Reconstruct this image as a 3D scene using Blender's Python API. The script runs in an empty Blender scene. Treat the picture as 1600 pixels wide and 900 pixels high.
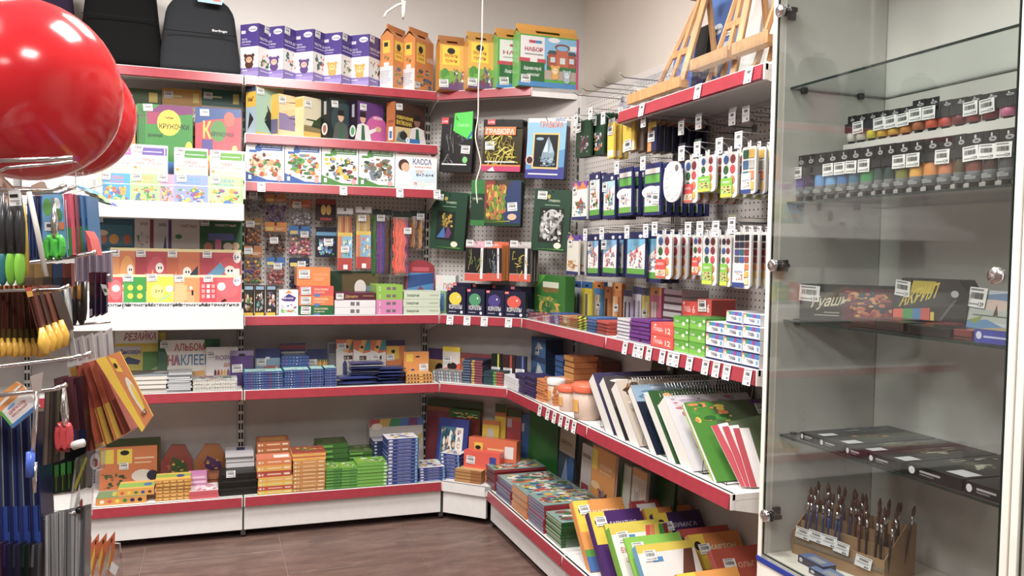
import bpy, math, random
from mathutils import Vector, Matrix
random.seed(7)
R = math.radians
SC = bpy.context.scene
# ------------------------------------------------------------------ camera
FPX, YAW, PIT, ROL = 1300.0, R(19.88), R(-2.30), R(1.035)
EYE = Vector((0, 0, 1.41))
def _basis():
    f = Vector((math.sin(YAW), math.cos(YAW), 0)); r = Vector((math.cos(YAW), -math.sin(YAW), 0)); u = Vector((0, 0, 1))
    f2 = f*math.cos(PIT)+u*math.sin(PIT); u2 = -f*math.sin(PIT)+u*math.cos(PIT)
    return r*math.cos(ROL)+u2*math.sin(ROL), -r*math.sin(ROL)+u2*math.cos(ROL), f2
CR, CU, CF = _basis()
cam = bpy.data.cameras.new('camera'); cam.lens = 36*FPX/1600; cam.sensor_width = 36; cam.clip_start = .05
camo = bpy.data.objects.new('camera', cam); SC.collection.objects.link(camo)
camo.matrix_world = Matrix(((CR.x, CU.x, -CF.x, EYE.x), (CR.y, CU.y, -CF.y, EYE.y), (CR.z, CU.z, -CF.z, EYE.z), (0, 0, 0, 1)))
SC.camera = camo
# ------------------------------------------------------------------ world, lights, exposure
W = bpy.data.worlds.new('world'); SC.world = W; W.use_nodes = True
W.node_tree.nodes['Background'].inputs[0].default_value = (.9, .95, 1, 1)
W.node_tree.nodes['Background'].inputs[1].default_value = .25
SC.view_settings.view_transform = 'Standard'; SC.view_settings.look = 'None'
SC.view_settings.gamma = 1; SC.view_settings.use_curve_mapping = False
SC.view_settings.exposure = 0.1
def area(name, loc, sx, sy, watts, col=(1, .97, .93)):
    l = bpy.data.lights.new(name, 'AREA'); l.shape = 'RECTANGLE'; l.size = sx; l.size_y = sy; l.energy = watts; l.color = col
    o = bpy.data.objects.new(name, l); o.location = loc; SC.collection.objects.link(o); return o
for i, (x, y, w) in enumerate([(-1.0, 3.1, 56), (.35, 3.05, 52), (.55, 1.8, 56), (-1.1, 1.1, 56), (.3, -.4, 52), (-2.6, .2, 32), (-1.0, -1.8, 26)]):
    area('ceiling_panel_light', (x, y, 3.12), .6, .6, w)
# ------------------------------------------------------------------ colours and materials
def lin(c): return c/12.92 if c <= .04045 else ((c+.055)/1.055)**2.4
def hx(s):
    if not isinstance(s, str): return s
    if len(s) == 3: s = ''.join(c*2 for c in s)
    return tuple(lin(int(s[i:i+2], 16)/255) for i in (0, 2, 4))+(1,)
def newmat(name):
    m = bpy.data.materials.new(name); m.use_nodes = True
    nt = m.node_tree; b = nt.nodes['Principled BSDF']
    return m, nt, b
def attr_mat(name, rough, spec=.5, bump=.0, scale=300, coat=0):
    m, nt, b = newmat(name)
    a = nt.nodes.new('ShaderNodeAttribute'); a.attribute_name = 'Col'
    n = nt.nodes.new('ShaderNodeTexNoise'); n.inputs['Scale'].default_value = scale
    tc = nt.nodes.new('ShaderNodeTexCoord'); nt.links.new(tc.outputs['Object'], n.inputs['Vector'])
    mx = nt.nodes.new('ShaderNodeMix'); mx.data_type = 'RGBA'; mx.blend_type = 'MULTIPLY'; mx.inputs[0].default_value = .12
    nt.links.new(a.outputs['Color'], mx.inputs[6]); nt.links.new(n.outputs['Fac'], mx.inputs[7])
    hs = nt.nodes.new('ShaderNodeHueSaturation'); hs.inputs['Saturation'].default_value = .9; hs.inputs['Value'].default_value = .86
    nt.links.new(mx.outputs[2], hs.inputs['Color']); nt.links.new(hs.outputs[0], b.inputs['Base Color'])
    b.inputs['Roughness'].default_value = rough; b.inputs['Specular IOR Level'].default_value = spec
    b.inputs['Coat Weight'].default_value = coat; b.inputs['Coat Roughness'].default_value = .12
    if bump:
        bp = nt.nodes.new('ShaderNodeBump'); bp.inputs['Strength'].default_value = bump; bp.inputs['Distance'].default_value = .002
        nt.links.new(n.outputs['Fac'], bp.inputs['Height']); nt.links.new(bp.outputs['Normal'], b.inputs['Normal'])
    return m
def plain(name, col, rough, metal=0, scale=60, amt=.1, bump=0, spec=.5, dist=.002):
    m, nt, b = newmat(name)
    n = nt.nodes.new('ShaderNodeTexNoise'); n.inputs['Scale'].default_value = scale; n.inputs['Detail'].default_value = 5
    tc = nt.nodes.new('ShaderNodeTexCoord'); nt.links.new(tc.outputs['Object'], n.inputs['Vector'])
    r = nt.nodes.new('ShaderNodeValToRGB'); c = hx(col)
    r.color_ramp.elements[0].position = .3; r.color_ramp.elements[1].position = .7
    r.color_ramp.elements[0].color = tuple(v*(1-amt) for v in c[:3])+(1,); r.color_ramp.elements[1].color = tuple(min(1, v*(1+amt)) for v in c[:3])+(1,)
    nt.links.new(n.outputs['Fac'], r.inputs[0]); nt.links.new(r.outputs[0], b.inputs['Base Color'])
    b.inputs['Roughness'].default_value = rough; b.inputs['Metallic'].default_value = metal; b.inputs['Specular IOR Level'].default_value = spec
    if bump:
        bp = nt.nodes.new('ShaderNodeBump'); bp.inputs['Strength'].default_value = bump; bp.inputs['Distance'].default_value = dist
        nt.links.new(n.outputs['Fac'], bp.inputs['Height']); nt.links.new(bp.outputs['Normal'], b.inputs['Normal'])
    return m
def clear_mat(name, tint, refl_tint=(1, 1, 1, 1), ior=1.5, extra=0.0):
    m, nt, b = newmat(name); nt.nodes.remove(b); out = nt.nodes['Material Output']
    t = nt.nodes.new('ShaderNodeBsdfTransparent'); t.inputs[0].default_value = tint
    g = nt.nodes.new('ShaderNodeBsdfGlossy'); g.inputs['Roughness'].default_value = .03; g.inputs[0].default_value = refl_tint
    f = nt.nodes.new('ShaderNodeFresnel'); ge = nt.nodes.new('ShaderNodeNewGeometry'); io = nt.nodes.new('ShaderNodeMix')
    io.inputs[2].default_value = ior; io.inputs[3].default_value = 1/ior; nt.links.new(ge.outputs['Backfacing'], io.inputs[0]); nt.links.new(io.outputs[0], f.inputs[0])
    n = nt.nodes.new('ShaderNodeTexNoise'); n.inputs['Scale'].default_value = 9
    ma = nt.nodes.new('ShaderNodeMath'); ma.operation = 'MULTIPLY_ADD'; ma.inputs[1].default_value = extra*.6; ma.inputs[2].default_value = extra*.7
    ad = nt.nodes.new('ShaderNodeMath'); ad.operation = 'ADD'
    nt.links.new(n.outputs['Fac'], ma.inputs[0]); nt.links.new(f.outputs[0], ad.inputs[0]); nt.links.new(ma.outputs[0], ad.inputs[1])
    mix = nt.nodes.new('ShaderNodeMixShader')
    nt.links.new(ad.outputs[0], mix.inputs[0]); nt.links.new(t.outputs[0], mix.inputs[1]); nt.links.new(g.outputs[0], mix.inputs[2])
    nt.links.new(mix.outputs[0], out.inputs[0]); return m
M = {}
M['card'] = attr_mat('printed_card', .42, .45)
M['gloss'] = attr_mat('glossy_print', .3, .5, coat=.12)
M['paper'] = attr_mat('paper', .75, .3, bump=.15)
M['plastic'] = attr_mat('moulded_plastic', .28, .5)
M['fabric'] = attr_mat('woven_fabric', .9, .2, bump=.5, scale=500)
M['tag'] = attr_mat('tag_paper', .5, .4)
M['white'] = plain('white_powder_coat', 'dddbd9', .4, scale=25, amt=.03)
M['grey'] = plain('grey_steel_panel', 'b9b3b0', .5, scale=8, amt=.04)
M['red'] = plain('red_rail_plastic', '97343f', .27, scale=30, amt=.08)
M['chrome'] = plain('chrome_wire', 'd8d8da', .18, metal=1, scale=80, amt=.08)
M['steel'] = plain('dull_steel_wire', '8d8d90', .35, metal=1, scale=80, amt=.1)
M['dark'] = plain('dark_bracket', '2a2a2b', .4, scale=60, amt=.2)
M['black'] = plain('black_slot', '0c0c0c', .8, scale=60, amt=.2)
M['latex'] = None
M['plaster'] = plain('wall_plaster', 'e4e0dc', .9, scale=3, amt=.03, bump=.1)
M['plaster_warm'] = plain('wall_plaster_warm', 'ece2d8', .9, scale=3, amt=.03, bump=.1)
M['shop'] = plain('shop_interior_wall', '8a827c', .9, scale=2, amt=.15)
M['ceil'] = plain('ceiling_paint', 'e6e4e0', .9, scale=4, amt=.03)
M['lamin'] = plain('cream_laminate', 'e6e1d8', .4, scale=12, amt=.04)
M['inner'] = plain('cabinet_lining', 'c2c1bd', .45, scale=5, amt=.06)
M['blue'] = plain('blue_edge_strip', '24388c', .35, scale=40, amt=.1)
M['glass'] = clear_mat('cabinet_glass', (.92, .935, .925, 1))
M['pane'] = clear_mat('shelf_glass', (.93, .955, .945, 1))
M['gedge'] = plain('glass_edge', '1d2b27', .15, scale=30, amt=.2)
M['acryl'] = clear_mat('clear_acrylic', (.95, .97, .97, 1), extra=.03)
def frost():
    m, nt, b = newmat('frosted_plastic'); out = nt.nodes['Material Output']; t = nt.nodes.new('ShaderNodeBsdfTransparent'); n = nt.nodes.new('ShaderNodeTexNoise'); n.inputs['Scale'].default_value = 30
    r = nt.nodes.new('ShaderNodeValToRGB'); r.color_ramp.elements[0].color = hx('e8c8b4'); r.color_ramp.elements[1].color = hx('f2dccc'); nt.links.new(n.outputs['Fac'], r.inputs[0]); nt.links.new(r.outputs[0], b.inputs['Base Color'])
    b.inputs['Roughness'].default_value = .35; mix = nt.nodes.new('ShaderNodeMixShader'); mix.inputs[0].default_value = .55
    nt.links.new(t.outputs[0], mix.inputs[1]); nt.links.new(b.outputs[0], mix.inputs[2]); nt.links.new(mix.outputs[0], out.inputs[0]); return m
M['tint'] = frost()
M['film'] = clear_mat('clear_film', (.96, .96, .96, 1), extra=.12, ior=1.3)
def latex():
    m, nt, b = newmat('red_latex'); b.inputs['Base Color'].default_value = hx('c4222a')
    n = nt.nodes.new('ShaderNodeTexNoise'); n.inputs['Scale'].default_value = 6
    r = nt.nodes.new('ShaderNodeValToRGB'); r.color_ramp.elements[0].color = hx('c01f27'); r.color_ramp.elements[1].color = hx('ca2a31')
    nt.links.new(n.outputs['Fac'], r.inputs[0]); nt.links.new(r.outputs[0], b.inputs['Base Color'])
    b.inputs['Roughness'].default_value = .17; b.inputs['Subsurface Weight'].default_value = .3
    b.inputs['Subsurface Radius'].default_value = (.05, .008, .008); b.inputs['Subsurface Scale'].default_value = .6
    return m
M['latex'] = latex()
def wood():
    m, nt, b = newmat('beech_wood')
    tc = nt.nodes.new('ShaderNodeTexCoord'); mp = nt.nodes.new('ShaderNodeMapping'); mp.inputs['Scale'].default_value = (40, 40, 4)
    n = nt.nodes.new('ShaderNodeTexNoise'); n.inputs['Scale'].default_value = 2; n.inputs['Detail'].default_value = 8; n.inputs['Distortion'].default_value = 1.5
    nt.links.new(tc.outputs['Object'], mp.inputs[0]); nt.links.new(mp.outputs[0], n.inputs['Vector'])
    r = nt.nodes.new('ShaderNodeValToRGB'); r.color_ramp.elements[0].position = .3; r.color_ramp.elements[1].position = .75
    r.color_ramp.elements[0].color = hx('a07348'); r.color_ramp.elements[1].color = hx('c79c6e')
    nt.links.new(n.outputs['Fac'], r.inputs[0]); nt.links.new(r.outputs[0], b.inputs['Base Color']); b.inputs['Roughness'].default_value = .5
    return m
M['wood'] = wood()
def tile_mat():
    m, nt, b = newmat('brown_floor_tile')
    tc = nt.nodes.new('ShaderNodeTexCoord'); mp = nt.nodes.new('ShaderNodeMapping'); mp.inputs['Scale'].default_value = (2.2, 7, 4)
    oi = nt.nodes.new('ShaderNodeObjectInfo'); ad = nt.nodes.new('ShaderNodeVectorMath'); ad.operation = 'ADD'
    nt.links.new(tc.outputs['Object'], ad.inputs[0]); nt.links.new(oi.outputs['Location'], ad.inputs[1]); nt.links.new(ad.outputs[0], mp.inputs[0])
    n = nt.nodes.new('ShaderNodeTexNoise'); n.inputs['Scale'].default_value = 2.3; n.inputs['Detail'].default_value = 9; n.inputs['Roughness'].default_value = .65; n.inputs['Distortion'].default_value = .6
    nt.links.new(mp.outputs[0], n.inputs['Vector'])
    r = nt.nodes.new('ShaderNodeValToRGB'); e = r.color_ramp.elements; e[0].position = .3; e[1].position = .72
    e[0].color = hx('55433e'); e[1].color = hx('80695f'); k = e.new(.5); k.color = hx('6a544d')
    nt.links.new(n.outputs['Fac'], r.inputs[0]); nt.links.new(r.outputs[0], b.inputs['Base Color']); b.inputs['Roughness'].default_value = .38
    return m
M['tile'] = tile_mat()
def peg():
    m, nt, b = newmat('perforated_panel')
    tc = nt.nodes.new('ShaderNodeTexCoord'); mp = nt.nodes.new('ShaderNodeMapping'); s = 1/.025; mp.inputs['Scale'].default_value = (s, s, s)
    nt.links.new(tc.outputs['Object'], mp.inputs[0])
    fr = nt.nodes.new('ShaderNodeVectorMath'); fr.operation = 'FRACTION'; nt.links.new(mp.outputs[0], fr.inputs[0])
    sb = nt.nodes.new('ShaderNodeVectorMath'); sb.operation = 'SUBTRACT'; sb.inputs[1].default_value = (.5, .5, .5); nt.links.new(fr.outputs[0], sb.inputs[0])
    ml = nt.nodes.new('ShaderNodeVectorMath'); ml.operation = 'MULTIPLY'; ml.inputs[1].default_value = (1, 0, 1); nt.links.new(sb.outputs[0], ml.inputs[0])
    ln = nt.nodes.new('ShaderNodeVectorMath'); ln.operation = 'LENGTH'; nt.links.new(ml.outputs[0], ln.inputs[0])
    r = nt.nodes.new('ShaderNodeValToRGB'); r.color_ramp.elements[0].position = .1; r.color_ramp.elements[1].position = .19
    r.color_ramp.elements[0].color = hx('3a3634'); r.color_ramp.elements[1].color = hx('c8c3bf')
    nt.links.new(ln.outputs['Value'], r.inputs[0]); nt.links.new(r.outputs[0], b.inputs['Base Color']); b.inputs['Roughness'].default_value = .45
    return m
M['peg'] = peg()
# ------------------------------------------------------------------ mesh building
ALL = []
class MB:
    def __init__(s): s.v, s.f, s.c, s.sm = [], [], [], []
    def face(s, pts, col, sm=False):
        n = len(s.v); s.v += [tuple(p) for p in pts]; s.f.append(tuple(range(n, n+len(pts)))); s.c.append(hx(col)); s.sm.append(sm)
    def mesh(s, vs, fs, col, sm=False):
        n = len(s.v); s.v += [tuple(p) for p in vs]; c = hx(col) if isinstance(col, str) else None
        for i, f in enumerate(fs):
            s.f.append(tuple(k+n for k in f)); s.c.append(c or hx(col[i])); s.sm.append(sm)
        return s
    def box(s, x0, x1, y0, y1, z0, z1, col):
        """col: one colour or dict with f(ront -y) b(ack) l r t d keys"""
        vs = [(x0, y0, z0), (x1, y0, z0), (x1, y1, z0), (x0, y1, z0), (x0, y0, z1), (x1, y0, z1), (x1, y1, z1), (x0, y1, z1)]
        fs = [(0, 1, 5, 4), (2, 3, 7, 6), (3, 0, 4, 7), (1, 2, 6, 5), (4, 5, 6, 7), (3, 2, 1, 0)]
        if isinstance(col, dict): col = [col.get(k, col['*']) for k in 'fblrtd']
        else: col = [col]*6
        return s.mesh(vs, fs, col)
    def cbox(s, x0, x1, y0, y1, z0, z1, col, b=.0012):
        """box with chamfered edges"""
        b = min(b, (x1-x0)*.3, (y1-y0)*.3, (z1-z0)*.3)
        if isinstance(col, dict): K = {k: col.get(k, col['*']) for k in 'fblrtd*'}
        else: K = {k: col for k in 'fblrtd*'}
        X, Y, Z = (x0, x1), (y0, y1), (z0, z1); vs = []; idx = {}
        for i in (0, 1):
            for j in (0, 1):
                for k in (0, 1):
                    for a in range(3):
                        p = [X[i], Y[j], Z[k]]
                        for q in range(3):
                            if q != a: p[q] += b if (i, j, k)[q] == 0 else -b
                        idx[(i, j, k, a)] = len(vs); vs.append(p)
        fs = []; cs = []
        def add(q, c):
            a, bb, c3 = (Vector(vs[q[i]]) for i in range(3)); n = (bb-a).cross(c3-a)
            cen = Vector(((x0+x1)/2, (y0+y1)/2, (z0+z1)/2))
            if n.dot(a-cen) < 0: q = q[::-1]
            fs.append(q); cs.append(c)
        for a, ks in ((0, 'lr'), (1, 'fb'), (2, 'dt')):
            for sd in (0, 1):
                q = []
                for (p, r) in ((0, 0), (1, 0), (1, 1), (0, 1)):
                    t = [p, r]; t.insert(a, sd); q.append(idx[tuple(t)+(a,)])
                add(q, K[ks[sd]])
        for a in range(3):
            o = [q for q in range(3) if q != a]
            for p in (0, 1):
                for r in (0, 1):
                    t0 = [0]*3; t0[o[0]] = p; t0[o[1]] = r; t1 = list(t0); t1[a] = 1
                    add([idx[tuple(t0)+(o[0],)], idx[tuple(t1)+(o[0],)], idx[tuple(t1)+(o[1],)], idx[tuple(t0)+(o[1],)]], K['*'])
        for i in (0, 1):
            for j in (0, 1):
                for k in (0, 1): add([idx[(i, j, k, a)] for a in range(3)], K['*'])
        return s.mesh(vs, fs, cs)
    def tube(s, path, r, col, n=6, cap=True):
        P = [Vector(p) for p in path]; rings = []
        for i, p in enumerate(P):
            d = (P[min(i+1, len(P)-1)]-P[max(i-1, 0)]).normalized()
            a = Vector((0, 0, 1)) if abs(d.z) < .9 else Vector((1, 0, 0))
            e1 = d.cross(a).normalized(); e2 = d.cross(e1); rr = r[i] if isinstance(r, (list, tuple)) else r
            rings.append([p+e1*(rr*math.cos(2*math.pi*k/n))+e2*(rr*math.sin(2*math.pi*k/n)) for k in range(n)])
        vs = [q for g in rings for q in g]; fs = []
        for i in range(len(P)-1):
            for k in range(n): fs.append((i*n+k, i*n+(k+1) % n, (i+1)*n+(k+1) % n, (i+1)*n+k))
        if cap: fs.append(tuple(range(n))[::-1]); fs.append(tuple((len(P)-1)*n+k for k in range(n)))
        return s.mesh(vs, fs, col, True)
    def lathe(s, prof, col, n=20, cx=0, cy=0, cols=None):
        vs = []; fs = []; cs = []
        for (r, z) in prof:
            for k in range(n): t = 2*math.pi*k/n; vs.append((cx+r*math.cos(t), cy+r*math.sin(t), z))
        for i in range(len(prof)-1):
            for k in range(n): fs.append((i*n+k, i*n+(k+1) % n, (i+1)*n+(k+1) % n, (i+1)*n+k)); cs.append(cols[i] if cols else col)
        return s.mesh(vs, fs, cs, True)
    def prism(s, poly, y0, y1, col, side=None):
        """polygon in the xz plane, counter-clockwise seen from -y, extruded from y0 to y1"""
        n = len(poly); vs = [(x, y0, z) for x, z in poly]+[(x, y1, z) for x, z in poly]
        fs = [tuple(range(n)), tuple(range(n, 2*n))[::-1]]+[(i+n, (i+1) % n+n, (i+1) % n, i) for i in range(n)]
        return s.mesh(vs, fs, [col, col]+[side or col]*n)
    def ball(s, c, r, col, n=14, m=8, sq=(1, 1, 1)):
        vs = []; fs = []
        for i in range(m+1):
            a = math.pi*i/m
            for k in range(n): t = 2*math.pi*k/n; vs.append((c[0]+r*sq[0]*math.sin(a)*math.cos(t), c[1]+r*sq[1]*math.sin(a)*math.sin(t), c[2]-r*sq[2]*math.cos(a)))
        for i in range(m):
            for k in range(n): fs.append((i*n+k, i*n+(k+1) % n, (i+1)*n+(k+1) % n, (i+1)*n+k))
        return s.mesh(vs, fs, col, True)
    def data(s, name, mat):
        me = bpy.data.meshes.new(name); me.from_pydata(s.v, [], s.f)
        at = me.attributes.new('Col', 'FLOAT_COLOR', 'CORNER'); buf = []
        for f, c in zip(s.f, s.c): buf.extend(c*len(f))
        at.data.foreach_set('color', buf)
        me.polygons.foreach_set('use_smooth', s.sm); me.materials.append(M[mat] if isinstance(mat, str) else mat)
        me.validate(); me.update(); return me
def obj(name, data, parent=None, loc=None, rot=None, **props):
    o = bpy.data.objects.new(name, data); ALL.append(o)
    if parent is not None: o.parent = parent
    if loc is not None: o.location = loc
    if rot is not None: o.rotation_euler = rot
    for k, v in props.items(): o[k] = v
    return o
def thing(o, label, cat, group=None):
    o['label'] = label; o['category'] = cat
    if group: o['group'] = group
    return o
CACHE = {}
def cached(key, fn):
    if key not in CACHE: CACHE[key] = fn()
    return CACHE[key]
# ------------------------------------------------------------------ flat print: lettering and pictures laid on a face
def text_mesh(t, bold=.02):
    def mk():
        cu = bpy.data.curves.new('lettering', 'FONT'); cu.body = t; cu.resolution_u = 2; cu.offset = bold
        o = bpy.data.objects.new('lettering', cu); SC.collection.objects.link(o)
        dg = bpy.context.evaluated_depsgraph_get(); me = o.evaluated_get(dg).to_mesh()
        vs = [tuple(v.co[:2]) for v in me.vertices]; fs = [tuple(p.vertices) for p in me.polygons]
        o.evaluated_get(dg).to_mesh_clear(); bpy.data.objects.remove(o); bpy.data.curves.remove(cu)
        x0 = min(v[0] for v in vs); x1 = max(v[0] for v in vs)
        return [((x-x0), y) for x, y in vs], fs, x1-x0
    return cached(('txt', t, bold), mk)
def draw(mb, spec, w, h, x0=0, z0=0, y=-.0006, step=.00012):
    """spec items in fractions of w, h: ('r',x0,y0,x1,y1,col) ('e',cx,cy,rx,ry,col) ('p',[(x,y)..],col) ('t',text,x,y,height,col,maxw,slant)
    ('b',x0,y0,x1,y1,n,seed,cols) ('s',x,y) is skipped here"""
    for it in spec:
        k = it[0]; P = lambda a, b: (x0+a*w, y, z0+b*h)
        if k == 'r': mb.face([P(it[1], it[2]), P(it[3], it[2]), P(it[3], it[4]), P(it[1], it[4])], it[5])
        elif k == 'e': mb.face([P(it[1]+it[3]*math.cos(2*math.pi*q/16), it[2]+it[4]*math.sin(2*math.pi*q/16)) for q in range(16)], it[5])
        elif k == 'p': mb.face([P(a, b) for a, b in it[1]], it[2])
        elif k == 't':
            vs, fs, tw = text_mesh(it[1]); hh = it[4]*h; sc = hh/.73
            sx = sc
            if len(it) > 6 and it[6]: sx = it[6]*w/tw
            sl = it[7] if len(it) > 7 else 0; rise = it[8] if len(it) > 8 else 0
            mb.mesh([(x0+it[2]*w+vx*sx+vz*sc*sl, y, z0+it[3]*h+vz*sc+vx*sx*rise) for vx, vz in vs], fs, it[5])
        elif k == 'b':
            rg = random.Random(it[6]); bw, bh = it[3]-it[1], it[4]-it[2]
            for q in range(int(it[5]*2.6)):
                kk = 1.25-.9*q/(it[5]*2.6); rx = bw*rg.uniform(.04, .15)*kk; ry = bh*rg.uniform(.04, .15)*kk
                cx = rg.uniform(it[1]+rx, it[3]-rx); cy = rg.uniform(it[2]+ry, it[4]-ry); c = rg.choice(it[7])
                yy = y; y -= step*.25
                m = rg.choice((5, 7, 12)); a0 = rg.uniform(0, 6)
                mb.face([(x0+(cx+rx*math.cos(a0+2*math.pi*j/m)*rg.uniform(.75, 1))*w, yy, z0+(cy+ry*math.sin(a0+2*math.pi*j/m)*rg.uniform(.75, 1))*h) for j in range(m)], c)
        y -= step
def print_mesh(spec, w, h, mat='card'):
    key = ('prt', repr(spec), round(w, 4), round(h, 4), mat)
    def mk():
        mb = MB(); draw(mb, spec, w, h); return mb.data('cover_print', mat)
    return cached(key, mk)
def lines(x, y0, y1, w, n, col, seed=1):
    """a block of small print as thin bars"""
    rg = random.Random(seed); out = []; st = (y1-y0)/n
    for i in range(n): out.append(('r', x, y0+i*st, x+w*rg.uniform(.55, 1), y0+i*st+st*.45, col))
    return out
def sticker_mesh():
    mb = MB(); w, h = .042, .034; mb.box(-w/2, w/2, -.0008, 0, -h/2, h/2, 'f4f4f4')
    sp = [('r', .08, .84, .8, .93, '888'), ('r', .1, .12, .6, .2, '999'), ('t', '129', .62, .08, .2, '333', .3)]
    rg = random.Random(3); x = .12
    while x < .86: a = rg.uniform(.015, .04); sp.append(('r', x, .42, x+a, .74, '222')); x += a+rg.uniform(.02, .04)
    draw(mb, sp, w, h, -w/2, -h/2, -.001, .00005); return mb.data('price_sticker', 'tag')
def tag_mesh(w=.038, h=.05):
    mb = MB(); mb.box(-w/2, w/2, -.001, 0, -h/2, h/2, 'f3f3f4')
    sp = [('r', .06, .86, .94, .93, '999')]; rg = random.Random(5); x = .25
    while x < .78: a = rg.uniform(.02, .05); sp.append(('r', x, .58, x+a, .78, '222')); x += a+.03
    sp += [('r', .12, .44, .9, .48, 'aaa'), ('r', .12, .34, .8, .38, 'aaa'), ('t', '85', .6, .08, .14, '445', .26)]
    draw(mb, sp, w, h, -w/2, -h/2, -.0012, .00005); return mb.data('price_tag', 'tag')
def sticker(parent, x, z, y=-.0022, s=1, rot=0, name='price_sticker'):
    return obj(name, cached('stk', sticker_mesh), parent, (x, y, z), (0, rot, 0)) if s == 1 else _sc(obj(name, cached('stk', sticker_mesh), parent, (x, y, z), (0, rot, 0)), s)
def _sc(o, s): o.scale = (s, s, s); return o
# ------------------------------------------------------------------ frames: along a run of shelving (u), out from its back panel (d), up (z)
class Frame:
    def __init__(s, ox, oy, ux, uy):
        l = math.hypot(ux, uy); s.O = Vector((ox, oy, 0)); s.U = Vector((ux/l, uy/l, 0)); s.N = Vector((s.U.y, -s.U.x, 0)); s.rot = math.atan2(s.U.y, s.U.x)
    def at(s, u, d, z): return s.O+s.U*u+s.N*d+Vector((0, 0, z))
    def hit(s, px, py, d):
        v = CF+CR*((px-800)/FPX)-CU*((py-450)/FPX); p0 = s.O+s.N*d
        t = (p0-EYE).dot(s.N)/v.dot(s.N); P = EYE+v*t
        return (P-s.O).dot(s.U), P.z
    def hitz(s, px, py, z):
        v = CF+CR*((px-800)/FPX)-CU*((py-450)/FPX); t = (z-EYE.z)/v.z; P = EYE+v*t
        return (P-s.O).dot(s.U), (P-s.O).dot(s.N)
FA = Frame(.15, 4.66, 1, 0); FC = Frame(1.15, 4.66, .69, -.64); FB = Frame(1.84, 4.02, 0, -1)
LC = .941
ORD = ['first', 'second', 'third', 'fourth', 'fifth', 'sixth', 'seventh', 'eighth', 'ninth', 'tenth', 'eleventh', 'twelfth', 'thirteenth', 'fourteenth', 'fifteenth', 'sixteenth', 'seventeenth', 'eighteenth', 'nineteenth', 'twentieth']
def ordi(i, n, a='topmost', z='bottom', frm='from top'):
    if n == 1: return ''
    return a if i == 0 else z if i == n-1 else ORD[i]+' '+frm
def say(*w): return ' '.join(x for x in ' '.join(w).split() if x)
# ------------------------------------------------------------------ the room
def struct(name, mb, mat, parent=None, loc=None):
    o = obj(name, mb.data(name, mat), parent, loc)
    if parent is None: o['kind'] = 'structure'
    return o
fl = MB(); fl.box(-4.2, 2.2, -3.4, 4.8, -.1, -.004, 'b09c90'); floor = struct('floor', fl, 'card')
tm = MB(); tm.cbox(.0015, .6060, .0015, .6060, -.006, 0, 'fff', .001); tmd = tm.data('floor_tile', 'tile')
for i in range(-6, 4):
    for j in range(-3, 7): obj('tile', tmd, floor, (.318+.6075*i, .05+.6075*j+.3*(i % 2), 0))
w = MB(); w.box(-4.3, 2.25, 4.75, 4.85, 0, 3.2, 'fff'); struct('wall_back', w, 'plaster')
w = MB(); w.box(2.16, 2.26, -3.5, 4.75, 0, 3.2, 'fff'); struct('wall_right', w, 'plaster_warm')
w = MB(); w.box(-4.3, -4.2, -3.5, 4.75, 0, 3.2, 'fff'); struct('wall_left', w, 'shop')
w = MB(); w.box(-4.3, 2.26, -3.5, -3.4, 0, 3.2, 'fff'); struct('wall_front', w, 'shop')
w = MB(); w.box(-4.3, 2.26, -3.5, 4.85, 3.15, 3.25, 'fff'); struct('ceiling', w, 'ceil')
# ------------------------------------------------------------------ shelving bays
def empty(name, loc, rz=0): return obj(name, None, None, loc, (0, 0, rz))
def upright_mesh(zt):
    def mk():
        mb = MB(); mb.cbox(-.014, .014, -.03, .02, .02, zt, 'd9d6d2', .002)
        z = .05
        while z < zt-.05:
            for sx in (-.0068, .0068): mb.box(sx-.0046, sx+.0046, -.0306, -.029, z, z+.035, '0c0a0a')
            z += .05
        return mb.data('upright', 'plastic')
    return cached(('upr', zt), mk)
def shelf_part(bay, u0, u1, D, z, rail='red', name='shelf', tags=(), back=0.0):
    """one shelf of a bay in the bay's own axes: x along, -y out"""
    g = .003; mb = MB(); mb.cbox(u0+g, u1-g, -D, -back, z-.022, z, 'fff', .002)
    for uu in (u0+g, u1-g-.002):     # pressed end brackets
        mb.prism([(0, 0), (0, 0)], 0, 0, 'fff') if 0 else None
        ys = [(-.0, z-.022), (-.0, z-.12), (-D*.35, z-.1), (-D+.01, z-.05), (-D+.01, z-.022)]
        mb.mesh([(uu, y, zz) for y, zz in ys]+[(uu+.002, y, zz) for y, zz in ys], [(0, 1, 2, 3, 4), (9, 8, 7, 6, 5)]+[(i, (i+1) % 5, (i+1) % 5+5, i+5) for i in range(5)], 'fff')
    mb.cbox(u0+g, u1-g, -D-.004, -D+.012, z-.05, z+.0, 'fff', .0015)
    s = obj(name, mb.data(name, 'white'), bay)
    if rail:
        r = MB(); a, b = u0+.008, u1-.008
        r.mesh([(a, -D-.006, z-.003), (b, -D-.006, z-.003), (b, -D-.013, z-.046), (a, -D-.013, z-.046), (a, -D-.004, z-.003), (b, -D-.004, z-.003), (b, -D-.004, z-.05), (a, -D-.004, z-.05)],
               [(3, 2, 1, 0), (4, 5, 6, 7), (0, 1, 5, 4), (2, 3, 7, 6), (1, 2, 6, 5), (3, 0, 4, 7)], 'fff')
        obj('price_rail', r.data('price_rail', 'red'), s)
        for u in tags: obj('price_tag', cached('tag', tag_mesh), s, (u, -D-.0135, z-.0255), (R(-9), 0, 0))
    return s
def px_u(fr, D, pxs, py): return [fr.hit(p, py, D)[0] for p in pxs]
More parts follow.
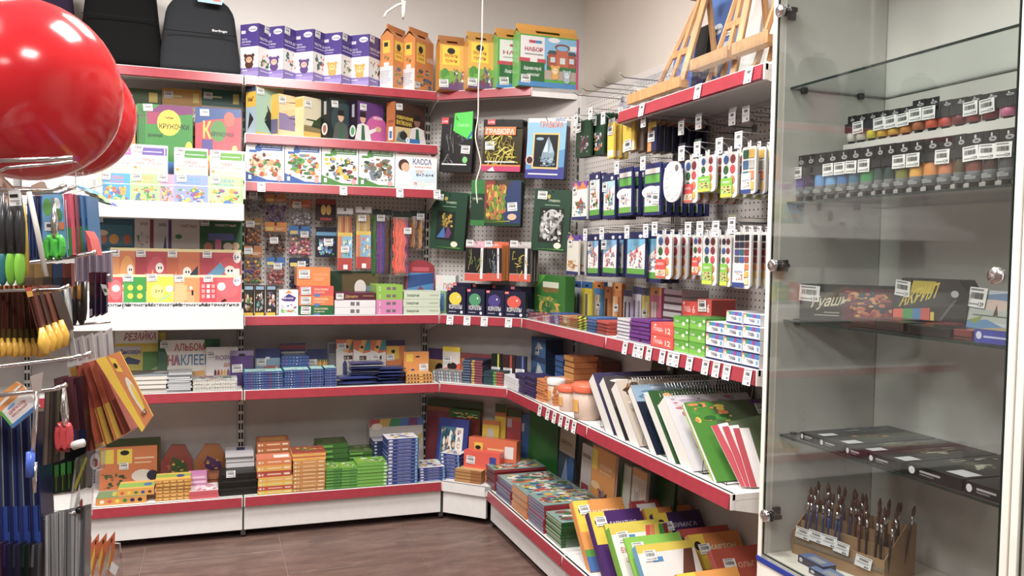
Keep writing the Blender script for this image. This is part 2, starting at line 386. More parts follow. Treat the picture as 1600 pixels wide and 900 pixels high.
def make_bay(fr, u0, w, zt, label, upr=(0,), peg=None, kick=True):
    o = fr.at(u0, 0, 0); bay = empty('shelving_bay', o, fr.rot); thing(bay, label, 'shelving', 'red railed shelving bays')
    z0 = .04
    mb = MB(); zs = [(z0, zt)] if not peg else [(z0, peg[0]), (peg[1], zt)]
    if peg:
        pm = MB(); pm.box(.0145, w-.0145, .0, .012, peg[0]+.001, peg[1]-.001, 'fff'); obj('perforated_panel', pm.data('perforated_panel', 'peg'), bay)
    for a, b in zs:
        if b-a > .02: mb = MB(); mb.box(.0145, w-.0145, .0, .012, a, b, 'fff'); obj('back_panel', mb.data('back_panel', 'grey'), bay)
    for u in upr: obj('upright', upright_mesh(zt), bay, (u*w, 0, 0))
    return bay
def kick_panel(bay, w, D, z):
    mb = MB(); mb.cbox(.004, w-.004, -D+.012, -D+.03, .04, z-.05, 'fff', .002); obj('kick_panel', mb.data('kick_panel', 'white'), bay)
    b = MB(); b.cbox(-.012, .012, -D+.02, -.02, .012, z-.06, '4a4644', .001)
    for x in (0, w): obj('base_foot', cached(('foot', D), lambda: b.data('base_foot', 'plastic')), bay, (x, 0, 0))
ZB, Z5, Z4, Z3, Z2, Z1 = .208, .718, 1.083, 1.753, 1.992, 2.282
bay2 = make_bay(FA, 0, 1, 2.30, 'middle bay of the back shelving, straight shelves between slotted uprights', (0, 1), (1.11, 1.72))
shelf_part(bay2, 0, 1, .452, ZB); kick_panel(bay2, 1, .452, ZB)
shelf_part(bay2, 0, 1, .375, Z5); shelf_part(bay2, 0, 1, .345, Z4)
shelf_part(bay2, 0, 1, .272, Z3, tags=px_u(FA, .272, (408, 536, 624, 682), 297)); shelf_part(bay2, 0, 1, .275, Z2); shelf_part(bay2, 0, 1, .252, Z1)
def tray(bay, zt, zb, steps):
    D = .46; mb = MB(); mb.cbox(.004, .996, -D, -D+.012, zb, zt, 'fff', .002); mb.cbox(.004, .996, -D-.003, -D, zb, zb+.02, 'fff', .0012)
    mb.cbox(.004, .996, -D+.012, -.02, zb+.004, zb+.016, 'fff', .001)
    for x in (.004, .984): mb.cbox(x, x+.012, -D+.012, -.02, zb+.016, zt, 'fff', .001)
    t = obj('display_tray', mb.data('display_tray', 'white'), bay)
    for (d0, d1, z) in steps:
        s = MB(); s.cbox(.018, .982, -d1, -d0, zb+.017, z-.0005, 'fff', .002); obj('tray_step', s.data('tray_step', 'white'), t)
def left_bay(u0, label):
    b = make_bay(FA, u0, 1, 2.30, label, (0,))
    shelf_part(b, 0, 1, .452, ZB); kick_panel(b, 1, .452, ZB); shelf_part(b, 0, 1, .375, Z5); shelf_part(b, 0, 1, .252, Z1)
    tray(b, 1.628, 1.549, STEP1); tray(b, 1.118, 1.028, STEP2); return b
STEP1 = [(.02, .12, 1.80), (.12, .225, 1.735), (.225, .335, 1.66), (.337, .445, 1.60)]
STEP2 = [(.02, .17, 1.36), (.17, .31, 1.20), (.312, .445, 1.123)]
bay1 = left_bay(-1, 'left bay of the back shelving, with two white book trays'); bay0 = left_bay(-2, 'farthest left shelving bay, behind the balloons and wire stand')
# corner bay, set across the corner
bayc = make_bay(FC, 0, LC, 2.26, 'corner bay set diagonally between the back and right shelving', (), (1.1, 2.15))
def corner_shelf(p0, p1, z, rail, tags=(), side=False):
    """front edge from p0 to p1 (world xy)"""
    inv = lambda p: ((Vector((p[0], p[1], 0))-FC.O).dot(FC.U), -(Vector((p[0], p[1], 0))-FC.O).dot(FC.N))
    a, b = inv(p0), inv(p1); l0 = inv((1.153, 4.66)); r0 = inv((1.84, p1[1]+.003))
    e = Vector((b[0]-a[0], b[1]-a[1])).normalized(); n = Vector((e.y, -e.x))
    pts = [(l0[0]+.01, -.001), a, b, (r0[0]-.01, -.001)]
    mb = MB()
    def sl(pp, za, zb_): k = len(pp); mb.mesh([(x, y, za) for x, y in pp]+[(x, y, zb_) for x, y in pp], [tuple(range(k))[::-1], tuple(range(k, 2*k))]+[(i, (i+1) % k, (i+1) % k+k, i+k) for i in range(k)], 'fff')
    sl(pts, z-.022, z)
    A, B = Vector(a), Vector(b)
    q = [A+n*.004, B+n*.004, B-n*.01, A-n*.01]; sl([tuple(p) for p in q], z-.05, z)
    for P0, P1 in ((B, Vector(pts[3])), (Vector(pts[0]), A)):
        ee = (P1-P0).normalized(); nn = Vector((-ee.y, ee.x)); sl([tuple(P0), tuple(P1), tuple(P1+nn*.003), tuple(P0+nn*.003)], z-.05, z)
    s = obj('shelf', mb.data('corner_shelf', 'white'), bayc)
    if rail:
        r = MB(); A2, B2 = A+e*.004, B-e*.004
        f = lambda p, o, zz: (p.x+n.x*o, p.y+n.y*o, zz)
        r.mesh([f(A2, .006, z-.003), f(B2, .006, z-.003), f(B2, .013, z-.046), f(A2, .013, z-.046), f(A2, .004, z-.003), f(B2, .004, z-.003), f(B2, .004, z-.05), f(A2, .004, z-.05)],
               [(3, 2, 1, 0), (4, 5, 6, 7), (0, 1, 5, 4), (2, 3, 7, 6), (1, 2, 6, 5), (3, 0, 4, 7)], 'fff')
        obj('price_rail', r.data('price_rail', 'red'), s)
        for t in tags:
            p = A+(B-A)*t+n*.0135; obj('price_tag', cached('tag', tag_mesh), s, (p.x, p.y, z-.0255), (R(-9), 0, math.atan2(e.y, e.x)))
    return a, b, e, n
corner_shelf((1.152, 4.408), (1.56, 4.06), Z1, True); corner_shelf((1.152, 4.315), (1.515, 4.025), Z4, True, (.14, .35, .56, .85))
corner_shelf((1.152, 4.285), (1.443, 4.03), Z5, True)
a, b, e, n = corner_shelf((1.15, 4.208), (1.332, 4.035), ZB, False)
k = MB(); A, B = Vector(a)-n*.012, Vector(b)-n*.012; C2, D2 = B-n*.018, A-n*.018
k.mesh([(p.x, p.y, zz) for zz in (.04, ZB-.05) for p in (A, B, C2, D2)], [(0, 1, 5, 4), (1, 2, 6, 5), (2, 3, 7, 6), (3, 0, 4, 7), (4, 5, 6, 7), (3, 2, 1, 0)], 'fff'); obj('kick_panel', k.data('kick_panel', 'white'), bayc)
# right run
bayr = make_bay(FB, 0, .97, 2.25, 'right bay next to the corner, hung with paint and pencil packs', (0, 1), (1.11, 2.2))
bays = make_bay(FB, .97, 1.0, 2.25, 'right bay beside the glass cabinet, topped by the easel shelf', (1,), (1.11, 1.95))
shelf_part(bayr, 0, .97, .495, ZB-.012); kick_panel(bayr, .97, .495, ZB-.012); shelf_part(bays, 0, 1, .495, ZB-.012); kick_panel(bays, 1, .495, ZB-.012)
tg = lambda ps, D, z, u0: [FB.hitz(x, y, z-.025)[0]-u0 for x, y in ps]
shelf_part(bayr, 0, .97, .397, Z5, tags=tg([(846, 641), (858, 647), (869, 652), (880, 657), (891, 662), (902, 667)], .397, Z5, 0))
shelf_part(bays, 0, 1, .397, Z5)
shelf_part(bayr, 0, .97, .32, Z4)
shelf_part(bays, 0, 1, .32, Z4, tags=tg([(984, 543), (998, 547), (1005, 549), (1017, 552), (1036, 557), (1049, 560), (1062, 562), (1083, 567), (1104, 573), (1120, 577), (1135, 581), (1161, 589)], .32, Z4, .97))
shelf_part(bays, 0.03, .97, .304, 1.99, tags=tg([(1001, 171), (1083, 142), (1151, 115)], .304, 1.99, .97), name='top_shelf')
# ------------------------------------------------------------------ glass cabinets
FK = Frame(1.872, 1.977, 0, -1)
def cabinet(u0, w, label, full=True):
    o = FK.at(u0, 0, 0); c = empty('glass_cabinet', o, FK.rot); thing(c, label, 'cabinet', 'glass fronted cabinets'); D = .392; T = 2.45; t = .017
    def part(name, mat, *bx, parent=c):
        mb = MB()
        for b in bx: mb.cbox(*b, 'fff', .001)
        return obj(name, mb.data(name, mat), parent)
    part('side_panel', 'lamin', (0, t, -D, 0, 0, T)); part('side_panel', 'lamin', (w-t, w, -D, 0, 0, T))
    part('lining', 'inner', (t, t+.002, -D+.03, -.006, .57, T-.03), (w-t-.002, w-t, -D+.03, -.006, .57, T-.03), (t+.003, w-t-.003, -.005, -.003, .57, T-.03))
    part('back_panel', 'lamin', (t, w-t, -.002, .006, 0, T)); part('top_panel', 'lamin', (t, w-t, -D, -.004, T-.03, T))
    part('cabinet_floor', 'lamin', (t, w-t, -D+.02, -.004, .545, .568))
    part('lower_front', 'lamin', (t, w-t, -D, -D+.018, .06, .543)); part('plinth', 'dark', (t, w-t, -D+.04, -D+.05, 0, .058))
    part('edge_strip', 'blue', (0, w, -D-.004, -D-.0005, .545, .561))
    d = part('door', 'glass', (t+.008, w-t-.004, -D-.001, -D+.004, .572, T-.035))
    e = MB(); x = t+.0075
    for zz in ((.57, .5725), (T-.036, T-.034)): e.box(t+.008, w-t-.004, -D-.0012, -D+.0042, *zz, 'fff')
    for xx in (t+.0065, w-t-.004): e.box(xx, xx+.0015, -D-.0012, -D+.0042, .572, T-.035, 'fff')
    obj('glass_rim', e.data('glass_rim', 'gedge'), d)
    for zz in (.686, 1.393, 2.095):
        h = MB(); h.lathe([(0, .012), (.014, .012), (.017, .009), (.017, 0)], 'ddd', 18)
        hd = obj('hinge_cap', h.data('hinge_cap', 'chrome'), d, (t+.022, -D-.002, zz), (R(90), 0, 0))
        g = MB(); g.cbox(t+.002, t+.05, -D+.006, -D+.03, zz-.006, zz+.006, 'fff'); g.cbox(t+.002, t+.012, -D+.03, -D+.055, zz-.016, zz+.016, 'fff'); g.cbox(t+.024, t+.033, -D+.006, -D+.016, zz-.016, zz+.016, 'fff')
        obj('hinge_arm', g.data('hinge_arm', 'dark'), d)
    if full:
        lk = MB(); lk.lathe([(0, .01), (.016, .01), (.018, .007), (.018, 0)], 'ddd', 18); obj('lock', lk.data('lock', 'chrome'), d, (w-t-.028, -D-.002, 1.385), (R(90), 0, 0))
        for zz in (1.893, 1.572, 1.240, .912):
            s = part('glass_shelf', 'pane', (t+.006, w-t-.006, -D+.05, -.008, zz-.006, zz))
            g = MB(); g.box(t+.006, w-t-.006, -D+.047, -D+.0495, zz-.006, zz, 'fff'); g.box(t+.0035, t+.0055, -D+.05, -.008, zz-.006, zz, 'fff'); g.box(t+.006, w-t-.006, -.0075, -.006, zz-.006, zz, 'fff'); obj('glass_rim', g.data('glass_rim', 'gedge'), s)
            for yy in (-.1, -.3):
                p = MB(); p.cbox(t+.002, t+.016, yy-.008, yy+.008, zz-.014, zz+.003, 'fff'); obj('shelf_support', p.data('shelf_support', 'dark'), s)
                p = MB(); p.cbox(w-t-.016, w-t-.002, yy-.008, yy+.008, zz-.014, zz+.003, 'fff'); obj('shelf_support', p.data('shelf_support', 'dark'), s)
    return c
KW = .787
cabinet(0, KW, 'tall glass door cabinet holding paint tubes and brush rack')
cabinet(KW+.004, .7, 'next glass cabinet cut off by the photo edge', False)
# ------------------------------------------------------------------ goods: builders
WH, BK, PG = 'f2f2f0', '151515', 'ece8df'
def box_mesh(w, h, t, cols, mat='card', b=.0015):
    def mk():
        mb = MB(); mb.cbox(0, w, 0, t, 0, h, cols, b); return mb.data('carton', mat)
    return cached(('box', round(w, 4), round(h, 4), round(t, 4), repr(cols), mat), mk)
def book_mesh(w, h, t, cov, mat='card', spine=True, page=PG):
    """closed book standing up, front cover on -y, spine on the left"""
    def mk():
        mb = MB(); c = min(.0012, t*.2); mb.box(0, w, 0, c, 0, h, cov); mb.box(0, w, t-c, t, 0, h, cov)
        mb.box(c, w-.003, c, t-c, .003, h-.003, page)
        if spine: mb.box(0, c, c, t-c, 0, h, cov)
        return mb.data('book', mat)
    return cached(('book', round(w, 4), round(h, 4), round(t, 4), cov, mat, spine, page), mk)
def spiral_mesh(w, t):
    def mk():
        mb = MB(); n = max(6, int(w/.012))
        for i in range(n):
            x = .006+(w-.012)*i/(n-1); r = t/2+.003
            mb.tube([(x, t/2+r*math.cos(a), r*math.sin(a)) for a in [k*math.pi/3 for k in range(7)]], .0009, 'e8e8ea', 4, False)
        return mb.data('wire_spiral', 'chrome')
    return cached(('spi', round(w, 3), round(t, 4)), mk)
def stickers_on(o, st, w, h):
    for s in st or ():
        sticker(o, s[0]*w, s[1]*h, -.003, s[2] if len(s) > 2 else 1, s[3] if len(s) > 3 else random.uniform(-.08, .08))
def item(name, label, cat, P, rot, mesh, w, h, t, spec=None, lspec=None, rspec=None, tspec=None, st=None, group=None, mat='card', tilt=0):
    o = obj(name, mesh, None, P, (R(-tilt), 0, rot)); thing(o, label, cat, group)
    if spec: obj('cover_print', print_mesh(spec, w, h, mat), o)
    if lspec: obj('side_print', print_mesh(lspec, t, h, mat), o, (0, t, 0), (0, 0, R(-90)))
    if rspec: obj('side_print', print_mesh(rspec, t, h, mat), o, (w, 0, 0), (0, 0, R(90)))
    if tspec: obj('top_print', print_mesh(tspec, w, t, mat), o, (0, 0, h), (R(-90), 0, 0))
    stickers_on(o, st, w, h); return o
def span(fr, d, x0, x1, yt, zb, yb=None):
    u0, z = fr.hit(x0, yt, d); u1, z1 = fr.hit(x1, yt, d); return u0, u1-u0, (z+z1)/2-zb
def put(name, label, cat, fr, d, x0, x1, yt, zb, t, cols, spec=None, yaw=0, tilt=0, kind='box', mat='card', group=None, pivot='l', **k):
    """front face spans photo columns x0..x1 at distance d from the back panel, top at row yt, standing on zb"""
    u0, w, h = span(fr, d, x0, x1, yt, zb)
    if tilt: h = h/math.cos(R(tilt))
    me = book_mesh(w, h, t, cols, mat) if kind == 'book' else box_mesh(w, h, t, cols, mat)
    P = fr.at(u0, d, zb)
    o = item(name, label, cat, P, fr.rot+R(yaw), me, w, h, t, spec, mat=mat, tilt=tilt, group=group, **k)
    if pivot == 'r': o.location = fr.at(u0+w, d, zb)-Vector((math.cos(fr.rot+R(yaw)), math.sin(fr.rot+R(yaw)), 0))*w
    return o, w, h
def stack(name, desc, cat, where, fr, d, x0, x1, yt, zb, n, t, cols, spec=None, tspec=None, jit=.002, yaw=0, kind='box', mat='card', tops=None, st=None, lspec=None, rspec=None, colsn=None, specn=None, h=None):
    """n alike things one on another; the pile's front spans x0..x1 with its top at row yt"""
    u0, w, H = span(fr, d, x0, x1, yt, zb); hh = h or H/n; rg = random.Random(hash((round(x0), round(yt), n)) % 999)
    for i in range(n):
        k = n-1-i
        c = colsn[i % len(colsn)] if colsn else cols; sp = specn[i % len(specn)] if specn else spec
        if kind == 'book': me = cached(('flat', round(w, 3), round(hh, 4), round(t, 3), c, mat), lambda: flat_book(w, hh-.0004, t, c, mat))
        else: me = box_mesh(w, hh-.0011, t, c, mat, .0012)
        lab = say(ordi(k, n), desc, where) if n > 1 else say(desc, where)
        P = fr.at(u0+rg.uniform(-jit, jit), d+rg.uniform(-jit, jit), zb+i*hh)
        item(name, lab, cat, P, fr.rot+R(yaw+rg.uniform(-1, 1)*jit*300), me, w, hh-.0011, t, sp, tspec=tspec if k == 0 else None, mat=mat, group=f'{desc} {where}'[:110],
             st=st if k == 0 else None, lspec=lspec, rspec=rspec)
    return u0, w, H
def flat_book(w, h, t, cov, mat):
    """book lying flat: covers above and below, pages at the front, spine at the back"""
    mb = MB(); c = min(.001, h*.25); mb.box(0, w, 0, t, 0, c, cov); mb.box(0, w, 0, t, h-c, h, cov); mb.box(.002, w-.002, .002, t-c, c, h-c, PG); mb.box(0, w, t-c, t, c, h-c, cov)
    return mb.data('book', mat)
# wire hook of a perforated panel: root at the panel, -y out
def hook_mesh(L, tag=True):
    def mk():
        mb = MB(); mb.tube([(0, .006, .0), (0, -L*.9, 0), (0, -L, .018)], .0022, 'aaa', 6); mb.cbox(-.012, .012, -.003, .004, -.012, .012, 'aaa', .001)
        if tag: mb.tube([(0, -.002, .03), (0, -L*.82, .03), (0, -L-.01, .03)], .0016, 'aaa', 5); mb.tube([(0, -.002, .0), (0, -.002, .03)], .0016, 'aaa', 5)
        return mb.data('peg_hook', 'steel')
    return cached(('hook', round(L, 3), tag), mk)
def hook(fr, u, z, L, label, tag=True, full=True):
    o = obj('peg_hook', hook_mesh(L, tag), None, fr.at(u, .003, z), (0, 0, fr.rot)); thing(o, label, 'hook', 'wire hooks on the perforated panels')
    if tag:
        h = MB(); h.cbox(-.021, .021, -.0012, .0012, -.05, .012, 'dfe3e6', .0008); obj('tag_holder', cached('hold', lambda: h.data('tag_holder', 'acryl')), o, (0, -L-.01, .028))
        if full: obj('price_tag', cached('tag', tag_mesh), o, (0, -L-.0125, .006))
    return o
def pack_mesh(w, h, t, col, flap, mat='card'):
    """flat hanging pack: card with a euro-slot flap"""
    def mk():
        mb = MB(); fz = h*.12; mb.cbox(0, w, 0, t, 0, h-fz, col, min(.0015, t*.3))
        a, b = .46*w, .54*w; z0, z1 = h-fz, h; zs = h-fz*.55; ze = h-fz*.3; y0, y1 = t*.3, t*.3+.001
        for q in ((0, a, z0, z1), (b, w, z0, z1), (a, b, z0, zs), (a, b, ze, z1)): mb.box(q[0], q[1], y0, y1, q[2], q[3], flap)
        return mb.data('hanging_pack', mat)
    return cached(('pack', round(w, 3), round(h, 3), round(t, 4), col, flap, mat), mk)
def hang(name, desc, cat, where, fr, d, x0, x1, yt, yb, n, gap, t, col, flap, spec=None, mat='card', st=None, roll=0, back=None, hk=True, htag=None, lspec=None, short=None):
    htag = (fr is FB) if htag is None else htag
    """n packs one behind another on a hook; the front one spans x0..x1, yt..yb in the photograph"""
    u0, w, h = span(fr, d, x0, x1, yt, 0); zt = h; zb = fr.hit((x0+x1)/2, yb, d)[1]; h = zt-zb
    uc = u0+w/2; L = d+t+.012
    if hk: hook(fr, uc, zt-h*.12*.38, L, say('hook of the', short or desc, where), tag=htag)
    rg = random.Random(int(x0*7+yt))
    for i in range(n):
        c = col if i == 0 or not back else back[(i-1) % len(back)]
        if i and d-i*gap < .012: break
        lab = say(ordi(i, n, 'frontmost', 'rearmost', 'from front'), desc, where) if i == 0 or not back else say(ordi(i, n, '', 'rearmost', 'from front'), 'pack hung behind the', short or desc)
        rl = R(roll)+(rg.uniform(-.02, .02) if n > 1 else 0)
        pv = fr.at(uc, d-i*gap, zt-h*.06); ro = Matrix.Rotation(fr.rot, 4, 'Z') @ Matrix.Rotation(rl, 4, 'Y')
        P = pv+ro.to_3x3() @ Vector((-w/2, 0, -h*.94))
        o = item(name, lab, cat, P, 0, pack_mesh(w, h, t, c, flap, mat), w, h, t, spec if (i == 0 or not back) else None, mat=mat, st=st if i == 0 else None, group=say(desc, where)[:110])
        o.rotation_euler = (0, rl, fr.rot); 
        if lspec: obj('side_print', print_mesh(lspec, t, h, mat), o, (0, t, 0), (0, 0, R(-90)))
    return u0, w, h, zb
# ------------------------------------------------------------------ top shelf of the back run: dough boxes, gift sets
def mascot(cx, cy, s, a, b, ar=1.0):
    """plain generic animal-like figure in two colours"""
    return [('e', cx-.5*s, cy+.55*s*ar, .22*s, .22*s*ar, a), ('e', cx+.5*s, cy+.55*s*ar, .22*s, .22*s*ar, a), ('e', cx, cy-.6*s*ar, .55*s, .5*s*ar, a), ('e', cx, cy+.1*s*ar, .62*s, .58*s*ar, a),
            ('e', cx, cy, .4*s, .38*s*ar, b), ('e', cx-.15*s, cy+.08*s*ar, .06*s, .06*s*ar, '222'), ('e', cx+.15*s, cy+.08*s*ar, .06*s, .06*s*ar, '222')]
dw, dt = .112, .125
for i, (px, yt, yb, fig, sidec, ss) in enumerate([(404, 36, 118, ('5a3328', 'f0b090'), ['2f7a48', 'c8342c'], (.9, .93)), (443, 40, 123, ('5d3d86', 'f0b8a0'), ['3a6a66', 'd84848'], (.15, .9)),
        (490, 45, 128, ('5d3d86', 'f0b8a0'), ['3a6a66', 'd84848'], (.25, .93)), (534, 50, 131, ('eda53a', 'f7c878'), ['5c7a34', '6b4024'], (.1, .92)), (577, 53, 134, ('eda53a', 'f7c878'), ['5c7a34', '6b4024'], (.1, .92))]):
    d = .262; u, z = FA.hit(px, yt, d); h = z-Z1; rot = R(-42); c, s = math.cos(rot), math.sin(rot)
    P = FA.at(u, d, Z1)-Vector((c, s, 0))*dw
    top = '4a3192'; fr = [('r', 0, 0, 1, 1, '8f7ac4'), ('r', 0, 0, 1, .1, 'a793d2'), ('r', 0, .57, 1, 1, top), ('r', 0, .17, 1, .57, 'f3f0f2'), ('e', .7, .9, .24, .055, 'f4f2f8'), ('t', 'гамма', .52, .88, .035, top, .36),
        ('t', 'ТЕСТО', .08, .7, .03, 'f0eef6', .3), ('t', 'ДЛЯ ЛЕПКИ', .08, .65, .028, 'f0eef6', .5), ('r', .08, .605, .55, .62, 'b7a8dc'), ('r', .06, .11, .4, .128, 'e8e4f4'), ('r', .06, .82, .3, .88, 'e8e2f0')]
    fr += mascot(.5, .32, .42, *fig, ar=.36)
    sd = [('r', 0, 0, 1, 1, '8674bb'), ('r', 0, .57, 1, 1, '3f2a80'), ('r', 0, .17, 1, .57, 'ece8e6'), ('t', 'ТЕСТО ДЛЯ', .06, .7, .045, 'f0eef6', .85), ('r', .06, .64, .8, .66, 'b7a8dc'), ('b', .08, .18, .92, .56, 9, 40+i, sidec+['f0a8a0', 'f2f2f0', sidec[0]]), ('r', .1, .1, .6, .12, 'd8d0ea')]
    o = item('modelling_dough_box', say(['leftmost', 'second', 'middle', 'fourth', 'rightmost'][i], 'purple modelling dough box on top shelf,', ['dark bear figure on its side', 'purple figure and round blue badge', 'purple figure beside the yellow ones', 'yellow figure, left of its twin', 'yellow figure, next to orange set'][i]), 'box',
         P, rot, box_mesh(dw, h, dt, {'*': top, 't': '4a3192'}), dw, h, dt, fr, rspec=sd)
    sticker(o, dw+.003, h*ss[1]).rotation_euler = (0, .1, R(90))
    o.children and None
    ALL[-1].location = (dw+.003, .02+ss[0]*.05, h*.92)
def gable_mesh(w, h, t, col, side, roof):
    def mk():
        mb = MB(); hb = h*.81; mb.cbox(0, w, 0, t, 0, hb, {'*': col, 'l': side, 'r': side}, .0015); e = .0015
        m = t*.5; zr = h*.93
        x0, x1 = w*.3, w*.7; f = lambda k: (k*m*.9, hb+(zr-hb)*k)   # roof slopes with a hand slot in front
        def q(a, b, k0, k1): (y0, z0), (y1, z1) = f(k0), f(k1); mb.face([(a, y0, z0), (b, y0, z0), (b, y1, z1), (a, y1, z1)], roof)
        q(0, x0, 0, 1); q(x1, w, 0, 1); q(x0, x1, 0, .35); q(x0, x1, .75, 1)
        mb.face([(w, t, hb), (0, t, hb), (0, m*1.1, zr), (w, m*1.1, zr)], roof)
        for x in (e, w-e): mb.face([(x, 0, hb), (x, t, hb), (x, m+.0, zr-.01)] if x < .01 else [(x, t, hb), (x, 0, hb), (x, m, zr-.01)], side)
        mb.cbox(0, w, m*.9, m*1.1, zr-.002, h, roof, .001)
        return mb.data('gift_set_box', 'gloss')
    return cached(('gable', round(w, 3), round(h, 3), round(t, 3), col, side, roof), mk)
def gable(label, fr, d, x0, x1, yt, t, col, side, roof, spec, yaw=0, lspec=None, st=None, pw=None, sl=None):
    u0, w, h = span(fr, d, x0, x1, yt, Z1); w = pw or w
    rot = fr.rot+R(yaw); o = obj('gift_set_box', gable_mesh(w, h, t, col, side, roof), None, fr.at(u0, d, Z1), (0, 0, rot)); thing(o, label, 'gift box')
    hb = h*.81; obj('cover_print', print_mesh(spec, w, hb, 'gloss'), o)
    if lspec: obj('side_print', print_mesh(lspec, t, hb, 'gloss'), o, (0, t, 0), (0, 0, R(-90)))
    stickers_on(o, st, w, hb); return o
OR = 'e8862a'
osp = [('r', 0, 0, 1, 1, 'dd8428'), ('r', .08, .55, .55, .92, 'f5cf1c'), ('e', .3, .8, .12, .07, '222'), ('t', 'Мульти', .14, .68, .06, 'c8381c', .34), ('t', 'пульти', .16, .6, .06, 'c8381c', .3), ('t', 'НАБОР', .64, .6, .09, 'f6ecdc', .5), ('b', .05, .05, .95, .45, 14, 5, ['7a9a3c', '5a4a6a', '3a6aa0', 'c87a34', 'd8b070'])]
olp = [('r', 0, 0, 1, 1, 'e58d33'), ('r', .2, .68, .75, .92, 'f2d030'), ('r', .3, .8, .6, .88, '333'), ('r', 0, 0, 1, .42, 'e9e6ea'), ('r', .3, .4, .7, .5, 'e9e6ea')]+lines(.1, .1, .36, .8, 7, 'b9bcc8')+[('b', .3, .52, .8, .66, 5, 3, ['7a8a3c', '8a5a3c'])]
gable('orange gift box with gabled handle, beside last purple box', FA, .255, 615, 655, 38, .085, 'dd8428', 'e58d33', 'd9812c', osp, 42, olp, pw=.16)
gable('orange gift box with gabled handle, right at the corner joint', FA, .255, 649, 690, 42, .085, 'dd8428', 'e58d33', 'd9812c', osp, 38, olp, st=[(.13, .1)], pw=.16)
ysp = lambda s: [('r', 0, 0, 1, 1, 'f0b429'), ('r', 0, 0, 1, .42, '7fae3c'), ('r', 0, 0, 1, .18, '6b4a78'), ('r', .1, .55, .75, .97, 'f9dc1e'), ('e', .42, .86, .15, .07, '333'), ('t', 'Мульти', .18, .72, .08, 'c8381c', .48), ('t', 'пульти', .2, .61, .08, 'c8381c', .44), ('e', .2, .33, .16, .14, '4f9a3a'), ('e', .32, .22, .14, .1, '6db04a')]+[('b', .45, .04, .98, .5, 12, s, ['3d3a6a', '8a3a3a', 'f0f0f0', '6b4a9a', 'c86a3a', '4a9a5a'])]
gable('yellow gift box with brown roof, left of its look-alike', FA, .335, 688, 729, 54, .09, 'f0b429', 'e8a020', 'b9742c', ysp(1), st=[(.15, .13, 1.2)], pw=None)
gable('yellow gift box with brown roof, beside the green sets', FA, .43, 733, 774, 48, .09, 'f0b429', 'e8a020', 'd09a3c', ysp(2), st=[(.15, .13, 1.2)])
gsp = [('r', 0, 0, 1, 1, '4fae3a'), ('r', .02, .16, .42, .97, 'f3f1f2'), ('r', .42, .16, 1, .97, '7fc0ea'), ('e', .58, .93, .1, .05, 'f3f6fa'), ('e', .92, .8, .1, .05, 'f3f6fa'), ('r', .42, .16, 1, .34, 'b9a99c'), ('r', .46, .34, .96, .62, '2f7a3c'),
       ('r', .48, .42, .95, .66, 'b04a34'), ('p', [(.46, .66), (.97, .66), (.93, .73), (.5, .73)], '4a5a62'), ('r', .62, .42, .82, .8, 'c8603c'), ('e', .72, .8, .13, .07, '8a4a3a'), ('e', .72, .785, .1, .05, '7fc0ea'), ('r', .52, .5, .6, .6, 'cfe0ea'), ('r', .84, .5, .92, .6, 'cfe0ea'), ('r', .68, .48, .77, .6, 'dfe8ea'),
       ('r', .16, .84, .26, .89, 'c8344a'), ('r', .26, .84, .37, .89, '3a8ac8'), ('t', 'НАБОР', .09, .68, .075, 'c02c50', .3), ('t', 'первоклассника', .09, .61, .03, '8a8a8a', .3), ('r', .0, .46, .44, .54, 'c8344a'), ('r', .18, .46, .3, .56, 'f0f0f0'), ('r', .02, .1, .42, .47, '1f6b36'),
       ('t', 'Здравствуй,', .07, .32, .06, 'e8f0e8', .3, .2), ('t', 'школа!', .13, .2, .06, 'e8f0e8', .2, .2), ('r', 0, 0, 1, .1, '2a86c8'), ('r', .96, 0, 1, 1, 'c8286a')]+mascot(.6, .33, .11, 'e8a83a', 'f6e2b8', 1.4)+mascot(.8, .26, .1, 'a9c2cc', 'dfe8ec', 1.4)
gable('green and white school set box, half hidden by bigger one', FA, .50, 778, 832, 43, .1, '5db848', '6cc04a', 'e0a030', [('r', 0, 0, 1, 1, '4fae3a'), ('r', .06, .16, 1, .97, 'f3f1f2'), ('r', .35, .84, .6, .89, 'c8344a'), ('r', .6, .84, .9, .89, '3a8ac8'), ('t', 'НАБОР', .16, .68, .075, 'c02c50', .8), ('t', 'первоклассника', .16, .61, .03, '8a8a8a', .7), ('r', 0, .46, 1, .54, 'c8344a'), ('r', .06, .1, 1, .47, '1f6b36'), ('t', 'Здравствуй,', .2, .32, .06, 'e8f0e8', .8, .2), ('r', 0, 0, 1, .1, '2a86c8')], st=[(.2, .14, 1.2)])
gable('largest school set box, school building picture, end of top shelf', FA, .605, 812, 905, 38, .1, '5db848', '6cc04a', 'e8a52c', gsp, st=[(.11, .14, 1.2)])
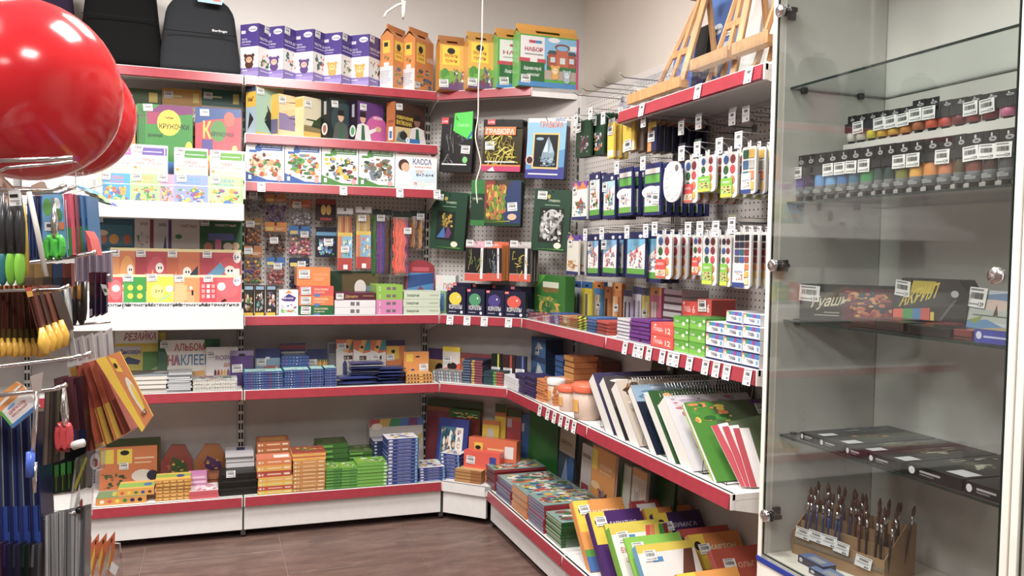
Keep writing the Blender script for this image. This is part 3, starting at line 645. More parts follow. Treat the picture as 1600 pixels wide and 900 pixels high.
# ------------------------------------------------------------------ backpacks
def backpack(label, uc, w, h, t, col, panel, logo=None, tagc=None, seam=True):
    ro = empty('backpack', FA.at(uc, .02+t, Z1), 0); thing(ro, label, 'backpack', 'backpacks on the top shelf')
    def shell(w, h, t, y0, col, name, mat='fabric', bulge=1.0, z0=0.0, par=ro):
        mb = MB(); nz, nx = 14, 18; vs = []; fs = []
        for i in range(nz+1):
            f = i/nz; k = (1-.24*f)*(1-max(0, (f-.75)/.25)**2.6*.3)*(1-max(0, (.1-f)/.1)**2*.06)
            for j in range(nx):
                a = 2*math.pi*j/nx; e = .55
                cx = math.copysign(abs(math.cos(a))**e, math.cos(a)); cy = math.copysign(abs(math.sin(a))**e, math.sin(a))
                tt = t*(1-.35*f*f)*(.9 if f > .97 else 1)
                vs.append((cx*w/2*k, y0+cy*tt/2+.12*t*f, z0+h*(f if f < .97 else .99)))
        for i in range(nz):
            for j in range(nx): fs.append((i*nx+j, i*nx+(j+1) % nx, (i+1)*nx+(j+1) % nx, (i+1)*nx+j))
        fs.append(tuple(nz*nx+j for j in range(nx))); fs.append(tuple(range(nx))[::-1])
        mb.mesh(vs, fs, col, True); return obj(name, mb.data(name, mat), par)
    shell(w, h, t, 0, col, 'body')
    if panel != col: shell(w*.8, h*.47, t*.16, -t*.43, panel, 'front_panel', z0=.02)
    if seam: m = MB(); m.tube([(-w*.42, -t*.56, h*.5), (-w*.2, -t*.575, h*.497), (w*.2, -t*.575, h*.497), (w*.42, -t*.56, h*.5)], .0022, '1c1c1e', 5); obj('zip_seam', m.data('zip_seam', 'fabric'), ro)
    m = MB(); m.tube([(-.04, .0, h*.97), (-.035, .0, h*1.05), (.035, .0, h*1.05), (.04, .0, h*.97)], .008, col, 8); obj('grab_handle', m.data('grab_handle', 'fabric'), ro)
    m = MB(); m.tube([(w*.46, .02, .06), (w*.56, .0, .03), (w*.58, -.02, .008)], .009, '141414', 6); obj('side_strap', m.data('side_strap', 'fabric'), ro)
    if logo: obj('logo_print', print_mesh([('t', logo, 0, 0, 1, 'd8d8d8', 1)], .07, .011), ro, (w*.14, -t*.6-.002, h*.53))
    if tagc: m = MB(); m.prism([(-.06, 0), (.05, -.004), (.062, .03), (.04, .05), (-.05, .05), (-.068, .02)], -t*.45, -t*.45+.002, tagc); m.prism([(.01, .01), (.045, .01), (.045, .035), (.01, .035)], -t*.45-.001, -t*.45, 'e2622c'); obj('swing_tag', m.data('swing_tag', 'card'), ro, (.05, -.02, h*.9))
    return ro
backpack('dark grey backpack with pale swing tag, right end of row', FA.hit(313, 100, .13)[0], .40, FA.hit(313, 2, .13)[1]-Z1, .15, '2f3135', '2f3135', 'Berlingo', '9fc4dc')
backpack('plain black backpack left of the dark grey one', FA.hit(191, 100, .13)[0], .385, .45, .15, '0b0b0c', '0b0b0c')
backpack('dark backpack with pink stripes, behind the red balloons', FA.hit(60, 90, .13)[0], .36, .45, .14, '2a1c34', '7a1c4c')
backpack('black backpack second from the far left shelf end', -1.32, .37, .42, .15, '1a1b1e', '202226')
backpack('navy backpack near the far left shelf end', -1.78, .36, .40, .15, '20242e', '262b36')
# ------------------------------------------------------------------ second shelf: model and science kits turned to the left
def plane_p(c): return [('p', [(.55, .05), (.95, .1), (.62, .35), (.4, .62), (.45, .35), (.3, .28)], c), ('p', [(.3, .3), (.75, .42), (.4, .48)], c)]
def man(cx, coat, skin='d8a888', bg=None): return [('p', [(cx-.3, .02), (cx+.34, .02), (cx+.22, .4), (cx, .46), (cx-.2, .4)], coat), ('p', [(cx-.06, .02), (cx+.1, .02), (cx+.05, .4), (cx-.04, .4)], '2f6a48'), ('e', cx, .58, .11, .13, skin), ('p', [(cx-.12, .6), (cx+.12, .6), (cx+.1, .74), (cx-.1, .74)], '241a18')]
kits = [
 ('aircraft model kit box, pale green sky, first on second shelf', 'model kit', 400, 428, 130, 34, .08, .17, 'd9dcc0', [('r', 0, 0, 1, 1, '9fc0ac'), ('r', 0, .9, 1, 1, 'b8a878'), ('r', 0, 0, 1, .05, 'd8b040')]+plane_p('1c2a2c'), [('r', 0, 0, 1, 1, 'a9c0d0'), ('r', 0, .55, 1, .85, 'e8b818'), ('t', 'МиГ', .2, .66, .08, '222', .6), ('p', [(.2, .1), (.8, .3), (.4, .45)], '26302c'), ('r', 0, .85, 1, 1, '3a4a6a')], [(.15, .86)]),
 ('helicopter model kit box with violet and cream evening sky', 'model kit', 436, 470, 146, 34, .075, .16, 'd8c898', [('r', 0, 0, 1, 1, 'e8cfa0'), ('r', 0, .15, 1, .55, '8a7aa8'), ('p', [(.1, .6), (.95, .75), (.95, .6), (.4, .5)], 'f0c088'), ('p', [(.7, .1), (.95, .15), (.95, .4), (.6, .35)], '24222a'), ('r', .4, .44, 1, .46, '24222a'), ('p', [(.2, .8), (.95, .86), (.95, .9)], '6a5040')], [('r', 0, 0, 1, 1, 'd8b848'), ('r', .1, .5, .9, .85, 'e8b020'), ('r', .1, .05, .9, .4, '6a6488')], [(.12, .86)]),
 ('tank model kit box with sandy cream cover', 'model kit', 475, 506, 150, 34, .075, .16, 'd8cda0', [('r', 0, 0, 1, 1, 'd9cfae'), ('r', 0, .0, 1, .15, 'e0b448'), ('r', 0, .15, 1, .3, '8a7a50'), ('p', [(.3, .28), (1, .24), (1, .5), (.7, .58), (.5, .46), (.1, .46), (.1, .43), (.4, .42)], '3a4a2c'), ('b', .35, .24, 1, .34, 6, 3, ['22301c', '2c3a24'])], [('r', 0, 0, 1, 1, 'e6d8a0'), ('r', .1, .75, .9, .95, 'e0b448')], [(.15, .82)]),
 ('dark science kit box with a man in grey coat', 'science kit', 515, 553, 152, 30, .07, .175, '141c1c', [('r', 0, 0, 1, 1, '1c2a2c'), ('e', .5, .5, .45, .42, '31464a')]+man(.42, '5a5a58')+[('e', .85, .45, .08, .1, 'c8d0d0')], [('r', 0, 0, 1, 1, '10181a'), ('e', .45, .25, .36, .15, 'd8dcd8'), ('e', .45, .25, .2, .1, 'b06050'), ('r', .35, .6, .65, .92, 'a8b0b0')], [(.18, .86)]),
 ('purple science kit box with a man in white lab coat', 'science kit', 559, 608, 157, 30, .07, .175, '2c1838', [('r', 0, 0, 1, 1, '5a2a78'), ('e', .75, .3, .45, .4, 'c8509a'), ('t', 'ЛИЗУН', .6, .6, .07, 'f0e8f4', .36)]+man(.2, 'e8e6ea')+[('e', .8, .36, .13, .07, 'd8a888'), ('p', [(.3, .12), (.72, .3), (.7, .38), (.28, .25)], 'e8e6ea')], [('r', 0, 0, 1, 1, '1c1024'), ('e', .45, .25, .36, .15, 'd8dcd8'), ('e', .45, .25, .2, .1, '58a060'), ('r', .35, .6, .65, .92, 'a8a0b0')], [(.2, .86)]),
 ('brown volcano experiment kit box with yellow title', 'science kit', 618, 681, 158, 26, .075, .2, '40200f', [('r', 0, 0, 1, 1, '3c2015'), ('r', 0, 0, 1, .4, 'd8bc84'), ('p', [(.03, .04), (.1, .26), (.3, .34), (.45, .1), (.4, .04)], '6a7a82'), ('e', .28, .2, .13, .1, '2a2a2a'), ('t', 'ИЗВЕРЖЕНИЕ', .04, .6, .075, 'e8c81c', .56, 0, -.05), ('t', 'ВУЛКАНА', .04, .46, .1, 'e8c81c', .52, 0, -.05)]+man(.74, 'e0d8d8', '8a5a4a')+[('r', .46, .04, .84, .15, '1f6ab0'), ('e', .42, .1, .07, .07, 'e8eef4'), ('t', '2', .39, .07, .07, '1f6ab0', .05)], [('r', 0, 0, 1, 1, 'b8621c'), ('t', 'ВУЛКАН', .2, .5, .06, '3a1a08', .6), ('r', .25, .08, .75, .4, 'e8eef0'), ('r', .35, .12, .65, .3, '2a70b0')], [(.12, .88)])]
for lab, nm, x0, x1, yt, yaw, t, w, col, sp, ls, st in kits:
    d = .262; u, z = FA.hit(x0, yt, d); h = z-Z2
    item(nm.replace(' ', '_')+'_box', lab, nm, FA.at(u, d, Z2), R(yaw), box_mesh(w, h, t, col), w, h, t, sp, lspec=ls, st=st)
# ------------------------------------------------------------------ third shelf: flat white craft boxes
def craft(title, c, seed, pal): return [('r', 0, 0, 1, 1, 'f1f0f2'), ('p', [(0, 0), (1, 0), (1, .05), (.55, .06), (.25, .16), (0, .24)], c), ('r', .28, .76, .95, .97, c), ('e', .33, .8, .1, .08, c), ('t', title, .36, .84, .07, 'f0f2f4', .56), ('r', .4, .79, .9, .81, 'c8d0dc'), ('r', .08, .7, .28, .76, c), ('b', .05, .12, .98, .72, 22, seed, pal), ('e', .87, .1, .065, .07, 'e8a0a0'), ('r', .06, .06, .14, .16, 'e8eef4')]
P1 = ['c8a070', '6a3a34', 'b8502c', 'd8b088', '4a8a4a', 'e8d0b0']
for i, (x0, x1, yt, lab, ti, c, pal) in enumerate([(384.5, 444.5, 219, 'white photo frame craft box, puppy picture, far left', 'ФОТОРАМКИ', '2a5aa8', P1), (445.5, 502, 222, 'white photo frame craft box with yellow car picture', 'ФОТОРАМКИ', '2a5aa8', ['e0a820', 'c87a20', '3a7a34', '9a2a2a', '7a8a9a', '55a040']), (503, 560, 226, 'white magnet craft box with zoo animal magnets', 'МАГНИТЫ', '4a8a3a', ['d8b82c', 'e07a3c', '222', 'e8e8e8', '7a8aa8', '8a3a3a', '3a7a44']), (561, 617, 229, 'white magnet craft box with grey car magnets', 'МАГНИТЫ', '4a8a3a', ['6a7a72', '8a9a6a', '3a4a44', '8a6a4a', 'a05a3a', '7a8a9a'])]):
    put('craft_kit_box', lab, 'craft kit', FA, .262, x0, x1, yt, Z3, .05, 'e9e8ea', craft(ti, c, 60+i, pal))
put('craft_kit_box', 'white letter and counting set box with reading child', 'craft kit', FA, .262, 618, 683, 229, Z3, .04, 'efeeee', [('r', 0, 0, 1, 1, 'f3f2f2'), ('r', .04, .8, .8, .94, 'c87a6a'), ('r', .3, .8, .5, .94, '8a9a4a'), ('e', .9, .87, .08, .09, '8a2a3a'), ('t', 'КАССА', .42, .58, .13, '2a3a8a', .45), ('t', 'букв и счёта', .46, .5, .045, 'c84a4a', .4), ('r', .3, .16, .97, .46, 'cfe6f2'), ('t', '8+7-6+4', .5, .3, .07, '2a2a5a', .42), ('t', 'АБВГ', .48, .38, .06, 'e08a3c', .2), ('e', .2, .55, .13, .14, '4a2c20'), ('e', .24, .5, .1, .11, 'e0b090'), ('p', [(.05, .08), (.35, .08), (.42, .3), (.2, .42), (.08, .3)], 'e8ecf0'), ('e', .48, .12, .07, .08, 'e6e6ea'), ('t', '78', .44, .09, .07, 'c8342c', .08), ('e', .65, .12, .06, .07, 'dfeedd')])
# ------------------------------------------------------------------ left bay: books in the white trays
L1 = Frame(-.85, 4.66, 1, 0)
def bk(lab, d, x0, x1, yt, zb, cov, spec, n=1, gap=.012, t=.006, st=((.14, .93),), tilt=4, mat='card', dx=0):
    for i in range(n):
        lb = lab if n == 1 else say(ordi(i, n, 'frontmost', 'rearmost', 'from the front'), 'copy of the', lab)
        o, w, h = put('activity_book', lb, 'book', FA, d-i*gap, x0+dx*i, x1+dx*i, yt, zb, t, cov, spec, kind='book', tilt=tilt, mat=mat, st=st if i == 0 else None, group=lab[:110] if n > 1 else None)
A3 = ['f0c828', 'e04838', '3a8ac8', 'f2f0ea', '2a8a48']
def stk(c, bgc): return [('r', 0, 0, 1, 1, bgc), ('r', 0, .8, 1, 1, c), ('r', .05, .9, .5, .92, 'd8d0a0'), ('r', .78, .84, .93, .96, 'e8d060'), ('t', 'РАЗВИВАЮЩИЕ', .07, .7, .05, '7a2a3a', .86), ('t', 'НАКЛЕЙКИ', .07, .59, .075, '2c2422', .86), ('b', .05, .05, .95, .56, 10, 4, A3)]
for i, (x0, x1, c) in enumerate([(160, 252, '3f5a24'), (253, 315, 'c8922c'), (315, 378, '1d5a48')]):
    bk(say(['green topped', 'ochre topped', 'teal topped'][i], 'sticker book in the rear row of upper tray'), .1, x0, x1, 136+i*1.5, 1.80, 'c8b8a8', stk(c, 'cbb9a6'), st=((.16, .92),))
bk('orange circles book beside the red balloon', .21, 170, 211, 168, 1.735, 'e87a1c', [('r', 0, 0, 1, 1, 'e87a1c'), ('e', .8, .4, .25, .12, 'f6dc3a'), ('e', .85, .25, .16, .1, 'f6dc3a')], st=())
gb = [('r', 0, 0, 1, 1, '2f8a34'), ('p', [(0, .84), (.3, 1), (1, 1), (1, .9), (.5, .86)], '7a2a6a'), ('r', .04, .74, .3, .9, 'a02a5a'), ('e', .5, .77, .25, .17, 'f0c81c'), ('t', 'Учебник', .4, .82, .035, '333', .2), ('t', 'КРУЖОЧКИ', .3, .69, .065, '1c3a24', .62), ('t', 'для малышей', .06, .58, .045, '223a22', .3), ('e', .33, .32, .09, .1, 'f2c81c'), ('e', .33, .25, .1, .09, 'f2c81c'), ('e', .5, .15, .2, .12, '2a7ac8'), ('e', .7, .36, .1, .09, 'd8304a'), ('e', .76, .3, .07, .1, '1a2a34'), ('e', .92, .44, .08, .1, 'f2c81c'), ('p', [(.92, .2), (1, .4), (.88, .42)], 'e8a01c'), ('e', .9, .1, .08, .07, 'f2c81c')]+[('e', .04+.07*k, .31, .032, .032, '1c3a7a') for k in range(4)]
bk('green circles sticker book with parrots, upper tray', .225, 226, 301, 163, 1.735, '2a7a30', gb, n=5, gap=.012, mat='gloss', dx=-3.2, st=((.06, .95),))
rb = [('r', 0, 0, 1, 1, 'c0203a'), ('p', [(0, .78), (.3, .84), (1, .9), (1, 1), (0, 1)], '1f4a8a'), ('t', 'К', .17, .6, .22, 'f0c020', .18), ('e', .5, .7, .18, .14, '4f8a3a'), ('e', .74, .86, .12, .1, 'e0482c'), ('t', 'КРУЖОЧКИ', .34, .63, .055, '26202a', .5), ('r', .14, .44, .38, .58, '4a3a8a'), ('e', .3, .16, .14, .12, 'f08a2c'), ('e', .3, .06, .14, .08, 'f8dc9a'), ('e', .19, .3, .06, .06, 'f6cc20'), ('e', .34, .33, .06, .06, 'f6cc20'), ('e', .53, .17, .1, .1, 'f6d81c'), ('e', .68, .32, .14, .11, 'f6cf60'), ('e', .86, .46, .06, .06, 'f6cf60'), ('e', .9, .16, .11, .1, 'f6d81c'), ('e', .05, .3, .03, .05, 'f4e8d0')]
bk('red circles sticker book with giraffe, upper tray right end', .225, 305, 377, 168, 1.735, 'a81a34', rb, n=2, mat='gloss', st=((.2, .93),))
def pish(c, t2, seed): return [('r', 0, 0, 1, 1, 'f1f0ea'), ('r', .3, .8, .97, .95, c), ('r', .34, .86, .9, .875, 'e8e8f0'), ('t', 'ПИШУ', .32, .68, .06, 'd03a3c', .36), ('t', t2, .08, .615, .042, 'd06a64', .84), ('r', .04, .25, .93, .58, 'f3e7b4'), ('e', .1, .55, .05, .03, 'e08a3c'), ('r', .2, .4, .42, .45, 'd8c8d8'), ('e', .86, .34, .11, .08, '6a3a2a'), ('e', .87, .29, .09, .07, 'e8b898')]
for i, (x0, x1, yt, c, t2, lb) in enumerate([(150, 206, 225, 'c86ab0', 'УЧУСЬ СЧИТАТЬ', 'writing workbook with pink band, behind the wire stand hooks'), (206, 258, 226, '6a50a8', 'ЦИФРЫ ПРАВИЛЬНО', 'writing workbook with violet band in upper tray'), (272, 325, 231, '4f9a3c', 'ПЕЧАТНЫЕ БУКВЫ', 'writing workbook with green band, bird drawing'), (328, 380, 235, '6aa83a', 'И РИСУЮ ПО ТОЧКАМ', 'writing workbook with green band at tray right end')]):
    bk(lb, .335, x0, x1, yt, 1.66, 'efeee8', pish(c, t2, i), n=2 if i in (1, 3) else 1, gap=.01, dx=4, st=((.18, .93),))
def kai(c, tcol, seed): return [('r', 0, 0, 1, 1, c), ('r', .03, .72, .97, .97, c), ('t', 'ЧИТАЙ-КА', .12, .82, .1, tcol, .66), ('t', 'ПО СЛОГАМ', .2, .72, .06, tcol, .56), ('r', 0, .665, 1, .69, 'f0f0e8'), ('b', .04, .05, .96, .65, 16, seed, ['e8d040', '5a9a4a', '3a7ab8', 'c8603a', 'f2e8c0', '8a5a9a', 'e0a03c'])]
for i, (x0, x1, yt, c, tc, lb) in enumerate([(160, 203, 270, '3aa0d8', 'e8501c', 'blue reading booklet with red title, front of upper tray'), (203, 249, 271, 'a9d48a', 'f07a1c', 'pale green reading booklet with orange title'), (249, 272, 272, 'e89ab0', '5a9ac8', 'narrow visible pink reading booklet in front row'), (272, 325, 273, '8a9ae0', '3aa0c8', 'lilac reading booklet with yellow cottage'), (325, 377, 276, 'b4dc98', '3a90c0', 'light green reading booklet with red drum, right end')]):
    bk(lb, .43, x0, x1, yt, 1.601, c, kai(c, tc, 20+i), n=2 if i in (1, 4) else 1, gap=.008, dx=3, st=((.22, .88),) if i else ((.1, .9),))
# lower tray
def zoo(c): return [('r', 0, 0, 1, 1, c), ('r', .05, .3, .95, .8, '3a7a90'), ('e', .2, .45, .14, .12, 'c87a5a'), ('e', .22, .6, .14, .07, 'e0c8a8'), ('e', .5, .45, .12, .12, 'e0a03c'), ('e', .82, .45, .1, .12, 'b8603a'), ('b', .05, .05, .95, .35, 8, 2, ['4a90a0', '3a6a7a'])]
for x0, x1, yt, c, sp, lb in [(145, 210, 338, '4a3a20', zoo('2c5a6a'), 'blue animal picture book in the back of lower tray'), (210, 240, 340, 'd8d0d0', [('r', 0, 0, 1, 1, 'd8d2d0'), ('r', .8, 0, 1, 1, '8a2a4a'), ('b', .1, .1, .75, .7, 6, 8, ['d88a9a', '3a9a5a']), ('t', 'УЧУ', .3, .8, .08, '8a4a3a', .4)], 'pale book with plum spine edge and pink shapes'), (240, 268, 341, 'cfcdd0', [('r', 0, 0, 1, 1, 'd0ced2'), ('r', .82, 0, 1, 1, '5a2a6a'), ('p', [(.5, .1), (.75, .12), (.65, .6)], '2a3a7a'), ('t', 'НАБ', .3, .8, .08, '3a3a3a', .4)], 'pale book with violet edge and dark blue bird'), (268, 312, 342, 'd8d4cc', [('r', 0, 0, 1, 1, 'd6d2cc'), ('t', 'ЧИТАЮ', .3, .78, .08, '8a5a2a', .6), ('e', .25, .55, .12, .06, '3a8a4a'), ('r', .25, .1, .9, .25, '2a3a6a')], 'cream book with navy train picture, lower tray back'), (312, 379, 344, '1f5a34', [('r', 0, 0, 1, 1, '20603a'), ('t', 'ЖИВОТНЫЕ', .35, .84, .06, 'e8e8d8', .5), ('r', .2, .48, .8, .66, '5a6ab0'), ('e', .2, .3, .1, .13, 'c86a4a'), ('r', .36, .16, .5, .5, 'e06a9a'), ('e', .66, .32, .11, .11, 'e8d8c8'), ('e', .84, .34, .09, .1, 'd8b890')], 'dark green animal book at right end of lower tray back')]:
    bk(lb, .15, x0, x1, yt, 1.36, c, sp, st=((.12, .93),) if x0 in (145, 312) else ())
def mat1(c, c2, fig, face, extra=()): return [('r', 0, 0, 1, 1, c), ('r', 0, .93, 1, 1, 'f0e0a0'), ('r', 0, 0, .36, .93, c2), ('e', .68, .4, .3, .42, fig), ('e', face[0], face[1], .13, .12, 'f2ece4'), ('e', face[0]-.03, face[1], .025, .03, '222'), ('e', face[0]+.05, face[1], .025, .03, '222')]+list(extra)
RO = [(172, 211, 387, mat1('d8743a', 'e0904a', 'e8a048', (.8, .5), [('p', [(.3, .1), (.7, .1), (.72, .4), (.28, .4)], 'f0ead8'), ('e', .5, .22, .12, .07, '5a8a3a')]), 'orange preschool maths book with apron picture'), (211, 260, 388, mat1('b8283a', 'a82034', 'c84050', (.78, .55), [('p', [(.5, .35), (.56, .52), (.62, .3), (.85, .18), (.6, .12)], 'e8c070'), ('r', .3, .26, .5, .42, 'd8707a')]), 'dark red preschool maths book with yellow cat'), (260, 312, 389, mat1('d0662c', 'c0582a', 'cc6a2c', (.62, .46), [('p', [(.7, .4), (.95, .62), (.95, .3)], '2a3a44'), ('p', [(.1, .1), (.3, .5), (.35, .1)], 'e08a4a')]), 'rust orange preschool maths book with penguin beak'), (312, 377, 390, mat1('c02a44', 'b0243c', 'd0404a', (.72, .5), [('p', [(.08, .3), (.5, .7), (.62, .5), (.2, .05)], '5a9ac0'), ('r', .8, .2, .96, .55, 'f0ece4'), ('e', .9, .83, .095, .15, 'f0ece4'), ('t', '6+', .83, .76, .13, '2a3a8a', .12)]), 'crimson preschool maths book with blue phone, right end')]
for x0, x1, yt, sp, lb in RO: bk(lb+', middle row', .29, x0, x1, yt, 1.20, 'd8a070', sp, st=((.18, .88),), n=2 if x0 == 211 else 1, dx=3)
def mat2(c, c2, body, title='Математика', full=False): return [('r', 0, 0, 1, 1, 'f4f2f2'), ('r', 0, .19, 1, 1, c), ('r', 0, .93, 1, 1, 'f0e4a8'), ('r', 0, .19, .4, .93, c2)]+list(body)+[('t', title, .04, .075, .1, '2a2c34', .9 if full else 1.25, .25)]
FR = [(150, 191, 429, mat2('dc2c3c', 'e04a40', [('e', .75, .55, .24, .3, 'f0646a'), ('e', .75, .6, .16, .1, 'f2ece4'), ('r', .1, .3, .5, .6, 'e8702c')], 'Прописи'), 'red copybook partly behind hanging purple clips'), (193, 228, 429, mat2('2f9a3a', '3aa83c', [('e', .3, .62, .13, .08, 'f2d020'), ('e', .72, .62, .13, .08, 'f2d020'), ('e', .3, .38, .13, .08, 'f2d020'), ('e', .72, .38, .13, .08, 'f2d020')]), 'green maths book with yellow dots'), (229, 271, 428.5, mat2('f0dc1c', 'f0e020', [('e', .4, .5, .25, .2, 'f6ec80'), ('e', .85, .58, .15, .1, 'f2ece4'), ('t', '2+3', .3, .48, .08, '6a6a2a', .3), ('p', [(.4, .25), (.9, .45), (.92, .4), (.5, .22)], 'a0d8a0')]), 'yellow maths book with sums'), (272, 312, 430, mat2('f08a3c', 'f8b070', [('r', .05, .25, .5, .7, 'f8b878'), ('r', .5, .2, .8, .5, 'f4a468'), ('r', .68, .4, .76, .55, '222'), ('e', .66, .62, .06, .05, 'f2ece4')]), 'orange maths book with peach blocks'), (312, 377, 430, mat2('e8404c', 'd0283c', [('e', .68, .6, .26, .28, 'f0505c'), ('e', .52, .66, .1, .12, 'f2ece4'), ('e', .9, .83, .095, .15, 'f4f2f2'), ('t', '6+', .83, .8, .1, '2a3a8a', .12), ('p', [(.5, .22), (.6, .3), (.66, .24), (.55, .19)], '2a1a1a')]+[('r', .05+.12*i, .32+.15*j, .12+.12*i, .42+.15*j, 'f0a0a0' if i != 1 else 'f4f0f0') for i in range(3) for j in range(3)], full=True), 'full view crimson maths book at right end')]
for x0, x1, yt, sp, lb in FR: bk(lb+', front row of lower tray', .42, x0, x1, yt, 1.124, 'f2f0ee', sp, st=((.2, .9),))
# ------------------------------------------------------------------ left bay, fourth shelf
def T(rows, **kw):
    for r in rows: put(*r[:-1], **r[-1]) if isinstance(r[-1], dict) else put(*r)
rez = [('r', 0, 0, 1, 1, 'e8d850'), ('r', 0, .72, 1, 1, 'e8e4d8'), ('r', 0, .7, 1, .75, 'e0c030'), ('t', 'РЕЗАЙКА', .2, .8, .13, 'b03a5a', .75, .2, .03), ('r', 0, .55, .6, .7, 'd8d4dc'), ('t', 'Динозавры', .12, .57, .08, '4a4a6a', .48), ('p', [(.1, .4), (.3, .52), (.6, .45), (.55, .38)], '3a4a7a'), ('r', .65, .2, 1, .6, '5aa04a'), ('p', [(.5, .15), (1, .35), (1, .2), (.6, .1)], 'b8d870'), ('r', 0, 0, 1, .1, 'd88a3c')]
put('activity_book', 'cut-out activity book with red title leaning at the back', 'book', FA, .14, 178, 246, 516, Z5, .008, 'e8d850', rez, tilt=12, kind='book')
put('activity_book', 'yellow activity book leaning behind the cut-out book', 'book', FA, .115, 200, 258, 521, Z5, .008, 'd8c030', [('r', 0, 0, 1, 1, 'd8c030'), ('r', .7, .2, 1, .8, 'c8a82c')], tilt=10, kind='book')
alb = [('r', 0, 0, 1, 1, 'f0ece4'), ('p', [(0, 0), (0, 1), (.06, 1), (.2, .6), (.16, .3), (.3, 0)], '20603a'), ('r', .85, .8, 1, 1, '2a6a3c'), ('t', 'АЛЬБОМ', .3, .77, .15, 'c03a34', .55), ('t', 'НАКЛЕЕК', .18, .46, .22, '3a7ab0', .78), ('t', 'НА', .18, .46, .22, 'd0483c', .2), ('p', [(.4, .14), (.45, .3), (.85, .34), (.88, .2)], 'e0a03c'), ('e', .35, .2, .06, .08, 'c83a3a')]
put('activity_book', 'white sticker album with big colourful letters', 'book', FA, .2, 246, 332, 533, Z5, .012, 'f0ece4', alb, tilt=14, kind='book', st=((.12, .9),))
put('activity_book', 'green backed album peeping out behind the sticker album', 'book', FA, .165, 300, 344, 531, Z5, .008, '2a6040', [('r', 0, 0, 1, 1, '2a6040')], tilt=10, kind='book')
put('activity_book', 'white felt pen colouring album beside the violet pack', 'book', FA, .21, 322, 372, 543, Z5, .01, 'eeeaea', [('r', 0, 0, 1, 1, 'eeeaea'), ('t', 'РАСКРАСКА', .3, .66, .12, '6a3a7a', .68), ('t', 'для', .55, .5, .1, 'c8503c', .3)]+[('p', [(.25+.1*i, .08), (.33+.1*i, .08), (.33+.1*i, .36), (.29+.1*i, .44), (.25+.1*i, .36)], c) for i, c in enumerate(['6a2a3a', 'a03a2c', 'd8902c', 'e8b838', '8a5aa0', '4a6ab0'])], tilt=8, kind='book', st=((.16, .8),))
put('pencil_pack', 'violet felt pen pack at the bay joint', 'pencil pack', FA, .23, 360, 396, 548, Z5, .015, '5a3a7a', [('r', 0, 0, 1, 1, '56387a'), ('r', 0, .86, 1, 1, '8a7a9a'), ('e', .5, .88, .15, .04, '2a2030'), ('b', .4, .1, .95, .6, 9, 3, ['3a2a5a', '6a5a8a', '4a5a4a'])], st=((.3, .5, 1.2),))
stack('notebook', 'thin landscape drawing pad', 'notebook', 'lying beside the silver packs', FA, .365, 196, 261, 587, Z5, 4, .2, '8a8680', None, [('r', 0, 0, 1, 1, '3a4a7a'), ('p', [(0, 0), (.6, .5), (1, .2), (1, 0)], 'b8c8d8'), ('e', .8, .6, .2, .2, 'e0e0e0')], kind='book', jit=.004)
stack('foil_pack', 'silver wrapped pencil pack', 'pencil pack', 'in the slanting pile on left fourth shelf', FA, .365, 262, 299, 583, Z5, 10, .16, {'*': 'c8ccd0'}, None, [('r', 0, 0, 1, 1, 'd4d8dc')], mat='plastic', jit=.006)
for i in range(3):
    lab = say(ordi(2-i, 3), 'spiral pad with pale cover, right of the silver packs')
    u0, w, H = span(FA, .365, 301, 371, 594, Z5); h = H/3
    o = item('spiral_pad', lab, 'notebook', FA.at(u0, .365, Z5+i*h), 0, cached(('sp1', i), lambda: flat_book(w, h-.001, .17, 'd8dcd0', 'gloss')), w, h, .17, tspec=[('r', 0, 0, 1, 1, 'e0e4dc'), ('b', .05, .05, .95, .95, 14, 6, ['c8503c', '3a6ab0', '8ab05a', 'e8e8e8', 'b8c8d8'])] if i == 2 else None, group='spiral pads on the left fourth shelf')
    obj('wire_spiral', spiral_mesh(w, h), o, (0, 0, h/2-.0), (R(90), 0, 0)).location = (0, .0, .001)
# ------------------------------------------------------------------ left bay, bottom shelf
pl = lambda lid: [('r', 0, 0, 1, 1, 'e8a02c')]+[('e', .12+.19*i, .45, .055, .22, c) for i, c in enumerate(['d8402c', 'f2d020', '3a8a3c', '2a4aa0', '7a3a2c'])]
put('plasticine_box', 'large orange plasticine box standing behind, two yellow labels', 'plasticine box', FA, .16, 155, 245, 700, ZB, .04, 'd8742a', [('r', 0, 0, 1, 1, 'd4702a'), ('r', .02, .62, .24, .95, 'e8d02c'), ('r', .3, .6, .56, .95, 'f0d42c'), ('e', .43, .86, .08, .06, '222'), ('r', .6, .7, .95, .74, 'f0c8a0'), ('r', .6, .6, .9, .63, 'f0c8a0'), ('e', .75, .3, .2, .15, 'e8e0d0'), ('e', .92, .3, .1, .12, '2a2a3a'), ('b', .02, .02, .5, .4, 8, 4, ['3a5a2c', '4a6a34', '2c4a28'])], tilt=8, st=((.42, .55),))
put('plasticine_box', 'brown green plasticine box behind the large orange one', 'plasticine box', FA, .11, 165, 250, 687, ZB, .03, '4a4a24', [('r', 0, 0, 1, 1, '6a4a20'), ('r', 0, .8, 1, 1, '3c4a20')], tilt=6)
stack('plasticine_box', 'yellow plasticine box with coloured dots', 'plasticine box', 'in the low pile at far left bottom shelf', FA, .42, 150, 229, 776, ZB, 1, .12, {'*': 'e8a02c'}, [('r', 0, 0, 1, 1, 'd8902c')]+[('e', .12+.15*i, .5, .045, .25, c) for i, c in enumerate(['f0e8d8', 'd8402c', 'f2d020', '3a8a3c', '2a2a5a', '222'])], [('r', 0, 0, 1, 1, '7a9a6a'), ('r', .3, .2, .9, .8, 'c8c050')])
u, w_, H_ = span(FA, .4, 184, 241, 760, ZB); 
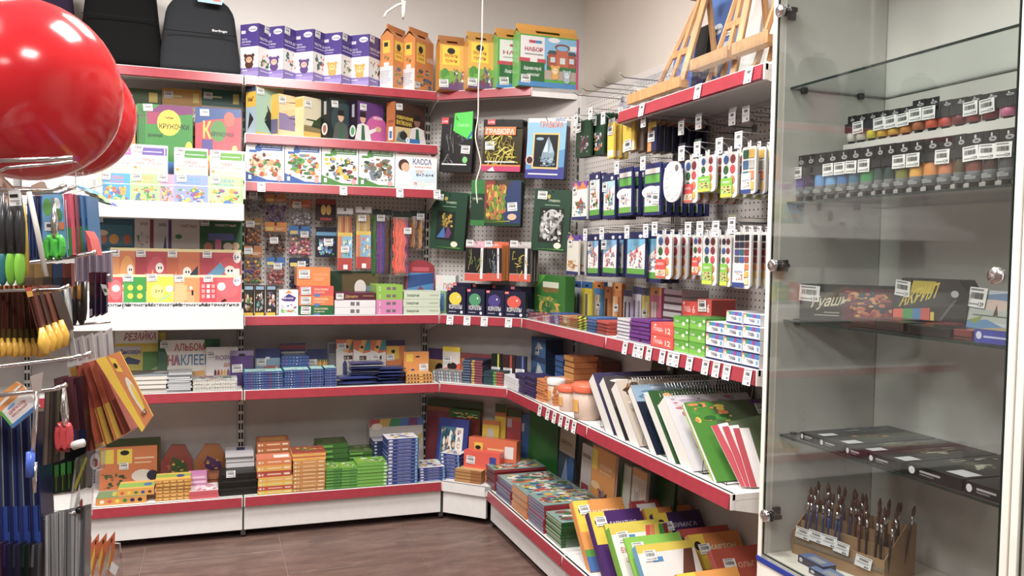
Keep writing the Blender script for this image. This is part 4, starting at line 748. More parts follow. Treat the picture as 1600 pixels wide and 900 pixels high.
stack('plasticine_box', 'orange plasticine box with sloping landscape lid', 'plasticine box', 'on top of the low yellow pile', FA, .405, 184, 241, 763, ZB+H_*.45, 1, .14, {'*': 'e8962c'}, pl(0), [('r', 0, 0, 1, 1, 'f0b03c'), ('r', .02, .2, .98, .75, '8ac04a'), ('e', .8, .5, .12, .2, '3a6ab0')])
stack('plasticine_box', 'slim amber plasticine box', 'plasticine box', 'in the tall pile beside the sloping lid', FA, .42, 243, 298, 749, ZB, 6, .13, {'*': 'e09a2c', 'd': '8a5a1c'}, [('r', 0, 0, 1, 1, 'dc962a'), ('r', 0, 0, 1, .18, '8a5a1c'), ('r', .1, .35, .9, .7, 'e8c060')]+[('e', .2+.2*i, .5, .03, .2, 'a0602c') for i in range(4)], [('r', 0, 0, 1, 1, 'f0b83c'), ('r', 0, .4, 1, .8, '9ab83c'), ('e', .7, .5, .12, .2, '2a4a8a')], jit=.003)
stack('eraser_pack', 'pink eraser pack', 'stationery pack', 'behind the red sheet at left bottom shelf', FA, .33, 294, 323, 742, ZB, 4, .1, {'*': 'c87ab0'}, [('r', 0, 0, 1, 1, 'd090b8'), ('r', .1, .3, .9, .7, 'e8c8dc')])
stack('sticker_sheet', 'red and white flat pack', 'stationery pack', 'lying right of the amber pile', FA, .43, 296, 341, 767, ZB, 2, .14, {'*': 'c8344a'}, [('r', 0, 0, 1, 1, 'd04a54')], [('r', 0, 0, 1, 1, 'e8d8dc'), ('b', .05, .05, .95, .95, 12, 4, ['c8344a', 'f0f0f0', 'd88a9a'])])
for (x0, x1, yt, c, c2, lb) in [(249, 302, 695, '8a3a34', '3a5a34', 'red and green shaped gift pack with cut corners'), (302, 356, 694, 'a0622c', '4a2c5a', 'orange and purple shaped gift pack with cut corners')]:
    u0, w, h = span(FA, .12, x0, x1, yt, ZB); mb = MB(); mb.prism([(.0, 0), (w, 0), (w, h*.55), (w*.75, h*.97), (w*.35, h), (w*.05, h*.6)], 0, .03, c)
    o = obj('gift_pack', mb.data('gift_pack', 'gloss'), None, FA.at(u0, .12, ZB)); thing(o, lb, 'gift pack')
    obj('cover_print', print_mesh([('p', [(.1, .05), (.9, .05), (.8, .5), (.4, .7)], c2), ('b', .2, .1, .75, .6, 9, 8, [c, 'd8a03c', 'b84a3c', c2])], w, h, 'gloss'), o)
stack('cardboard_pack', 'slim cardboard craft pack', 'craft pack', 'in front of the shaped gift packs', FA, .25, 322, 345, 742, ZB, 3, .1, {'*': '8a4a24'}, [('r', 0, 0, 1, 1, '9a5428')])
stack('white_notepad', 'thin white notepad', 'notebook', 'behind the black tray at the bay joint', FA, .3, 353, 397, 707, ZB, 7, .14, {'*': 'd0cfd2'}, [('r', 0, 0, 1, 1, 'd4d4d8'), ('r', 0, 0, 1, .2, '7a7a80')], [('r', 0, 0, 1, 1, 'c0bcc4'), ('r', .4, .4, .7, .9, '2a3060')], jit=.004)
stack('black_sketch_pack', 'black charcoal pack', 'stationery pack', 'dark pile at the bay joint', FA, .42, 343, 402, 739, ZB, 9, .13, {'*': '181614'}, [('r', 0, 0, 1, 1, '1c1a17'), ('r', .1, .4, .8, .6, '2e2c28')], None, jit=.005, st=((.3, .9),))
# ------------------------------------------------------------------ middle bay: hung bags over the fourth shelf
def bead_bag(desc, x0, x1, yt, yb, hc, cols, seed, st=None, d=.07, header=.3, shape='bead'):
    u0, w, zt = span(FA, d, x0, x1, yt, 0); zb = FA.hit(x0, yb, d)[1]; h = zt-zb; t = .022; uc = u0+w/2
    hook(FA, uc, zt-.012, d+.02, say('wire hook of the', desc), tag=False)
    ro = empty('craft_bag', FA.at(u0, d, zb), 0); thing(ro, desc, 'craft bag')
    m = MB(); zh = h*(1-header); m.cbox(0, w, t*.4, t*.4+.002, zh, h-.018, hc, .0008)
    for q in ((0, w*.45), (w*.55, w)): m.box(q[0], q[1], t*.4, t*.4+.0016, h-.018, h, hc)
    hd = obj('header_card', m.data('header_card', 'card'), ro)
    obj('cover_print', print_mesh([('r', .05, .15, .4, .8, 'e8d070'), ('r', .5, .5, .92, .6, 'e8e0d0'), ('r', .5, .3, .8, .38, 'e8e0d0')], w, zh*0+h*header-.02, 'card'), hd, (0, t*.4, zh))
    rg = random.Random(seed); b = MB()
    for i in range(60):
        r = rg.uniform(.006, .0105); b.ball((rg.uniform(r, w-r), t*.5+rg.uniform(-.5, .5)*t*.6, r+rg.random()**1.3*(zh-2*r)*.9), r, rg.choice(cols), 6, 4)
    o = obj('beads', b.data('beads', 'plastic'), ro); o['kind'] = 'stuff'
    f = MB(); P = [(0, t*.5), (w*.15, 0), (w*.85, 0), (w, t*.5), (w*.85, t), (w*.15, t)]
    f.mesh([(x, y, z) for z in (0, zh) for x, y in P], [(0, 1, 7, 6), (1, 2, 8, 7), (2, 3, 9, 8), (3, 4, 10, 9), (4, 5, 11, 10), (5, 0, 6, 11)], 'fff'); obj('clear_pouch', f.data('clear_pouch', 'film'), ro)
    for s in st or (): sticker(ro, s[0]*w, s[1]*h, -.003)
    return ro
for a in [('grey topped craft bag, upper left of perforated panel', 385, 412, 299, 332, '5a5450', ['6a6a6e', '8a8a90', '3a3a40'], 1, [(.4, .8)]),
 ('brown wood bead bag, second down in first column', 383, 410, 340, 380, '9a7a3c', ['8a4a1c', 'c87a2c', '6a3a1c'], 2, [(.3, .75)]),
 ('tan topped bag of coloured pinwheel buttons', 381, 410, 384, 443, 'b0703c', ['c85a1c', '6a2a7a', '8a3a2c', '3a8a4a', 'd8a02c', '4a4a9a'], 3, [(.25, .86)]),
 ('purple bead bag in second column, top', 415, 448, 303, 346, 'b8703c', ['4a2a6a', '6a3a8a', '8a5aa8', '2c1c4a'], 4, None),
 ('orange topped bag of dark brown beads with price sticker', 414, 448, 347, 396, 'd8821c', ['3a1a18', '5a2a24', '2a1414', '8a5a44'], 5, [(.42, .42)]),
 ('blue topped bag of red berry beads', 416, 446, 402, 445, '2a6ab0', ['a84a4c', 'c86a6a', '8a2a34', 'd8a0a0'], 6, [(.6, .68)]),
 ('orange topped bag of silver beads', 454, 487, 312, 352, 'c8602c', ['b0b0b8', 'd8d8e0', '8a8a94'], 7, [(.3, .8)]),
 ('blue topped bag of pink and gold sequins', 452, 486, 353, 399, '2a78c0', ['c83a6a', 'd86a9a', 'c8a060', 'e8b8c8'], 8, [(.7, .72)]),
 ('dark blue bag hanging half behind the orange box', 452, 484, 403, 452, '1c2a4a', ['141c34', '2a3a5a', '3a3a4a'], 9, [(.6, .8)])]: bead_bag(*a)
u = dict(hk=True, htag=False)
hang('glue_pack', 'black and red pack with two gold eyes', 'craft pack', 'on the middle bay panel', FA, .09, 494, 525, 311, 345, 1, .02, .02, '2a0e12', '8a1c24', [('r', 0, 0, 1, 1, '2a1016'), ('r', 0, .75, 1, 1, '8a1c24'), ('e', .37, .5, .13, .24, 'd8b050'), ('e', .63, .5, .13, .24, 'd8b050'), ('r', .2, .02, .8, .14, 'a01c24')], **u)
hang('sticker_pack', 'dark blue mosaic pack with price sticker', 'craft pack', 'below the gold eyed pack', FA, .1, 494, 526, 355, 402, 1, .02, .02, '16203a', '2a4a6a', [('r', 0, 0, 1, 1, '141a30'), ('r', 0, .72, 1, .84, '5a9ac0'), ('b', .05, .03, .95, .7, 18, 8, ['3a8a4a', '8a3a8a', '3a5ab0', 'd8d8e0', '1c1c3a', '5ab0b0'])], st=[(.6, .5, 1.1)], **u)
def long_bag(desc, x0, x1, yt, yb, maker, d=.16, head='c8c4c4', st=None, pr=None):
    u0, w, zt = span(FA, d, x0, x1, yt, 0); zb = FA.hit((x0+x1)/2, yb, d)[1]; h = zt-zb; t = .02
    hook(FA, u0+w/2, zt-.01, d+.02, say('wire hook of the', desc), tag=False)
    ro = empty('craft_bag', FA.at(u0, d, zb), 0); thing(ro, desc, 'craft bag')
    m = MB(); zh = h-.032
    for q in ((0, w*.42, zh, h), (w*.58, w, zh, h), (w*.42, w*.58, zh, h-.016)): m.box(q[0], q[1], t*.4, t*.4+.0016, q[2], q[3], head)
    obj('header_card', m.data('header_card', 'card'), ro); maker(ro, w, zh, t)
    if pr: obj('cover_print', print_mesh(pr, w*.9, zh*.66, 'card'), ro, (w*.05, .0, .004))
    f = MB(); f.mesh([(x, y, z) for z in (0, zh) for x, y in ((0, t*.5), (w*.12, -.001), (w*.88, -.001), (w, t*.5), (w*.88, t), (w*.12, t))], [(0, 1, 7, 6), (1, 2, 8, 7), (2, 3, 9, 8), (3, 4, 10, 9), (4, 5, 11, 10), (5, 0, 6, 11)], 'fff'); obj('clear_pouch', f.data('clear_pouch', 'film'), ro)
    for s in st or (): sticker(ro, s[0]*w, s[1]*h, -.004)
def sticks(cols):
    def mk(ro, w, zh, t):
        n = 8
        for i in range(n):
            m = MB(); x = .006+(w-.012)*i/n; m.cbox(x, x+(w-.012)/n*.85, t*.3, t*.75, .006, zh-.012, cols[i % len(cols)], .0012); obj('craft_stick', m.data('craft_stick', 'paper'), ro)
    return mk
def stems(cols, seed, n=16, wav=0):
    def mk(ro, w, zh, t):
        rg = random.Random(seed)
        for i in range(n):
            m = MB(); x0 = .006+(w-.014)*i/(n-1); z0 = rg.uniform(.004, .02); z1 = zh-rg.uniform(0, .03); k = 22; yy = rg.uniform(.25, .75)*t; c = cols[i*len(cols)//n]
            ph = rg.uniform(0, 6); m.tube([(x0+.0015*math.sin(ph+j*.9)+wav*math.sin(j*1.1)*.004, yy, z0+(z1-z0)*j/k) for j in range(k+1)], [.0036+.0007*((j+i) % 2)+(.0015 if wav and j % 6 == 2 else 0) for j in range(k+1)], c, 5); obj('chenille_stem', m.data('chenille_stem', 'fabric'), ro)
    return mk
spr = lambda c2, seed: [('r', 0, 0, 1, 1, 'e08a5c'), ('r', .0, 0, 1, .32, 'c8342c'), ('r', .0, .9, 1, 1, 'e8c84a'), ('r', .3, .32, 1, .9, '8ac4e4'), ('b', .32, .34, .98, .88, 9, seed, [c2, 'd85a5a', 'f0d060', '3a8a9a', 'e8e8f0']), ('r', .4, .02, .7, .14, 'f0eeee')]
long_bag('long bag of natural craft sticks with red base card', 527, 552, 325, 423, sticks(['d8a060', 'e0b070', 'c88a48', 'c05040']), pr=spr('3a9a6a', 3), st=[(.5, .34)])
long_bag('long bag of yellow craft sticks, right of the natural one', 556, 581, 323, 421, sticks(['e0c060', 'd8d0a0', 'e0a060', 'c8b060']), pr=spr('c84a6a', 5), st=[(.4, .82)])
long_bag('bag of purple and green chenille stems', 583, 613, 327, 432, stems(['3a8a3c', '6a2a8a', '8a34a0', '4a3a9a', '6a3a2a', '2c2420'], 3), .15, '10241a', st=[(.4, .87)])
long_bag('bag of neon orange chenille stems', 615, 641, 330, 431, stems(['ff4a1c', 'ff5420', 'ff4a1c', '8a2a7a'], 4, 14, 1), .16, '10241a', st=[(.85, .7)])
long_bag('short bag of leopard brown chenille stems', 642, 667, 329, 391, stems(['b8702c', '6a3a14', 'c8843a', '3a2410'], 5, 14), .15, '10241a', st=[(.6, .85)])
# ------------------------------------------------------------------ middle bay, fourth-level shelf goods
for i, (x0, x1, c, lb) in enumerate([(381, 397, ['4a8a4a', 'd8a03c', 'c8603a'], 'leftmost'), (398.5, 414, ['d8c8c0', '8a4a4a', '3a8a8a'], 'middle'), (416, 432, ['2a4a8a', 'd86a4a', 'e8c8b8'], 'rightmost')]):
    put('craft_tube_pack', f'{lb} of three narrow craft packs with yellow base', 'craft pack', FA, .335, x0, x1, 446, Z4, .04, {'*': '24221e'}, [('r', 0, 0, 1, 1, '3a3630'), ('r', 0, 0, 1, .1, 'f0c020'), ('b', .1, .12, .9, .8, 16, 30+i, c+['e8e4dc', 'e8e4dc']), ('r', .1, .86, .9, .97, '8aa8c0'), ('r', .9, 0, 1, 1, '18120e')], mat='gloss')
put('paint_set_box', 'small white box with violet splash title', 'paint set', FA, .33, 436, 466, 453, Z4, .05, 'eeeef2', [('r', 0, 0, 1, 1, 'f0f0f4'), ('p', [(.1, .62), (.5, .85), (.9, .7), (.8, .55), (.3, .55)], '4a2a8a'), ('t', 'Мыло', .2, .64, .08, 'f0f0f4', .55), ('p', [(.3, .85), (.5, 1), (.7, .88)], 'f08a2c'), ('b', .05, .05, .95, .45, 10, 2, ['5ab0c8', '8ac84a', 'd8603a', '4a6ab8', 'e8e8f0'])])
stk3 = [('dc4438', 'red'), ('e0782c', 'orange'), ('1f6a3a', 'green')]
for i, (c, cn) in enumerate(stk3[::-1]):
    y0 = [477, 461, 444.5][i]; u0, w, H = span(FA, .33, 467, 521, 477.2, Z4); h = H
    item('gouache_box', f'{cn} paint box with price sticker, ' + ['bottom of the three', 'middle of the three', 'top of the three flat ones'][i], 'paint set', FA.at(u0, .33, Z4+i*h), 0, box_mesh(w, h-.0006, .16, c), w, h, .16, [('r', 0, 0, 1, 1, c), ('t', 'ПЛАСТИЛИН', .44, .55, .2, 'f0e0c0', .4), ('t', '12 цветов', .44, .3, .14, 'f0e0c0', .3), ('e', .52, .04, .1, .16, '4a7ab8')], st=[(.2, .5, 1.15)])
put('gouache_box', 'large glossy orange box lying across the red one', 'paint set', FA, .3, 464, 516, 417.5, Z4+3*h, .15, 'e8822c', [('r', 0, 0, 1, 1, 'e8802c'), ('t', 'КЛАССИКА', .5, .55, .12, 'f0b080', .45), ('r', .5, .4, .85, .44, 'f0b080'), ('r', .5, .3, .8, .34, 'f0b080')], mat='gloss', st=[(.22, .62, 1.3)])
put('puzzle_box', 'dark green boxed game with brown map picture, behind', 'game box', FA, .14, 515, 592, 424, Z4, .05, '1c3a1c', [('r', 0, 0, 1, 1, '1f3a20'), ('r', .25, .05, 1, .95, '5a4a2c'), ('p', [(.3, .1), (.6, .7), (.75, .2)], '8a5a2c'), ('e', .62, .6, .12, .2, 'd8d0c8'), ('r', .02, .2, .2, .5, '8ab02c'), ('r', .75, .5, .95, .65, '5a7a9a')])
u0, w, H = span(FA, .335, 523, 587, 480.4, Z4); h = H
for i, (c, nm) in enumerate([('e8e6e8', 'bottom white flat box under the maroon one'), ('e8e6e8', 'middle white flat box under the maroon one'), ('5a1c34', 'maroon flat box with gold title on white ones')]):
    item('puzzle_box', nm, 'game box', FA.at(u0, .335, Z4+i*h), 0, box_mesh(w, h-.0006, .2, c), w, h, .2, ([('r', .38, .25, .48, .75, '777'), ('r', .52, .25, .6, .75, '777')] if i < 2 else [('t', 'Шахматы', .25, .3, .4, 'c8a050', .3, .2), ('r', .68, .5, .95, .62, 'a08040')]), st=[(.12, .5, .9)] if i == 2 else None)
bar = lambda: [('r', .38, .3, .54, .7, '7a6a70'), ('r', .6, .3, .74, .7, '7a6a70'), ('t', '2', .1, .25, .5, 'f0f0e8', .06)]
for i, (c, nm) in enumerate([('d97fb4', 'pink'), ('d97fb4', 'pink'), ('8cbf3c', 'light green'), ('8cbf3c', 'light green')]):
    u0, w, H = span(FA, .34, 588, 629, 480, Z4)
    item('puzzle_box', f'{nm} flat box, ' + ['lowest of the pink and green pile', 'second from bottom of the pink and green pile', 'lower green one on the pink pair', 'topmost of the pink and green pile'][i], 'game box', FA.at(u0, .34, Z4+i*H), 0, box_mesh(w, H-.0006, .2, c), w, H, .2, [('r', 0, 0, 1, 1, c)]+bar())
stack('puzzle_box', 'pale green flat box with dark title', 'game box', 'in the end pile', FA, .34, 631, 688, 455, Z4, 3, .2, 'cfdcc4', [('r', 0, 0, 1, 1, 'd3dfc8'), ('t', 'Еженедельник', .08, .32, .36, '3a4a3a', .34), ('r', .7, .4, .95, .55, 'a8b8a0')])
# satchel-like case behind
u0, w, zt = span(FA, .1, 634, 678, 406, 0); h = zt-Z4; m = MB(); pts = [(0, 0), (w, 0), (w, h*.82)]+[(w*.5+w*.5*math.cos(a), h*.82+h*.18*math.sin(a)) for a in [k*math.pi/8 for k in range(1, 8)]]+[(0, h*.82)]
m.prism(pts, 0, .05, '9a2838'); o = obj('pencil_case', m.data('pencil_case', 'plastic'), None, FA.at(u0, .12, Z4)); thing(o, 'rounded red and blue pencil case standing behind flat boxes', 'pencil case')
obj('cover_print', print_mesh([('r', .04, .05, .96, .75, '3a86c0'), ('p', [(.04, .45), (.96, .55), (.96, .75), (.04, .7)], '1c4a8a'), ('p', [(.1, .2), (.5, .5), (.9, .25), (.8, .1), (.2, .1)], '8a3a4a'), ('p', [(.04, .05), (.3, .3), (.96, .05)], 'e0a03c'), ('r', .2, .78, .8, .86, 'c84a5a')], w, h, 'gloss'), o)
# ------------------------------------------------------------------ middle bay, fifth shelf (pencils)
NV = '1f3078'
def pen(cols, seed, n=9): return [('r', 0, 0, 1, 1, '2a4488'), ('r', 0, .75, 1, 1, '46609a'), ('r', 0, 0, 1, .12, '15235c')]+[('e', .06+.88*k/(n-1), .42, .022, .16, cols[(k+seed) % len(cols)]) for k in range(n)]
pc = ['6a9ad0', '3a6ab0', '8a4a9a', 'c8506a', '4aa0a0', '6ab0d8', 'e8e8f0']
ptop = [('r', 0, 0, 1, 1, '1f6a7a'), ('r', .03, .08, .97, .92, '9adcd0'), ('b', .05, .1, .95, .9, 10, 2, ['e8f4f0', 'd8a8b8', '6ab0c0', 'f4f4ec'])]
D5 = .368
stack('pencil_box', 'blue coloured pencil box', 'pencil box', 'in the widest pile, fifth shelf', FA, D5, 381, 443, 580.5, Z5, 7, .12, {'*': NV}, pen(pc, 1, 14), ptop)
stack('pencil_box', 'navy coloured pencil box', 'pencil box', 'in the second pile from left', FA, D5, 444, 485, 578, Z5, 7, .12, {'*': NV}, pen(pc, 4, 9), ptop)
stack('pencil_box', 'narrow navy pencil box', 'pencil box', 'left of two narrow piles', FA, D5, 486, 506, 576.5, Z5, 7, .12, {'*': NV}, pen(['7a8ac8', 'd8a0a0', 'e8d8b0'], 2, 5), ptop)
stack('pencil_box', 'narrow navy pencil box', 'pencil box', 'right of two narrow piles', FA, D5, 507, 526, 575, Z5, 7, .12, {'*': NV}, pen(['7a8ac8', 'e8a080', 'e8e8b0'], 3, 5), ptop)
stack('pencil_box', 'blue pencil box', 'pencil box', 'in the raised pile behind second pile', FA, .24, 440, 483, 556, Z5, 9, .11, {'*': NV}, pen(pc, 2, 8), [('r', 0, 0, 1, 1, '2a3a6a'), ('r', .1, .1, .9, .9, '6a7aa0')])
def ppack(lab, d, x0, x1, yt, col, spec, st=None, tilt=6, t=.015): put('pencil_pack', lab, 'pencil pack', FA, d, x0, x1, yt, Z5, t, col, spec, tilt=tilt, st=st)
ppack('navy topped pencil pack with polar picture, fifth shelf', .17, 399, 438, 545, '223470', [('r', 0, 0, 1, 1, '86aac0'), ('r', 0, .72, 1, 1, '1c2c6a'), ('e', .5, .72, .1, .04, 'd8d8e0'), ('r', .35, .05, .95, .5, 'b06a64'), ('p', [(.4, .2), (.9, .5), (.95, .1)], 'd8d4d0'), ('r', .03, .1, .25, .3, 'd8e4e0')], [(.25, .6, 1.1)])
ppack('navy pencil pack with rainbow pencil tips on top', .13, 438, 478, 537, '221c44', [('r', 0, 0, 1, 1, '202c5a'), ('r', 0, .84, 1, .96, '8a2a3a'), ('r', .03, .5, .97, .78, 'b0b0a4')]+[('p', [(.06+.075*k, .5), (.12+.075*k, .5), (.09+.075*k, .74)], c) for k, c in enumerate(['6a3a2a', '3a8a3c', 'd8b03c', 'c83a2c', '8a4a8a', '3a6ab0', '2a2a2a', 'd86a8a', '3a9a9a', 'e07a2c', '4a4a8a', '9a9a9a'])])
ppack('navy topped pencil pack with green and yellow pencils', .15, 480, 512, 546, '1a2858', [('r', 0, 0, 1, 1, '3a5a4a'), ('r', 0, .68, 1, 1, '1a285c'), ('r', .05, .4, .5, .68, 'c8ccd0')]+[('p', [(.5+.1*k, .0), (.6+.1*k, .0), (.6+.1*k, .55), (.55+.1*k, .68), (.5+.1*k, .55)], c) for k, c in enumerate(['d8a03c', 'e0c040', 'c87a2c', 'e8b83c', 'd89030'])], [(.25, .58)])
ppack('grey school pencil pack behind the silver bags', .12, 512, 540, 535, '7a7a80', [('r', 0, 0, 1, 1, '84848a'), ('r', .1, .7, .9, .95, '5a5a66')])
def felt(sd): return [('r', 0, 0, 1, 1, 'e0dcd8'), ('p', [(0, .78), (0, 1), (1, 1), (1, .7), (.6, .66)], 'd8602c'), ('p', [(.3, .72), (.5, 1), (.75, 1), (.55, .68)], 'e8a83c'), ('p', [(.6, .72), (.8, 1), (1, 1), (1, .75)], '2a8a8a'), ('e', .5, .82, .1, .04, '2a3a3a'), ('r', .35, .5, .75, .6, '4a3028'), ('t', '12', .4, .52, .05, 'e8e0d8', .2), ('p', [(.3, 0), (.5, 0), (.5, .4), (.4, .5), (.3, .4)], '3a4a7a'), ('p', [(.6, 0), (.75, 0), (.75, .35), (.68, .45), (.6, .35)], 'c86a4a')]
ppack('white and rainbow felt pen pack, left of the pair', .15, 526, 560, 531, 'c8602c', felt(1), [(.25, .82, 1.1)]); ppack('white and rainbow felt pen pack, middle of shelf', .17, 553, 580, 532, 'c8602c', felt(2))
ppack('white and rainbow felt pen pack, right of the pair', .165, 577, 604, 532, 'c8602c', felt(3), [(.4, .55)])
ppack('orange pack with yellow square and purple top', .15, 603, 634, 532, 'd8782c', [('r', 0, 0, 1, 1, 'd8782c'), ('r', 0, .85, 1, 1, '3a2450'), ('r', .05, .5, .7, .84, 'e8b82c'), ('e', .4, .7, .1, .05, '222'), ('r', .1, .2, .9, .3, 'f0a870')], [(.25, .55)])
ppack('orange pack of modelling sticks, right end of shelf', .25, 632, 671, 550, 'dc8a2c', [('r', 0, 0, 1, 1, 'dc8c30'), ('r', .1, .65, .36, .92, 'e8c02c'), ('e', .55, .82, .1, .03, '3a2410'), ('p', [(.25, .1), (.45, .1), (.4, .4), (.3, .4)], '3a4a7a')], [(.78, .45, 1.1)])
rgb = random.Random(5)
def bag_mesh(w, h, t, c, seed):
    def mk():
        m = MB(); rg = random.Random(seed); n = 8; vs = []; fs = []
        for i in range(n+1):
            for j in range(n+1):
                a, b = i/n, j/n; e = (16*a*(1-a)*b*(1-b))**.35
                vs.append((a*w, b*t, h*.5+e*h*.5*rg.uniform(.8, 1.05)))
        k = len(vs)
        vs += [(x, y, h*.5-(z-h*.5)) for x, y, z in vs]
        for i in range(n):
            for j in range(n): q = (i*(n+1)+j, (i+1)*(n+1)+j, (i+1)*(n+1)+j+1, i*(n+1)+j+1); fs.append(q); fs.append(tuple(v+k for v in q[::-1]))
        m.mesh(vs, fs, c, True); return m.data('pencil_bag', 'gloss')
    return cached(('bag', round(w, 3), round(h, 4), c, seed), mk)
def bag_stack(desc, where, x0, x1, yt, n, d, t, cols, slant=0):
    u0, w, H = span(FA, d, x0, x1, yt, Z5); h = H/n
    for i in range(n):
        o = obj('crayon_bag', bag_mesh(w, h*1.02, t, cols[i % len(cols)], i % 3), None, FA.at(u0+slant*i, d+rgb.uniform(-.006, .004), Z5+i*h), (0, 0, R(rgb.uniform(-3, 3))))
        thing(o, say(ordi(n-1-i, n), desc, where), 'crayon pack', say(desc, where))
bag_stack('navy plastic wrapped crayon bag', 'under the white edged pile', 527, 592, 588, 2, .365, .12, ['2a3870'])
u0, w, H = span(FA, .365, 527, 592, 588, Z5)
_Z = Z5; Z5 = Z5+H; bag_stack('blue and white crayon bag', 'in the slanted silver pile', 548, 602, 567, 6, .34, .12, ['38407a', 'c8ccd8', '2c3470'], .0); Z5 = _Z
bag_stack('dark blue crayon bag', 'in the low pile beside orange boxes', 592, 635, 574, 5, .36, .12, ['26346a', '3a4880'])
stack('crayon_box', 'orange crayon box with round windows', 'crayon box', 'at the right end of fifth shelf', FA, .365, 635, 676, 583, Z5, 3, .1, {'*': 'e0983c'}, [('r', 0, 0, 1, 1, 'e2a04a'), ('r', .0, .0, 1, .1, 'a86a2c')]+[('e', .08+.12*k, .48, .035, .24, '4a2a1c' if k != 4 else 'e8c83c') for k in range(8)])
# ------------------------------------------------------------------ middle bay, bottom shelf
DB = .445
def pbox(c): return [('r', 0, 0, 1, 1, c), ('e', .07, .45, .035, .25, 'f0e0c0'), ('e', .16, .45, .03, .2, 'e0d0b0'), ('r', .3, .4, .7, .6, 'f2d8b0'), ('r', .78, .35, .95, .65, 'f2e4c8')]
stack('plasticine_box', 'yellow and red plasticine box', 'plasticine box', 'in front left pile of middle bay', FA, DB, 403, 457, 746, ZB, 4, .12, None, colsn=['e8c030', 'c8342c', 'e8c030', 'e8a838'], specn=[pbox('e8c030'), pbox('c8342c'), pbox('e8c030'), pbox('e8a838')], tspec=[('r', 0, 0, 1, 1, 'e8d060'), ('b', .05, .1, .95, .9, 8, 3, ['8ab04a', 'f0f0e0', 'e07a3c', '5ab0c0'])])
u0, w, H = span(FA, DB, 403, 457, 746, ZB)
stack('plasticine_box', 'orange plasticine box', 'plasticine box', 'upper half of front left pile', FA, DB-.01, 402, 456, 717, ZB+H, 3, .12, None, colsn=['b0382c', 'e8a02c', 'e0762c'], specn=[pbox('b0382c'), pbox('e8a02c'), pbox('e0762c')], tspec=[('r', 0, 0, 1, 1, 'd8704a'), ('r', .5, .2, .95, .7, 'f0ece4')])
stack('plasticine_box', 'brown topped plasticine box', 'plasticine box', 'in the pile behind front left pile', FA, .28, 401, 452, 690, ZB, 8, .14, {'*': 'c0702c'}, pbox('b8682c'), [('r', 0, 0, 1, 1, 'a85a2c'), ('r', .1, .2, .9, .8, 'c8883c')])
stack('plasticine_box', 'amber plasticine box', 'plasticine box', 'in the tall front pile', FA, DB, 458, 508, 719, ZB, 8, .12, {'*': 'd8963c'}, pbox('d08c3c'), None)
u0, w, H = span(FA, DB, 458, 508, 719, ZB)
stack('plasticine_box', 'bright yellow plasticine box', 'plasticine box', 'on top of the tall amber pile', FA, DB-.01, 457, 509, 706, ZB+H, 2, .13, {'*': 'e8b43c'}, [('r', 0, 0, 1, 1, 'f0b83c'), ('r', 0, .6, 1, 1, 'c8502c'), ('b', .1, .1, .9, .6, 6, 4, ['f0e0a0', 'e08a2c'])], [('r', 0, 0, 1, 1, '9a3a24'), ('b', .05, .1, .95, .9, 12, 3, ['5a8a3a', 'd8a03c', '8a5a2c', '3a6a3a'])])
gt = [('r', 0, 0, 1, 1, '7ab02c'), ('b', .05, .08, .95, .92, 10, 5, ['c8d860', 'e8f0e0', '3a8a3a', 'e8a04a', '8ac8a0'])]
gb2 = lambda c: [('r', 0, 0, 1, 1, c), ('r', .05, .3, .5, .7, '6ab040'), ('r', 0, 0, 1, .14, '2a5a24')]
stack('plasticine_box', 'dark green plasticine box', 'plasticine box', 'in the left half of the green block', FA, DB, 509, 533, 732, ZB, 7, .13, {'*': '4a8a38'}, gb2('4a8c38'), gt, jit=.001)
stack('plasticine_box', 'mid green plasticine box', 'plasticine box', 'in the right half of the green block', FA, DB, 533.5, 558, 731, ZB, 7, .13, {'*': '569a3c'}, gb2('569c3c'), gt, jit=.001)
stack('plasticine_box', 'lime green plasticine box', 'plasticine box', 'in the front right green pile', FA, DB, 558, 606, 723, ZB, 7, .13, {'*': '6cb43c'}, [('r', 0, 0, 1, 1, '72b840'), ('r', 0, 0, 1, .12, '3a6a24'), ('e', .92, .5, .06, .3, 'd8f0d0')], gt)
stack('plasticine_box', 'olive green plasticine box', 'plasticine box', 'in the tall pile behind the green block', FA, .27, 496, 544, 693, ZB, 7, .15, {'*': '3a7a2c'}, gb2('3a6a2c'), [('r', 0, 0, 1, 1, '4a5a2c'), ('r', .2, .2, .8, .8, '5a6a3a')])
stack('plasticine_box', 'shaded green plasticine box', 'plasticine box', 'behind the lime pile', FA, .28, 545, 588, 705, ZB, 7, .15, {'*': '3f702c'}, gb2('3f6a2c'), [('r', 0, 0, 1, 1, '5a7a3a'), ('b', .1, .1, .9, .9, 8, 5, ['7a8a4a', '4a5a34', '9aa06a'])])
put('plasticine_set', 'white boxed clay set with rainbow top edge, behind navy pile', 'plasticine box', FA, .16, 579, 662, 655, ZB, .05, 'd0c8c8', [('r', 0, 0, 1, 1, 'c8c0bc'), ('r', 0, .85, 1, 1, '3a6ab0'), ('p', [(0, .85), (0, 1), (.2, 1), (.15, .85)], 'a83a3a'), ('p', [(.15, .85), (.2, 1), (.4, 1), (.35, .85)], 'c8a03c'), ('p', [(.35, .85), (.4, 1), (.6, 1), (.55, .85)], '3a8a5a'), ('p', [(.7, .85), (.75, 1), (.9, 1), (.9, .85)], '7a3a6a'), ('e', .13, .86, .1, .06, 'e8d8c8'), ('e', .65, .55, .12, .14, '8a2a34'), ('e', .75, .5, .1, .12, '2a5a8a'), ('p', [(.8, .6), (1, .7), (.9, .35)], 'b8a83c')], tilt=5)
